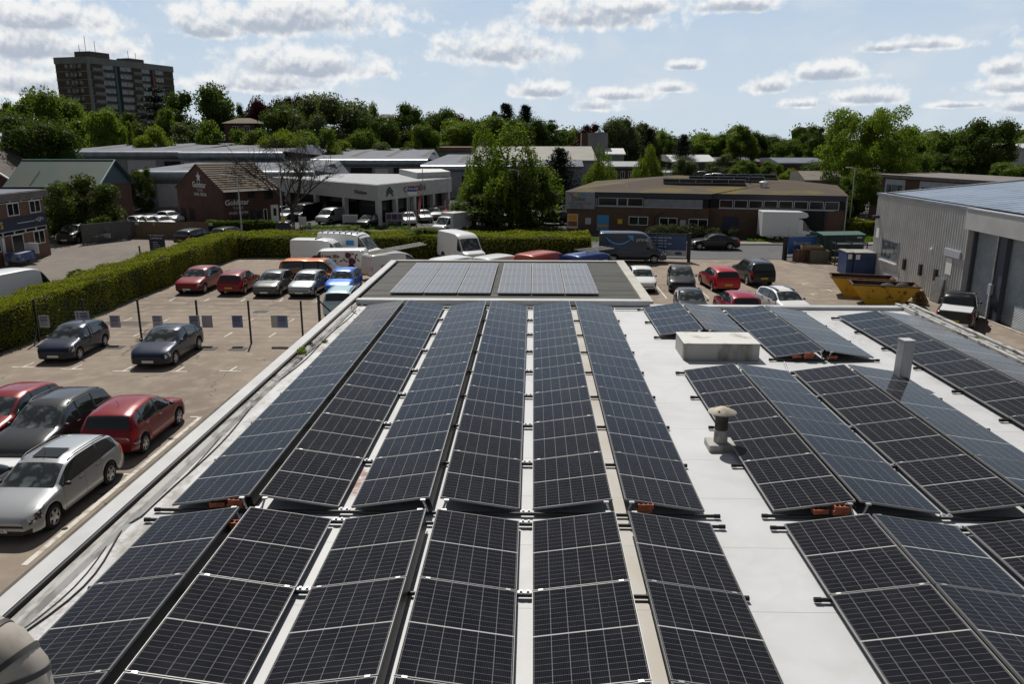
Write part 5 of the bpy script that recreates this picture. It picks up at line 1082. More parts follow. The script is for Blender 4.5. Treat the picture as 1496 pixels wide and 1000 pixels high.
part(o, 'yellow_sign', M_YEL, lambda b: b.box(5.7, -.05, 1.1, 6.2, -.003, 1.6)); part(o, 'yellow_sign', M_YEL, lambda b: b.box(XE - 8.0, SB - .05, 1.3, XE - 7.5, SB - .003, 1.8)); part(o, 'notice', M_LGREY, lambda b: b.box(2.1, -.05, .95, 2.75, -.003, 1.65))
# 12 two storey office on the right
p0 = on_z(1275, 254, 5.7); p1 = on_z(1500, 268, 5.7)
o = building('flat_roof_office', 'two storey brick office with white window panels behind the grey unit', p0[0], p0[1], p1[0] - p0[0], p1[1] - p0[1])
LO = math.hypot(p1[0] - p0[0], p1[1] - p0[1]) + 14
part(o, 'wall', M_BROWNBR, lambda b: b.box(0, 0, 0, LO, 10, 5.35)); part(o, 'roof', M_FASC, lambda b: b.box(-.6, -.5, 5.35, LO, 10, 5.75)); k_ = LO / 50
for a, c in ((2.6, 6.0), (8.4, 14.2), (14.2, 20.2), (20.2, 26.4), (26.4, 30)):
    b = MB(); b.box(a, -.1, 2.2, c, -.003, 5.2); obj('white_panel', b, M_WHITEW, o); window(o, a + .3, a + (c - a) * .93, 3.2, 4.6, 3, M_LGREY, M_WINL, y=-.1)
# 13 grey corrugated unit on the right
UX = 26.3
o = building('steel_unit', 'grey corrugated steel unit with two tall roller doors', UX, 62.0, 0, -1)   # local x runs towards the camera, local -y faces the car park
M_CLAD = mat('corrugated_cladding', (.50, .51, .515), .5, .1, c2=(.43, .44, .445), scale=.7); M_DOOR = mat('roller_door', (.46, .51, .54), .45, .2, c2=(.38, .42, .45), scale=1.2); M_FRM = mat('dark_blue_frame', (.06, .075, .10), .5)
def corr(b, x0, x1, z0, z1, p=.30, d=.055):
    n = int((x1 - x0) / p); pts = []
    for i in range(n):
        a = x0 + i * p; pts += [(a, 0), (a + p * .28, -d), (a + p * .5, -d), (a + p * .78, 0)]
    pts.append((x1, 0)); lo = [(x, y, z0) for x, y in pts]; hi = [(x, y, z1) for x, y in pts]; k = len(pts)
    b.add(lo + hi, [(i, i + 1, k + i + 1, k + i) for i in range(k - 1)])
XD = 13.2
part(o, 'wall', M_CLAD, lambda b: (corr(b, 0, XD, 0, 6.05), b.box(0, .001, 0, XD, .2, 6.05), b.box(-.05, 0, 0, -.001, 22, 6.1)))
part(o, 'plinth_wall', M_CLAD, lambda b: b.box(XD, 1.3, 0, 40, 1.5, 6.0)); part(o, 'eaves_capping', M_CURV, lambda b: (b.box(-.08, -.12, 6.05, XD + .1, .25, 6.22)))
part(o, 'gutter', M_GALV, lambda b: (b.box(-.05, .26, 6.0, 40, .6, 6.12))); M_URF = mat('steel_roof', (.27, .33, .42), .38, .3, c2=(.21, .26, .34), scale=.35)
def uroof(b):
    for i in range(40):
        x0 = i * 1.0; 
        for (a, c, dz) in ((x0, x0 + .92, 0), (x0 + .92, x0 + 1.0, .05)):
            b.poly([(a, .62, 6.14 + dz), (c, .62, 6.14 + dz), (c, 11, 7.15 + dz), (a, 11, 7.15 + dz)])
    b.poly([(0, 11, 7.15), (40, 11, 7.15), (40, 22, 6.14), (0, 22, 6.14)])
part(o, 'roof', M_URF, uroof); part(o, 'verge', M_GALV, lambda b: (b.tube([(-.02, .3, 6.12), (-.02, 11, 7.2), (-.02, 22, 6.12)], .08, 6))); part(o, 'roof_edge', M_BLKP, lambda b: b.box(0, .60, 6.13, 40, .66, 6.24))
part(o, 'canopy', M_CLAD, lambda b: b.box(XD, -.25, 4.95, 40, 1.25, 6.12)); part(o, 'canopy_edge', M_GALV, lambda b: b.box(XD - .02, -.29, 6.121, 40, .2, 6.2)); part(o, 'jamb', M_CLAD, lambda b: b.box(XD + .001, -.05, 0, XD + .12, 1.29, 4.94))
def door(a, c):
    b = MB(); z = .02; pts = []
    while z < 4.9: pts += [(.52, z), (.48, z + .035), (.52, z + .07)]; z += .085
    lo = [(a, y, zz) for y, zz in pts]; hi = [(c, y, zz) for y, zz in pts]; k = len(pts); b.add(lo + hi, [(i, k + i, k + i + 1, i + 1) for i in range(k - 1)]); return obj('roller_door', b, M_DOOR, o)
door(13.5, 16.15); door(17.0, 23); door(24.5, 30)
part(o, 'door_pier', M_FRM, lambda b: (b.box(XD + .13, .3, 0, 13.5, .6, 4.94))); part(o, 'door_pier', M_FRM, lambda b: b.box(16.15, .2, 0, 17.0, .6, 4.94)); part(o, 'door_pier', M_FRM, lambda b: b.box(23, .2, 0, 24.5, .6, 4.94)); part(o, 'pier_pipe', M_GALV, lambda b: b.tube([(16.2, .14, 0), (16.2, .14, 4.9)], .05, 6)); part(o, 'control_box', M_LGREY, lambda b: b.box(16.05, .02, 1.5, 16.35, .19, 2.1))
part(o, 'door_sill', M_CONC, lambda b: b.box(13.5, .05, 0, 40, .19, .05))
window(o, 1.7, 4.6, 1.45, 3.0, 1, M_CURV, M_WINL, y=-.04, fr=.12); part(o, 'window_sill', M_WFR, lambda b: b.box(1.7, -.22, 1.36, 4.6, -.04, 1.449))
for a in (5.6, 8.0, 10.1):
    b = MB(); b.box(a, -.2, 1.25, a + .28, -.04, 2.0); obj('wall_lamp_box', b, M_BLKP, o)
part(o, 'security_light', M_BLKP, lambda b: b.box(.35, -.5, 4.35, .75, -.04, 4.55)); part(o, 'wall_sign', M_WHT, lambda b: b.box(.5, -.07, 2.9, .95, -.041, 3.6)); part(o, 'sign_board', M_LGREY, lambda b: b.box(11.0, -.16, 3.05, 12.9, -.041, 3.5)); part(o, 'notice', M_WHT, lambda b: b.box(11.3, -.08, 1.9, 12.0, -.041, 2.95)); part(o, 'bulkhead_light', M_WHT, lambda b: b.box(9.1, -.12, 3.1, 9.3, -.041, 3.25)); part(o, 'graffiti_board', M_LGREY, lambda b: b.box(2.6, -.06, .2, 5.0, -.041, .8))
mb = MB(); mb.box(-.5, -.07, 0, .5, .07, 1.55); tag(obj('leaning_board', mb, mat('grey_board', (.20, .20, .205), .6, c2=(.15, .15, .15), scale=3), loc=(25.95, 51.0, 0.02), rot=(R(-9), 0, R(-86))), 'grey board leaning on the corrugated wall behind the pickup', 'board')
# ---------------------------------------------------------------- fences, signs, skips and other small things
def fence_wires(o, x0, y0, x1, y1, h0, h1, n, m): 
    b = MB()
    for i in range(n): z = h0 + (h1 - h0) * i / (n - 1); b.tube([(x0, y0, z), (x1, y1, z)], .004, 4)
    return b
fo = thing('mesh_fence', 'thin mesh fence with black posts across the left car park', 'fence', (0, 0, 0))
FX = [(-25.55, 39.4), (-23.0, 39.4), (-20.2, 39.5), (-17.1, 39.35), (-14.4, 39.3), (-11.7, 39.3)]
for i, (x, y) in enumerate(FX):
    b = MB(); b.box(x - .04, y - .04, 0, x + .04, y + .04, 2.25); obj('post', b, M_BLKP, fo)
b = fence_wires(fo, FX[0][0], 39.4, FX[-1][0], 39.3, .05, 2.2, 12, None)
obj('wire_mesh', b, M_BLKP, fo)
b = MB(); b.tube([(-25.55, 39.36, .9), (-25.2, 38.4, .02)], .035, 6); obj('brace', b, M_BLKP, fo)
gp = thing('gate_post', 'black braced gate post at the left roof edge by blue topped van', 'post', (-10.75, 39.2, 0))
b = MB(); b.box(-.06, -.06, 0, .06, .06, 2.6); obj('post', b, M_BLKP, gp); b = MB(); b.tube([(0, 0, 2.3), (1.5, .2, .7)], .04, 6); obj('brace', b, M_BLKP, gp)
M_NOTE = mat('notice_paper', (.52, .54, .60), .6); M_NOTEB = mat('blue_notice', (.20, .25, .42), .6); M_NOTEP = mat('plain_notice', (.42, .42, .44), .6)
for u, m, lab in ((65, M_NOTE, 'pale notice beside the leftmost fence post'), (119, M_NOTE, 'pale notice over the roof of small navy car'), (124.5, M_NOTE, 'pale notice overlapping another above the small navy car'), (168.5, M_NOTE, 'pale notice alone on the mesh between the navy cars'), (230.5, M_NOTE, 'pale notice just above the slate blue car roof'),
                  (284.5, M_NOTE, 'pale lettered notice left half of a pair at fence post'), (303, M_NOTEP, 'blank pale notice right half of a pair at fence post'), (347, M_NOTEB, 'darker blue notice left of the fifth fence post'), (404, M_NOTEP, 'blank pale notice near the roof edge, left half'), (413, M_NOTEB, 'blue notice near the roof edge, right half')):
    x, z = at_y(u, 470, 39.3); o = thing('notice_sign', lab, 'sign', (x, 39.28 - (.012 if u in (124.5, 413) else 0), z - .32 - (u > 115 and u < 130) * -.22), R(random.uniform(-3, 3)), 'notices on the mesh fence')
    b = MB(); b.box(-.27, -.008, 0, .27, .002, .64); obj('board', b, m, o)
    if m is not M_NOTEP:
        b = MB()
        for k in range(4): b.box(-.21, -.011, .54 - k * .075, .21 - (k % 2) * .06, -.0085, .58 - k * .075)
        for k in range(3): b.box(-.20, -.011, .23 - k * .05, .18 - (k % 2) * .08, -.0085, .245 - k * .05)
        obj('printed_lines', b, mat('notice_print', (.05, .06, .11), .6) if 'notice_print' not in bpy.data.materials else bpy.data.materials['notice_print'], o)
# lamp posts
def lamp(u, v, vt, y, arm, label):
    x = at_y(u, v, y)[0]; z = at_y(u, vt, y)[1]; o = thing('street_lamp', label, 'street lamp', (x, y, 0), 0, 'street lamps')
    b = MB(); b.tube([(0, 0, 0), (0, 0, 1.2), (0, 0, 1.25), (0, 0, z)], [.10, .10, .075, .06], 8); obj('post', b, M_POST, o, smooth=40)
    b = MB(); b.tube([(0, 0, z - .05), (arm * .5, 0, z + .06), (arm, 0, z + .08)], .05, 6); obj('arm', b, M_POST, o, smooth=40)
    b = MB(); b.cbox(arm, 0, z + .02, .65, .22, .12); obj('lamp_head', b, M_LGREY, o, bevel=.03); return o
lamp(354, 345, 257, 84.7, -1.7, 'street lamp in front of the taxi office'); lamp(757, 335, 249, 92, -.8, 'street lamp in front of the willow'); lamp(1240, 333, 246, 93, -.7, 'street lamp right of the paint centre'); lamp(414, 340, 250, 90, .9, 'street lamp behind the bare tree')
# sign boards etc.
o = thing('entrance_sign', 'dark navy sign board with white lettering standing in the yard', 'sign', (*on_z(231.5, 372), 0), R(-4))
b = MB(); b.box(-.72, -.06, 0, .72, .06, 1.72); obj('board', b, M_NAVY, o); text('sign_lettering', 'Lamberts', .30, M_WHT, o, (0, -.065, 1.50), (math.pi/2, 0, 0), .002)
for k in range(5): part(o, 'small_line', M_LGREY, lambda b: b.box(-.38, -.064, 1.1 - k * .17, .05 + .12 * (k % 3), -.0601, 1.15 - k * .17))
def bollard(u, v, label, h=.9):
    x, y = on_z(u, v); o = thing('bollard', label, 'bollard', (x, y, 0), 0, 'bollards by the brick office'); b = MB(); b.lathe([(.07, 0), (.07, h)], 10); obj('post', b, M_NAVY, o); b = MB(); b.lathe([(.072, h), (.072, h + .1), (.03, h + .12)], 10); obj('cap', b, M_YEL, o)
bollard(42, 383, 'navy bollard in front of the brick office'); bollard(205, 375, 'navy bollard left of the navy sign board')
o = thing('wheeled_display', 'blue and white sheeted trolley by the office door', 'trolley', (-42.4, 64.6, 0)); 
b = MB(); b.box(-.6, -1.2, .4, .6, 1.0, 1.1); obj('frame', b, mat('blue_sheet', (.05, .09, .25), .6, c2=(.3, .32, .38), scale=2), o, bevel=.05); b = MB(); b.box(-.2, 1.0, .8, .9, 1.1, 1.7); obj('white_board', b, M_WHT, o)
# wooden yard fence and gate beside the off-roader
o = thing('board_fence', 'brown close-boarded timber fence in front of the white taxis', 'fence')
pts = [(-44.6, 83.2), (-40, 82.6), (-37.0, 82.2), (-33.6, 82.0)]
for (x0, y0), (x1, y1) in zip(pts[:-1], pts[1:]):
    l = math.hypot(x1 - x0, y1 - y0); b = MB(); n = int(l / .15); b.M = Matrix.Translation((x0, y0, 0)) @ Matrix.Rotation(math.atan2(y1 - y0, x1 - x0), 4, 'Z')
    for i in range(n): b.box(i * l / n, -.02 - .012 * (i % 2), 0, (i + 1) * l / n - .008, .0, 1.75)
    obj('fence_panel', b, M_WOOD, o)
for i in range(5): part(o, 'small_notice', M_LGREY, lambda b: b.box(-41.6 + i * 2.0, 82.62 - i * .12, 1.38, -41.2 + i * 2.0, 82.65 - i * .12, 1.66))
o = thing('metal_gate', 'dark slatted metal gate open beside the off-roader', 'gate', (-44.3, 77.2, 0), R(62)); b = MB()
for i in range(16): b.box(0, -.03, .08 + i * .12, 5.6, .03, .17 + i * .12)
b.box(0, -.05, 0, .1, .05, 2.05); b.box(5.5, -.05, 0, 5.6, .05, 2.05); obj('gate_leaf', b, mat('gate_grey', (.075, .08, .085), .6), o)
# showroom boards and flags
def board(u0, u1, v0, v1, y, label, m, legs=True, name='sign_board', frames=()):
    x0, z1 = at_y(u0, v0, y); x1, z0 = at_y(u1, v1, y); o = thing(name, label, 'sign', (x0, y, 0), 0, 'boards in front of the showroom'); w_ = x1 - x0
    b = MB(); b.box(0, -.04, max(z0, .3), w_, .04, z1); obj('board', b, m, o); b = MB(); b.box(.1, -.03, 0, .2, .03, max(z0, .3)); b.box(w_ - .2, -.03, 0, w_ - .1, .03, max(z0, .3))
    obj('frame_legs', b, M_POST, o)
    for a, c, m2 in frames: part(o, 'picture', m2, lambda b: b.box(w_ * a, -.05, z0 + (z1 - z0) * .2, w_ * c, -.0401, z0 + (z1 - z0) * .82))
    return o, w_, z0, z1
board(500, 523, 314, 325, 94, 'grey board lying low left of the small black car', mat('pale_board', (.5, .5, .49), .6), frames=((.1, .9, M_LGREY),))
board(563, 589, 311, 323, 94, 'wide dark banner with three pictures before the showroom', mat('mauve_banner', (.30, .25, .30), .6), frames=((.06, .32, mat('picture_print', (.10, .05, .08), .6)), (.37, .66, mat('picture_print', (.03, .035, .14), .6)), (.70, .95, mat('picture_print', (.12, .07, .12), .6))))
board(436, 448, 317, 331, 93, 'small white board beside the bare tree', M_WHT); board(449, 455, 325, 337, 92, 'small grey notice board right of the white board', M_LGREY)
o, w_, z0, z1 = board(595, 609, 276, 285, 92, 'blue and white sign on a post at the showroom', M_WHT, frames=()); part(o, 'blue_strip', M_BLUEB, lambda b: b.box(0, -.06, z1 - .3, w_, -.0401, z1)); part(o, 'post', M_POST, lambda b: b.tube([(-.05, 0, 0), (-.05, 0, z1 + .2)], .06, 6))
def flag(u0, u1, v0, v1, y, label):
    x0, z1 = at_y(u0, v0, y); x1, z0 = at_y(u1, v1, y); o = thing('feather_flag', label, 'flag', (x0, y, 0), 0, 'red flags at the showroom'); w_ = x1 - x0
    b = MB(); b.extr([(0, z0), (w_ * .55, z0), (w_ * .9, z1 - .6), (w_, z1 - .05), (w_ * .7, z1), (w_ * .35, z1 - .9)], 'y', -.015, .015); obj('cloth', b, mat('red_flag', (.48, .035, .07), .6, c2=(.55, .3, .32), scale=1.4), o); b = MB(); b.tube([(0, .03, 0), (w_ * .1, .03, z0), (w_ * .8, .03, z1)], .03, 5); obj('pole', b, M_POST, o)
flag(609, 617, 283, 312, 98, 'red feather flag beside the sign post'); flag(651, 656, 247, 260, 128, 'small red flag near the willow top'); flag(652, 657, 290, 312, 106, 'red flag hanging against the willow')
for u, v0, v1, y, lab in ((617, 245, 322, 100, 'thin dark flagpole in front of the showroom'), (636, 246, 262, 130, 'short white pole on the stepped unit')):
    x, z = at_y(u, v0, y); b = MB(); b.tube([(0, 0, 0), (0, 0, z)], .045, 6); tag(obj('flagpole', b, M_POST, loc=(x, y, 0)), lab, 'pole')
o = thing('marker_post', 'thin post with a yellow plate behind the hedge', 'post', (*on_z(415.5, 345), 0)); b = MB(); b.tube([(0, 0, 0), (0, 0, 1.9)], .05, 6); obj('post', b, M_POST, o); b = MB(); b.cbox(0, -.06, 1.55, .45, .03, .42); obj('plate', b, M_YEL, o)
# gates with banners at the entrance
def gate(p0, p1, h, label, bm, words, low=True):
    a = math.atan2(p1[1] - p0[1], p1[0] - p0[0]); l = math.hypot(p1[0] - p0[0], p1[1] - p0[1]); o = thing('entrance_gate', label, 'gate', (*p0, 0), a, 'gates at the car park entrance')
    b = MB(); b.box(0, -.04, .25, l, .04, .33); b.box(0, -.04, h - .08, l, .04, h); b.box(0, -.04, .33, .08, .04, h - .08); b.box(l - .08, -.04, .33, l, .04, h - .08); b.tube([(0, .02, .3), (l, .02, h)], .03, 5); obj('gate_frame', b, M_BLKP, o)
    b = MB(); b.box(-.11, -.11, 0, -.001, .11, h + .25) if False else b.box(l + .001, -.13, 0, l + .26, .13, h + .1); obj('gate_post', b, M_BLKP, o)
    b = MB(); b.box(.1, -.075, .45, l - .1, -.045, h - .1); q = obj('banner', b, bm, o); words(q, l, h); return o
def w1(q, l, h):
    b = MB(); b.box(.1, -.08, .45, l - .1, -.0755, .95); obj('white_strip', b, mat('banner_white', (.5, .5, .52), .6), q)
    b = MB(); b.M = Matrix.Translation((l - .75, -.086, .70)); n = 18; b.poly([(.33 * math.cos(2*math.pi*k/n), 0, .15 * math.sin(2*math.pi*k/n)) for k in range(n)]); obj('oval_emblem', b, mat('oval_blue', (.03, .06, .2), .4), q)
    for k in range(4):
        b = MB(); x = .35
        for wv in (.5, .34, .6, .28, .4)[: 4 - k % 2 + 1]:
            b.box(x, -.08, 1.95 - k * .25, x + wv * .75, -.0755, 2.04 - k * .25); x += wv * .75 + .1
        obj('blurred_line', b, M_LGREY, q)
gate((9.6, 68.6), (13.2, 67.7), 2.35, 'left entrance gate hung with a blue banner and white strip', mat('banner_blue', (.035, .075, .18), .6), w1)
b = MB(); b.box(9.2, 70.2, 0, 9.3, 70.3, 2.3); b.box(6.2, 70.24, .5, 9.2, 70.27, 2.2); tag(obj('banner_panel', b, mat('deep_blue_sheet', (.02, .06, .16), .6, c2=(.10, .14, .22), scale=1.2)), 'dark blue sheet banner behind the tall dark van', 'banner')
def w2(q, l, h):
    text('sign_lettering', 'Business', .56, M_LGREY, q, (l * .5, -.08, 1.55), (math.pi/2, 0, math.pi), .002) if False else None
    text('sign_lettering', 'Business', .50, M_LGREY, q, (1.45, -.08, h - .62), (math.pi/2, 0, 0), .002); text('sign_lettering', 'Used Cars', .42, M_LGREY, q, (1.45, -.08, h - 1.2), (math.pi/2, 0, 0), .002)
o = thing('entrance_gate', 'right entrance gate with a bright blue business banner', 'gate', (21.9, 68.9, 0), R(18), 'gates at the car park entrance')
b = MB(); b.box(-.3, -.14, 0, 0, .14, 2.05); obj('gate_post', b, M_BLKP, o); b = MB(); b.box(0, -.04, .2, 3.2, .04, .28); b.box(0, -.04, 1.92, 3.2, .04, 2.0); b.box(3.12, -.04, .28, 3.2, .04, 1.92); obj('gate_frame', b, M_BLKP, o)
b = MB(); b.box(.08, -.075, .5, 2.9, -.045, 2.0); q = obj('banner', b, M_BLUEB, o); w2(q, 3, 2.05); b = MB(); b.tube([(.1, .1, 2), (.14, .1, 2.9)], .05, 6); obj('stub_pole', b, M_POST, o)
# timber crates, bins, container, cabinets
def crate(x, y, lx, ly, h, z, m, label, rz=0.0, hollow=True, grp='crates by the green container', cat='crate'):
    b = MB(); t_ = .05
    b.box(-lx/2, -ly/2, 0, lx/2, -ly/2 + t_, h); b.box(-lx/2, ly/2 - t_, 0, lx/2, ly/2, h); b.box(-lx/2, -ly/2 + t_, 0, -lx/2 + t_, ly/2 - t_, h); b.box(lx/2 - t_, -ly/2 + t_, 0, lx/2, ly/2 - t_, h); b.box(-lx/2 + t_, -ly/2 + t_, 0, lx/2 - t_, ly/2 - t_, h * .6)
    return tag(obj('storage_crate', b, m, loc=(x, y, z), rot=(0, 0, rz)), label, cat, grp)
crate(23.05, 68.35, 1.1, 1.0, 1.05, 0, mat('rusty_bin', (.16, .07, .05), .8, c2=(.09, .05, .04), scale=3), 'rusty red bin below the timber tray', R(12)); crate(23.75, 68.15, 1.7, 1.2, .3, 1.06, M_WOOD, 'shallow timber tray resting on the bins', R(-10)); crate(24.25, 67.75, 1.5, 1.1, 1.04, 0, mat('striped_bin', (.10, .11, .10), .8, c2=(.16, .12, .06), scale=4, stretch=(6, 6, .3)), 'dark striped bin right of the rusty bin', R(-6))
o = thing('storage_container', 'dark green corrugated steel container behind the bins', 'container', (25.0, 69.0, 0), R(8))
def cont(b): 
    corr(b, 0, 3.75, .12, 2.15, .25, .05); b.box(0, .002, .12, 3.75, 2.5, 2.15); b.box(-.04, -.08, 0, 3.79, 2.54, .119)
part(o, 'body', M_CONT, cont); part(o, 'lid', mat('green_lid', (.04, .10, .085), .5), lambda b: b.extr([(-.1, 2.151), (2.6, 2.151), (1.25, 2.32)], 'x', -.08, 3.83)); part(o, 'label_plate', M_LGREY, lambda b: b.box(3.0, -.09, 1.85, 3.45, -.0551, 1.98)); part(o, 'skid', M_CONC, lambda b: b.box(.8, -.15, 0, 3.4, -.0801, .06))
for i, (x, lab) in enumerate(((24.1, 'left blue steel cabinet with white label by the grey unit'), (24.62, 'right blue steel cabinet touching the grey unit wall'))):
    o = thing('steel_cabinet', lab, 'cabinet', (x + .55 * i * 0, 61.2 - .2 * i, 0), R(-2), 'blue cabinets'); wd_ = .50 if i == 0 else 1.55
    b = MB(); b.box(0, 0, .08, wd_, 1.9, 1.72); obj('body', b, M_BLUEC, o, bevel=.01); b = MB(); b.box(-.03, -.04, 1.721, wd_ + .03, 1.94, 1.78); obj('top', b, mat('cabinet_top', (.33, .31, .28), .8, c2=(.2, .18, .16), scale=3), o); b = MB(); b.box(.08, -.02, 1.25, .38, -.003, 1.62); obj('label', b, M_WHT, o); b = MB(); b.box(0, 0.02, 0, wd_, 1.88, .079); obj('plinth', b, M_BLKP, o)
# skips
M_SKIP = mat('skip_yellow', (.62, .37, .028), .65, c2=(.16, .07, .03), scale=1.6, amt=(.56, .68)); M_SKIN = mat('skip_inside', (.10, .055, .035), .9, c2=(.05, .03, .022), scale=3)
def skip(x, y, rz, label):
    o = thing('waste_skip', label, 'skip', (x, y, 0), rz, 'yellow waste skips'); Lb, Lt, Wb, Wt, H = 2.1, 3.9, 1.35, 1.75, 1.25; b = MB()
    def shell(s, ins):
        lo = [(-Lb/2 + ins, -Wb/2 + ins), (Lb/2 - ins, -Wb/2 + ins), (Lb/2 - ins, Wb/2 - ins), (-Lb/2 + ins, Wb/2 - ins)]; hi = [(-Lt/2 + ins, -Wt/2 + ins), (Lt/2 - ins, -Wt/2 + ins), (Lt/2 - ins, Wt/2 - ins), (-Lt/2 + ins, Wt/2 - ins)]
        return [(*p, .02 + ins) for p in lo] + [(*p, H) for p in hi]
    b.add(shell(0, 0), [(3, 2, 1, 0), (0, 1, 5, 4), (1, 2, 6, 5), (2, 3, 7, 6), (3, 0, 4, 7)]); obj('tub', b, M_SKIP, o)
    b = MB(); b.add(shell(0, .05), [(0, 1, 2, 3), (0, 4, 5, 1), (1, 5, 6, 2), (2, 6, 7, 3), (3, 7, 4, 0)]); obj('inside', b, M_SKIN, o)
    b = MB(); b.box(-Lt/2 - .04, -Wt/2 - .05, H, Lt/2 + .04, -Wt/2 + .06, H + .07); b.box(-Lt/2 - .04, Wt/2 - .06, H, Lt/2 + .04, Wt/2 + .05, H + .07); b.box(-Lt/2 - .04, -Wt/2 + .061, H, -Lt/2 + .06, Wt/2 - .061, H + .068); b.box(Lt/2 - .06, -Wt/2 + .061, H, Lt/2 + .04, Wt/2 - .061, H + .068); obj('rim', b, M_SKIN, o)
    for s in (-1, 1):
        for e in (-.75, .75):
            b = MB(); b.tube([(e, s * (Wt/2 - .08), .95), (e, s * (Wt/2 + .06), .95)], .045, 6); obj('lifting_lug', b, M_SKIN, o)
    return o
skip(22.35, 50.35, R(-14), 'yellow rusty skip nearer the camera, rubble bags inside'); skip(22.0, 53.0, R(-16), 'yellow skip behind the nearer skip, empty rim showing')
for i, (x, y, z, s, lab) in enumerate(((23.35, 50.0, 1.02, .42, 'dark rubbish sack in the near skip, right end'), (22.6, 50.4, .85, .5, 'dark rubbish sack in the near skip, middle'))):
    b = MB(); b.lathe([(.3*s, 0), (.9*s, .15*s), (1.0*s, .45*s), (.7*s, .8*s), (.12*s, 1.0*s)], 10); tag(obj('rubbish_sack', b, mat('sack_plastic', (.03, .03, .032), .85), smooth=60, loc=(x, y, z)), lab, 'sack', 'sacks in the skip')
def pallet_mesh():
    b = MB()
    for i in range(7): b.box(-.6 + i * .176, -.5, .12, -.6 + i * .176 + .13, .5, .142)
    for y in (-.5, -.05, .4):
        b.box(-.6, y, .10, .6, y + .1, .119); b.box(-.6, y, 0, .6, y + .1, .022)
        for x in (-.6, -.07, .46): b.box(x, y, .0221, x + .14, y + .1, .0999)
    return b
ME_PAL = pallet_mesh().mesh('timber_pallet'); ME_PAL.materials.append(mat('pale_timber', (.36, .25, .14), .85, c2=(.22, .15, .09), scale=6))
for i, (x, y, z, rx, rz, lab) in enumerate(((24.75, 50.7, .45, R(-58), R(-80), 'pale pallet leaning at the back between skip and board'), (24.45, 50.6, .43, R(-58), R(-80), 'pale pallet leaning in front between skip and board'), (24.4, 50.4, 0.01, 0, R(-6), 'pallet lying flat under the leaning pallets'),
        (26.3, 64.3, .55, 0, R(5), 'pallet on top of the pile beside the green container'), (26.2, 64.4, .28, 0, R(-8), 'pallet in the middle of the pile beside green container'), (26.2, 64.2, .01, 0, R(3), 'pallet at the bottom of the pile beside green container'))):
    tag(link('timber_pallet', ME_PAL, None, None, (x, y, z), (rx, 0, rz)), lab, 'pallet', 'timber pallets')
o = thing('yard_rack', 'dark steel rack beside the green container and grey unit', 'rack', (25.0, 66.0, 0), R(4)); b = MB()
for x in (0, 1.3, 2.6):
    for y in (0, .9): b.box(x, y, 0, x + .07, y + .07, 1.9)
obj('upright', b, M_BLKP, o) if False else None
for i, x in enumerate((0, 1.3, 2.6)):
    b = MB(); b.box(x, 0, 0, x + .07, .07, 1.9); b.box(x, .9, 0, x + .07, .97, 1.9); b.box(x, .0701, 1.8, x + .07, .8999, 1.87); obj('rack_frame', b, M_BLKP, o)
for z in (.5, 1.1, 1.7): part(o, 'rack_shelf', M_WOOD if z < 1 else M_BLKP, lambda b: b.box(.0701, -.02, z, 2.599, 1.0, z + .06))
mb = MB(); mb.box(-.4, -.3, 0, .4, .3, .42); mb.box(-.42, -.32, .42, .42, .32, .5); tag(obj('grit_bin', mb, M_BLKP, bevel=.03, loc=(17.45, 46.1, 0.01)), 'black lidded box on the ground just past the right roof edge', 'bin')
# the standing person far off
def person(x, y, label):
    V = [(0,0,.95),(0,0,1.15),(0,0,1.38),(0,0,1.5),(0,-.01,1.66),(.1,0,.9),(.11,.02,.5),(.11,.0,.06),(.11,-.12,.03),(-.1,0,.9),(-.11,.02,.5),(-.11,0,.06),(-.11,-.12,.03),(.2,0,1.38),(.25,.02,1.1),(.24,-.08,.88),(-.2,0,1.38),(-.25,.02,1.1),(-.24,-.08,.88)]
    E_ = [(0,1),(1,2),(2,3),(3,4),(0,5),(5,6),(6,7),(7,8),(0,9),(9,10),(10,11),(11,12),(2,13),(13,14),(14,15),(2,16),(16,17),(17,18)]
    rr = [.14,.13,.15,.06,.1,.09,.065,.045,.035,.09,.065,.045,.035,.06,.045,.035,.06,.045,.035]
    me = bpy.data.meshes.new('person'); me.from_pydata(V, E_, []); o = link('person', me, None, mat('dark_clothing', (.03, .03, .035), .8)); o.location = (x, y, 0)
    m = o.modifiers.new('skin', 'SKIN'); sk = me.skin_vertices[0].data if me.skin_vertices else None
    if sk is None:
        bm = bmesh.new(); bm.from_mesh(me); bm.verts.layers.skin.verify(); bm.to_mesh(me); bm.free(); sk = me.skin_vertices[0].data
    for i, r_ in enumerate(rr): sk[i].radius = (r_, r_)
    sk[0].use_root = True; o.modifiers.new('sub', 'SUBSURF').levels = 1; o.modifiers['sub'].render_levels = 1
    tag(o, label, 'person')
    b = MB(); b.lathe([(.07, 1.60), (.105, 1.67), (.09, 1.76), (.03, 1.785)], 10); obj('hair', b, M_BLKP, o, smooth=60, loc=(0, .012, 0))
person(4.9, 107.5, 'person in dark clothes standing beyond the car park left of paint centre')
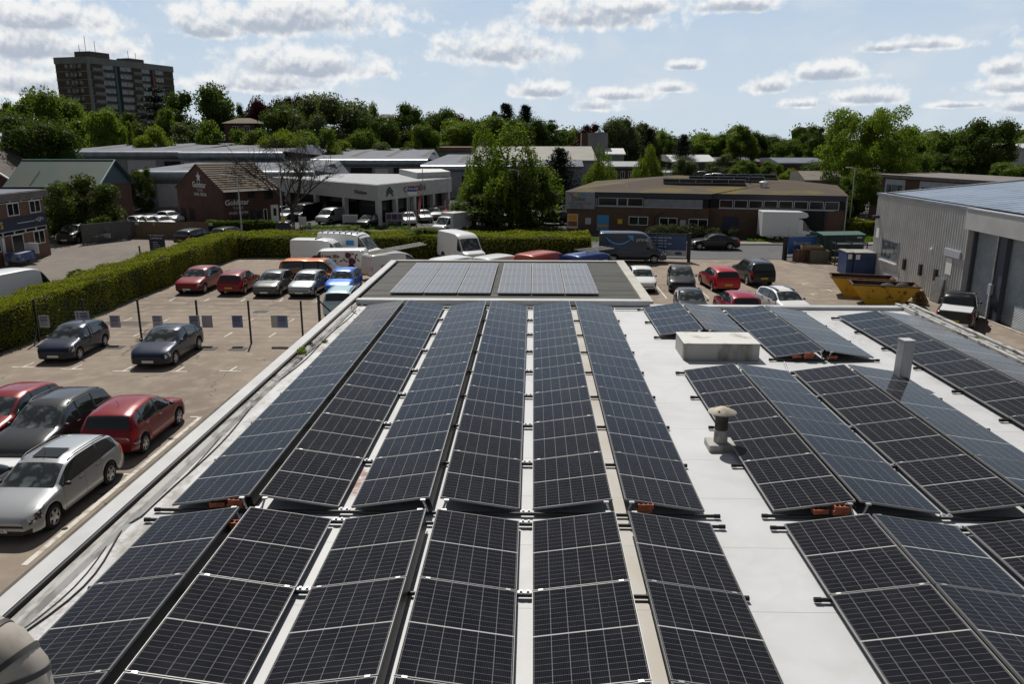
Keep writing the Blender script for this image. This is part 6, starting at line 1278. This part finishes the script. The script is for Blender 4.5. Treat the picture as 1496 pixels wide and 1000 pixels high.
# ---------------------------------------------------------------- trees, hedges and grass
def leaf_mat(name, c, c2, trans=.35, rough=.55):
    t = NT(name); f = t.step(t.noise(1.1, 4), .32, .68); info = t.new('ShaderNodeObjectInfo').outputs['Random']; g = t.new('ShaderNodeNewGeometry').outputs['Random Per Island']
    c_ = t.mix(t.math('MULTIPLY', t.math('ADD', f, g), .5), c, c2); t.col(c_); t.rough(rough); t.b.inputs['Specular IOR Level'].default_value = .08
    tr = t.new('ShaderNodeBsdfTranslucent'); ms = t.new('ShaderNodeVectorMath', operation='MULTIPLY'); t.link(c_, ms.inputs[0]); ms.inputs[1].default_value = (1.5, 1.6, .8); t.link(ms.outputs[0], tr.inputs['Color'])
    mx_ = t.new('ShaderNodeMixShader'); mx_.inputs[0].default_value = trans; t.link(t.b.outputs[0], mx_.inputs[1]); t.link(tr.outputs[0], mx_.inputs[2]); t.link(mx_.outputs[0], t.n['Material Output'].inputs['Surface']); return t.m
LM = dict(dark=leaf_mat('leaf_dark', (.044, .072, .016), (.072, .106, .024), .36), mid=leaf_mat('leaf_mid', (.068, .108, .019), (.108, .150, .028), .42), bright=leaf_mat('leaf_bright', (.10, .145, .016), (.16, .20, .028), .4),
    grey=leaf_mat('leaf_grey_green', (.072, .094, .048), (.105, .13, .066), .38), copper=leaf_mat('leaf_copper', (.040, .012, .014), (.062, .022, .018), .2), conifer=leaf_mat('needle_dark', (.010, .020, .012), (.020, .034, .020), .08),
    lime=leaf_mat('leaf_lime', (.095, .145, .020), (.15, .20, .032), .44), hedge=leaf_mat('hedge_leaf', (.14, .165, .013), (.25, .26, .03), .3), birch=leaf_mat('leaf_birch', (.080, .125, .018), (.135, .18, .026), .42), bushm=leaf_mat('leaf_bush', (.045, .072, .014), (.080, .105, .024), .3), grass=leaf_mat('grass_blade', (.07, .13, .015), (.11, .18, .03), .4), juni=leaf_mat('leaf_juniper', (.055, .068, .035), (.085, .095, .05), .2))
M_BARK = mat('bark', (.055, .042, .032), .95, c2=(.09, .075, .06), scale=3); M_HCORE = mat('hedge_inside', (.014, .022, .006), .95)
def cards(name, P, size, rng, outward=None, mats=None, asp=1.0, jit=.5):
    n = len(P); d = rng.normal(size=(n, 3)); d /= np.linalg.norm(d, axis=1)[:, None]
    if outward is not None: d = d * (1 - jit) * 1.0 + outward * jit + d * .35; d /= np.linalg.norm(d, axis=1)[:, None] + 1e-9
    a = np.cross(d, rng.normal(size=(n, 3))); a /= np.linalg.norm(a, axis=1)[:, None] + 1e-9; b = np.cross(d, a)
    s = size * rng.uniform(.55, 1.35, size=(n, 1)); a = a * s; b = b * s * asp
    V = np.empty((n, 4, 3)); V[:, 0] = P - a; V[:, 1] = P + b * .55 - a * .1; V[:, 2] = P + a; V[:, 3] = P - b * .55 + a * .1
    me = bpy.data.meshes.new(name); me.vertices.add(4 * n); me.vertices.foreach_set('co', V.reshape(-1)); me.loops.add(4 * n); me.loops.foreach_set('vertex_index', np.arange(4 * n, dtype=np.int32))
    me.polygons.add(n); me.polygons.foreach_set('loop_start', np.arange(0, 4 * n, 4, dtype=np.int32)); me.polygons.foreach_set('loop_total', np.full(n, 4, dtype=np.int32)); me.update(calc_edges=True)
    return me
def add_cores(me, lobes, f=.74):
    bm = bmesh.new(); bmesh.ops.create_icosphere(bm, subdivisions=1, radius=1); bv = np.array([v.co for v in bm.verts]); bf = np.array([[v.index for v in q.verts] for q in bm.faces], dtype=np.int32); bm.free()
    n0 = len(me.vertices); co = np.empty(n0 * 3); me.vertices.foreach_get('co', co); rg = np.random.default_rng(4); V = [co.reshape(-1, 3)]; F = []
    for i, l in enumerate(lobes):
        q, _ = np.linalg.qr(rg.normal(size=(3, 3))); V.append((bv @ q) * (l[3] * f) * np.array((1, 1, l[4])) + np.array(l[:3])); F.append(bf + n0 + i * len(bv))
    V = np.concatenate(V); F = np.concatenate(F); nq = n0 // 4; li = np.concatenate([np.arange(n0, dtype=np.int32), F.reshape(-1).astype(np.int32)]); me.clear_geometry()
    me.vertices.add(len(V)); me.vertices.foreach_set('co', V.reshape(-1)); me.loops.add(len(li)); me.loops.foreach_set('vertex_index', li); me.polygons.add(nq + len(F))
    me.polygons.foreach_set('loop_start', np.concatenate([np.arange(nq) * 4, n0 + np.arange(len(F)) * 3]).astype(np.int32)); me.polygons.foreach_set('loop_total', np.concatenate([np.full(nq, 4), np.full(len(F), 3)]).astype(np.int32)); me.update(calc_edges=True)
def lobes_pts(rng, lobes, n, shell=.5):
    w_ = np.array([l[3] ** 2 for l in lobes]); w_ = w_ / w_.sum(); k = rng.choice(len(lobes), n, p=w_); L_ = np.array([l[:3] for l in lobes])[k]; r = np.array([l[3] for l in lobes])[k]; sq = np.array([l[4] for l in lobes])[k]
    d = rng.normal(size=(n, 3)); d /= np.linalg.norm(d, axis=1)[:, None]; rad = r * (shell + (1.04 - shell) * rng.uniform(0, 1, n) ** .7)
    q = d * rad[:, None]; q[:, 2] *= sq; return L_ + q, d
CROWN = {}
def crown(kind, seed):
    key = (kind, seed)
    if key in CROWN: return CROWN[key]
    rng = np.random.default_rng(seed * 77 + 5); lob = []
    if kind in ('broad', 'tall', 'light', 'bush', 'round'):
        nl = dict(broad=36, tall=36, light=46, bush=26, round=30)[kind]; zc, zr, xr = dict(broad=(.60, .34, .36), tall=(.56, .40, .33), light=(.55, .42, .37), bush=(.46, .42, .38), round=(.56, .40, .37))[kind]
        for i in range(nl):
            d = rng.normal(size=3); d /= np.linalg.norm(d); f = rng.uniform(.35, 1) ** .5; x, y, z = d * f
            taper = 1 - .45 * max(0, z) if kind != 'tall' else 1 - .55 * max(0, z); r = rng.uniform(.085, .17) * (.75 if kind == 'light' else 1.15 if kind == 'round' else 1)
            lob.append((x * xr * taper, y * xr * taper, zc + z * zr, r, .8))
        n = dict(broad=15000, tall=15000, light=19000, bush=13000, round=15000)[kind]; P, d = lobes_pts(rng, lob, n, .45); sz = dict(broad=.0125, tall=.0125, light=.0105, bush=.0145, round=.0125)[kind]
        P[:, 2] = np.clip(P[:, 2], .03, 1.03); me = cards('crown', P, sz, rng, d, jit=.35); add_cores(me, lob if kind != 'light' else lob[::6], .68 if kind != 'light' else .55)
    elif kind == 'birch':
        P = []; D_ = []
        for i in range(44):
            a = rng.uniform(0, 2 * math.pi); f = rng.uniform(0, 1) ** .55; top = 1.0 - .50 * f ** 1.5 - rng.uniform(0, .30) * (f > .25); cx, cy = .34 * f * math.cos(a), .34 * f * math.sin(a)
            for s_ in range(20):
                aa = rng.uniform(0, 2 * math.pi); ff = rng.uniform(0, 1) ** .5 * rng.uniform(.06, .12); ln = rng.uniform(.10, .34) * (1.1 - .5 * top); m = int(30 * ln / .3)
                x0, y0, z0 = cx + ff * math.cos(aa), cy + ff * math.sin(aa), top - 2.2 * ff ** 1.5 * 4 * .5 + rng.normal() * .015
                for j in range(m):
                    g = j / m; P.append((x0 + math.cos(a) * .03 * g + rng.normal() * .007, y0 + math.sin(a) * .03 * g + rng.normal() * .007, max(.02, z0 - ln * g + rng.normal() * .005))); D_.append((math.cos(aa), math.sin(aa), .3))
        me = cards('crown', np.array(P), .0125, rng, np.array(D_), asp=.9, jit=.3)
    elif kind in ('conifer', 'spire', 'cedar'):
        P = []; D_ = []; nb = 420 if kind != 'spire' else 300
        for i in range(nb):
            z = rng.uniform(.06, .98); w_ = (1 - z) ** (.62 if kind == 'conifer' else 1.0 if kind == 'spire' else .45) * .5 * rng.uniform(.55, 1.08); a = rng.uniform(0, 2 * math.pi); m = 34
            if kind == 'cedar': w_ = .5 * (1 - abs(z - .5) * 1.5) * rng.uniform(.5, 1.1); z = round(z * 9) / 9 + rng.normal() * .012
            for j in range(m):
                g = rng.uniform(.15, 1); P.append((math.cos(a) * w_ * g + rng.normal() * .022, math.sin(a) * w_ * g + rng.normal() * .022, z + (.05 if kind == 'conifer' else .02) * g ** 2 - .02 * g + rng.normal() * .012)); D_.append((math.cos(a), math.sin(a), .6))
        me = cards('crown', np.array(P), .017, rng, np.array(D_), asp=.5, jit=.3)
    co = np.empty(len(me.vertices) * 3); me.vertices.foreach_get('co', co); co = co.reshape(-1, 3)
    for a_ in (0, 1):
        lo, hi = np.percentile(co[:, a_], (1.5, 98.5)); co[:, a_] = (co[:, a_] - (lo + hi) / 2) / (hi - lo)
    lo, hi = np.percentile(co[:, 2], (.3, 99.7)); z0_ = .03 if kind in ('bush', 'birch', 'conifer', 'spire') else .12
    co[:, 2] = z0_ + (co[:, 2] - lo) / (hi - lo) * (1 - z0_); me.vertices.foreach_set('co', co.reshape(-1)); me.update()
    CROWN[key] = me; me.materials.append(LM['mid']); return me
TRUNK = {}
def trunk_mesh(kind):
    if kind in TRUNK: return TRUNK[kind]
    rng = random.Random(3); mb = MB(); top = .5 if kind not in ('conifer', 'spire') else .93
    mb.tube([(0, 0, -.01), (.004, 0, .12), (-.004, .004, .3), (.004, 0, top)], [.024, .018, .014, .006], 7)
    for i in range(9):
        a = i * 2.4; z0 = .14 + .035 * i; l = .22 - .008 * i; mb.tube([(0, 0, z0), (math.cos(a) * l * .5, math.sin(a) * l * .5, z0 + .10), (math.cos(a) * l, math.sin(a) * l, z0 + .26)], [.009, .006, .003], 5)
    me = mb.mesh('trunk', 60); me.materials.append(M_BARK); TRUNK[kind] = me; return me
def tree(u, vt, wpx, y, kind, lm, label, seed=0, cat='tree', name=None, group=None, vb=None, z0=0.0, du=0):
    x, zt = at_y(u, vt, y); wd = wpx / FPX * y * 1.03; h = zt - z0
    o = thing(name or {'conifer': 'conifer_tree', 'spire': 'conifer_tree', 'cedar': 'cedar_tree', 'bush': 'leafy_shrub'}.get(kind, 'leafy_tree'), label, cat, (x, y, z0), (seed * 1.7 + u * .1) % 6.28, group); o.scale = (wd, wd, h)
    q = link('crown', crown(kind, seed), o); q.material_slots[0].link = 'OBJECT'; q.material_slots[0].material = LM[lm]; link('trunk', trunk_mesh(kind), o); return o
GT = 'trees along the skyline'
TL_ = [  # u, top v, width px, distance, kind, leaf, seed, label
 (60,132,100,175,'broad','mid',0,'tall mid green tree left of the tower block'),(100,149,62,190,'round','bright',1,'yellow green tree touching the left foot of tower block'),(44,166,108,120,'broad','dark',2,'dark broad tree at the left edge above the teal roof'),
 (20,150,50,200,'broad','mid',1,'green tree peeping in at the far left edge of skyline'),(152,160,56,165,'tall','lime',0,'light green tree in front of the tower block'),(188,178,22,160,'spire','lime',0,'small pointed light tree below the tower block'),(216,186,44,155,'bush','bright',0,'low bright shrub below the tower block'),
 (176,165,60,215,'broad','dark',1,'dark tree hiding the foot of the tower block'),(229,128,62,235,'cedar','conifer',0,'blackish cedar in front of the right end of tower'),(240,160,38,170,'tall','mid',1,'slender green tree below the blackish cedar'),(288,124,92,230,'round','dark',0,'great round dark tree right of the tower block'),
 (275,182,50,170,'bush','grey',1,'grey green shrub mass under the great round tree'),(320,178,46,165,'bush','mid',0,'mid green shrub left of the hipped brick house'),(348,153,30,240,'round','dark',1,'small round dark tree over the hipped brick house'),(386,143,52,235,'broad','copper',0,'copper leaved tree, left of two'),(427,141,52,240,'broad','copper',1,'copper leaved tree, right of two'),
 (414,150,70,195,'round','dark',2,'large dark green tree under the copper trees'),(445,165,55,190,'broad','grey',0,'grey green tree right of large dark tree'),(490,139,100,200,'broad','grey',2,'big grey green tree above the bare tree'),(372,190,44,160,'bush','mid',1,'shrub beneath the copper trees'),(412,191,40,150,'bush','bright',2,'vivid lime shrub above the bare tree'),
 (455,188,46,165,'bush','mid',2,'mid green shrub right of the vivid lime shrub'),(538,151,30,260,'round','dark',0,'small dark dome tree beyond the big grey green tree'),(547,169,58,195,'broad','dark',0,'dark round tree above the showroom'),(592,153,58,205,'tall','dark',1,'tall pointed dark tree above the showroom'),(621,183,40,180,'tall','mid',2,'mid green tree above the brown roofed shed'),
 (505,206,40,172,'bush','bright',1,'bright shrub above the stepped grey unit'),(530,190,50,180,'broad','mid',0,'mid green tree between grey green and dark trees'),(570,209,40,175,'bush','grey',0,'low grey shrub behind the grey unit roof'),(640,160,56,225,'broad','dark',2,'dark tree behind the willow, leftmost'),(676,168,40,230,'broad','copper',2,'reddish tree behind the willow'),
 (668,174,60,215,'round','lime',2,'yellowish round tree just left of the willow top'),(706,170,60,215,'broad','mid',2,'green tree behind the willow top'),(740,152,44,260,'conifer','conifer',0,'dark spiky conifer, left of the hilltop pair'),(768,154,40,262,'conifer','conifer',1,'dark spiky conifer, right of the hilltop pair'),(722,163,34,262,'spire','conifer',0,'thin dark conifer at the left of the hilltop pair'),
 (764,172,60,220,'broad','dark',0,'dark tree right of the willow top'),(795,180,56,225,'broad','dark',1,'dark tree above the pale warehouse roof'),(806,176,30,250,'cedar','conifer',1,'small flat topped cedar above the warehouse'),(832,192,38,235,'round','mid',1,'rounded green tree left of the grey concrete tower'),(862,182,44,230,'broad','copper',1,'dark purplish tree behind the grey concrete tower'),
 (905,172,58,215,'tall','grey',0,'tall grey green tree right of the grey concrete tower'),(942,180,42,225,'broad','grey',1,'feathery grey tree next to the tall grey green tree'),(949,189,26,205,'conifer','conifer',0,'dark pointed conifer in front of feathery grey tree'),(968,194,34,225,'broad','mid',1,'mid green tree right of the dark pointed conifer'),
 (1000,197,40,205,'conifer','conifer',1,'dark wide conifer above the far sheds'),(983,200,28,230,'tall','dark',0,'dark slim tree left of the wide conifer'),(1030,196,56,240,'broad','lime',1,'pale spring green tree above the far sheds'),(1085,184,40,215,'tall','mid',1,'tall dense tree, first of the row right of far sheds'),(1062,194,36,235,'broad','mid',0,'softer green tree left of the tall dense tree'),
 (1118,193,44,225,'round','dark',2,'domed dark tree, second of the row right of far sheds'),(1150,203,42,220,'tall','mid',2,'green tree, third of the row right of far sheds'),(1175,205,40,225,'tall','mid',0,'green tree, fourth of the row right of far sheds'),(1197,184,46,205,'round','dark',1,'high domed dark tree left of the great spring tree'),
 (1060,226,44,165,'round','grey',1,'greyish tree in front of the far shed roofs'),(1001,230,32,140,'round','grey',2,'neat round bush in the middle distance'),(878,216,50,122,'birch','birch',1,'drooping birch in front of the warehouse and tower'),(948,213,46,128,'birch','birch',2,'drooping birch above the left end of paint centre roof'),
 (1088,234,40,150,'broad','mid',1,'small spreading tree behind the paint centre roof'),(1105,238,26,158,'bush','copper',0,'reddish bush behind the paint centre roof'),(1128,235,32,150,'round','mid',0,'small round tree left of the red brick block'),(1151,247,26,140,'bush','lime',0,'small lime shrub in front of the red brick block'),
 (1202,232,50,135,'broad','dark',2,'dark leafy tree right of the red brick block'),(1232,238,34,130,'broad','mid',2,'green tree squeezed between brick block and great tree'),(1362,200,50,180,'broad','dark',0,'dark tree right of the great spring tree'),(1335,205,40,200,'conifer','dark',1,'dark pointed tree behind the great spring tree'),(1398,189,72,165,'broad','mid',0,'wide green tree above the white panelled office'),
 (1446,174,66,150,'tall','dark',0,'tall dark tree above the right end of the office'),(1420,196,50,170,'round','mid',2,'round green tree between the wide and tall dark trees'),(1490,206,40,210,'round','bright',0,'yellow green tree at the right edge of the skyline'),(1480,238,60,140,'broad','mid',2,'green tree by the right frame edge above the office roof'),(1380,225,60,150,'broad','dark',1,'dark shrubby tree just above the office roof')]
for (u, vt, wp, y, kd, lm, sd, lab) in TL_:
    if kd == 'bush': wp *= 1.5
    tree(u, vt, wp, y, kd, lm, lab, sd, group=GT, cat='shrub' if kd == 'bush' else 'tree')
# nearer trees
tree(703, 190, 66, 97, 'birch', 'birch', 'smaller weeping birch, left half of the central clump', 3, name='birch_tree'); tree(745, 182, 118, 95, 'birch', 'birch', 'large weeping birch, right half of the central clump', 4, name='birch_tree'); tree(690, 262, 60, 95, 'birch', 'mid', 'low drooping birch growth at the left foot of the clump', 1, name='birch_tree'); tree(770, 250, 66, 93, 'bush', 'dark', 'shady undergrowth at the right foot of the clump', 2, 'shrub')
tree(725, 270, 110, 94, 'bush', 'dark', 'shady undergrowth in the middle under the weeping birches', 1, 'shrub')
tree(817, 217, 62, 106, 'conifer', 'conifer', 'blackish spreading pine left of the paint centre', 2)
tree(1256, 160, 84, 112, 'light', 'lime', 'great spring tree with visible limbs, left half', 0); tree(1300, 158, 92, 114, 'light', 'lime', 'great spring tree with visible limbs, right half', 1); tree(1262, 246, 50, 98, 'broad', 'mid', 'dark leafy bush between lamp post and the grey unit', 1, 'shrub'); tree(1240, 275, 40, 100, 'bush', 'dark', 'shady bush behind the lamp post right of paint centre', 2, 'shrub'); tree(1330, 226, 60, 120, 'broad', 'mid', 'leafy tree under the great spring tree by the office', 2)
tree(114, 258, 92, 82, 'bush', 'bushm', 'large rounded bush beside the brick office', 0, 'shrub'); tree(90, 266, 50, 84, 'bush', 'dark', 'taller dark growth behind the large rounded bush', 1, 'shrub'); tree(203, 246, 34, 112, 'bush', 'bushm', 'bush between the teal gable and curved unit', 2, 'shrub')
# bare tree
rnd = random.Random(11); mb = MB()
def limb(p, d, l, r, depth):
    p = Vector(p); q = p + d * l; mid = p.lerp(q, .5) + Vector((rnd.uniform(-1, 1), rnd.uniform(-1, 1), rnd.uniform(-.5, 1))) * l * .07
    mb.tube([tuple(p), tuple(mid), tuple(q)], [r, r * .85, r * .68], 5 if depth > 2 else 3, cap=False)
    if depth == 0: return
    for k in range(3 if depth > 1 else 4):
        nd = (d + Vector((rnd.uniform(-1, 1), rnd.uniform(-1, 1), rnd.uniform(-.45, .65))) * .85).normalized(); limb(q if k else mid, nd, l * rnd.uniform(.62, .84), r * .62, depth - 1)
bx, by = -28.0, 92.5
o = thing('bare_tree', 'leafless spreading tree in front of the taxi office and showroom', 'tree', (bx, by, 0)); mb.tube([(0, 0, 0), (.1, 0, 1.2), (0, .1, 2.4)], [.30, .24, .21], 8); obj('trunk', mb, M_BARK, o, smooth=60); mb = MB()
for a in (0.2, 1.3, 2.5, 3.5, 4.5, 5.5): limb((0, .05, 2.1 + .1 * a), Vector((math.cos(a) * .8, math.sin(a) * .8, .75)).normalized(), 2.9, .13, 5)
obj('crown', mb, mat('twig_bark', (.060, .048, .036), .95), o, smooth=60)
# hedges
def hedge(label, x0, x1, y0, y1, h, n, size, seed, lm='hedge', bumps=.07, name='hedge'):
    rng = np.random.default_rng(seed); o = thing(name, label, 'hedge', (0, 0, 0)); ax, ay, az_ = (y1 - y0) * h, (x1 - x0) * h, (x1 - x0) * (y1 - y0) * 1.6
    kind = rng.choice(4, n, p=np.array([ax * .8, ay, az_ * 1.25, ay * .15]) / (ax * .8 + ay + az_ * 1.25 + ay * .15)); a = rng.uniform(0, 1, n); b = rng.uniform(0, 1, n)
    P = np.zeros((n, 3)); D_ = np.zeros((n, 3))
    P[:, 0] = x0 + (x1 - x0) * a; P[:, 1] = y0 + (y1 - y0) * a; P[:, 2] = h * b
    m = kind == 0; P[m, 0] = x1; D_[m, 0] = 1; m = kind == 1; P[m, 1] = y0; D_[m, 1] = -1; m = kind == 2; P[m, 1] = y0 + (y1 - y0) * b[m]; P[m, 2] = h; D_[m, 2] = 1; m = kind == 3; P[m, 0] = x0; P[m, 1] = y0 + (y1 - y0) * a[m]; D_[m, 0] = -1
    wob = bumps * (np.sin(P[:, 0] * 1.1 + P[:, 1] * .9) + .6 * np.sin(P[:, 1] * 2.3 - P[:, 0] * 1.9 + 1) + .5 * np.sin(P[:, 2] * 3 + P[:, 1] * 1.5)); P += D_ * (wob + rng.normal(0, .05, n))[:, None]; m = kind == 2; P[m, 2] += np.abs(rng.normal(0, .05, m.sum()))
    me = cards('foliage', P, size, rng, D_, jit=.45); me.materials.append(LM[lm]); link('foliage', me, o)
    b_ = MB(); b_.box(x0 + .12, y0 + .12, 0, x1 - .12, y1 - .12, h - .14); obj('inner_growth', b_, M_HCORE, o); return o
hedge('long clipped hedge with golden top along the left side of the car park', -28.15, -26.0, 29, 69.2, 2.02, 75000, .055, 1); hedge('clipped hedge with golden top behind the white vans', -28.1, 5.1, 69.3, 73.0, 1.82, 42000, .078, 2)
hedge('dark low hedge in front of the taxi office', -36, -27.0, 87.2, 88.4, 1.2, 5000, .10, 3, 'mid'); hedge('low yellow green hedge behind the green container', 31.5, 38.5, 85.6, 87.2, 1.55, 5000, .10, 4, 'hedge', .14)
tree(112, 394, 24, 49.5, 'bush', 'bright', 'bright shoot standing up from the near left hedge', 0, 'shrub', z0=1.6); tree(517, 329, 46, 71.2, 'bush', 'bright', 'leafy tuft rising from the hedge behind the tall white van', 1, 'shrub', z0=1.5); tree(622, 333, 40, 70.8, 'bush', 'mid', 'darker tuft rising from the hedge left of the plain white van', 2, 'shrub', z0=1.3)
rng = np.random.default_rng(9); lob = [(12.4 + i * .85 + rng.uniform(-.3, .3), 83.2 + rng.uniform(-.6, .6), .55 + rng.uniform(-.1, .25), rng.uniform(.7, 1.05), .8) for i in range(11)]
P, d = lobes_pts(rng, lob, 9000, .5); P[:, 2] = np.abs(P[:, 2]); me = cards('foliage', P, .085, rng, d, jit=.3); me.materials.append(LM['juni']); o = thing('juniper_bank', 'spreading grey green juniper bank in front of the paint centre', 'shrub', (0, 0, 0)); link('foliage', me, o)
def grass(label, polys, n, h, seed, nm='grass'):
    rng = np.random.default_rng(seed); P = []
    for (x0, x1, y0, y1) in polys: m = int(n * (x1 - x0) * (y1 - y0)); P.append(np.stack([rng.uniform(x0, x1, m), rng.uniform(y0, y1, m), rng.uniform(.02, h, m)], 1))
    P = np.concatenate(P); D_ = np.tile((0, -.7, .7), (len(P), 1)); me = cards(nm, P, .12, rng, D_, jit=.2); me.materials.append(LM['grass']); o = link(nm, me); tag(o, kind='stuff')
grass('', [(22, 30.5, 80.7, 83.0), (30.5, 46, 80.7, 84.5), (-27, -14.2, 91.5, 93.6), (-13.6, 3.5, 90.5, 92.0)], 60, .22, 4); grass('', [(1.0, 12, 80.5, 84)], 30, .2, 8)
sheet('earth_bed', [(11, 80.65), (46, 80.65), (46, 86), (11, 84)], 0.0, M_FAR); sheet('verge', [(-27, 91.4), (3.6, 90.4), (3.6, 92.2), (-27, 93.8)], -0.002, M_FAR)
# far wood closing the horizon
rng = np.random.default_rng(21); lob = []
for i in range(300):
    a = -48 + 96 * i / 300; dd = 330 + 40 * math.sin(i * 1.7) + rng.uniform(0, 60); hh = 10.5 + 3 * math.sin(i * .37) + rng.uniform(-2, 3); r = rng.uniform(4, 6.5)
    for k in range(2): lob.append((math.sin(R(a)) * dd + rng.uniform(-4, 4), math.cos(R(a)) * dd, hh - r - k * 6, r, 1))
P, d = lobes_pts(rng, lob, 90000, .6); P[:, 2] = np.clip(P[:, 2], 0, None); me = cards('far_wood', P, .5, rng, d, jit=.3); add_cores(me, lob, .8); me.materials.append(LM['mid']); tag(link('far_wood', me), kind='stuff')
# weeds on the roof
def weed(x, y, z, r, h, n, label, lm='bright', seed=1):
    rng = np.random.default_rng(seed); P, d = lobes_pts(rng, [(rng.uniform(-r, r) * .6, rng.uniform(-r, r), h * .4, r * .6, h / r * .6) for _ in range(5)], n, .2); P[:, 2] = np.abs(P[:, 2]); me = cards('leaves', P, .022, rng, d, jit=.2); me.materials.append(LM[lm]); o = thing('weed_clump', label, 'weed', (x, y, z), 0, 'weeds in the roof gutters'); link('leaves', me, o)
weed(-5.6, 18.75, RZ, .14, .22, 500, 'bright weed clump in the left roof gutter'); weed(-5.6, 19.6, RZ, .12, .10, 250, 'dull low weed behind the bright clump in left gutter', 'juni', 2); weed(-5.35, 20.0, RZ, .08, .07, 150, 'small mossy weed on the membrane by left gutter', 'hedge', 3)
weed(11.68, 20.6, RZ, .16, .16, 450, 'bright weed clump in the right roof gutter', 'lime', 4); weed(11.68, 21.3, RZ, .13, .10, 250, 'dull weed behind the bright clump in right gutter', 'juni', 5)
mb = MB(); mb.lathe([(.10, 0), (.15, .03), (.12, .08), (.04, .11)], 9); tag(obj('black_rag', mb, M_RUBBER, smooth=50, loc=(11.68, 19.6, RZ + .01)), 'crumpled black rag in the right roof gutter', 'rag')
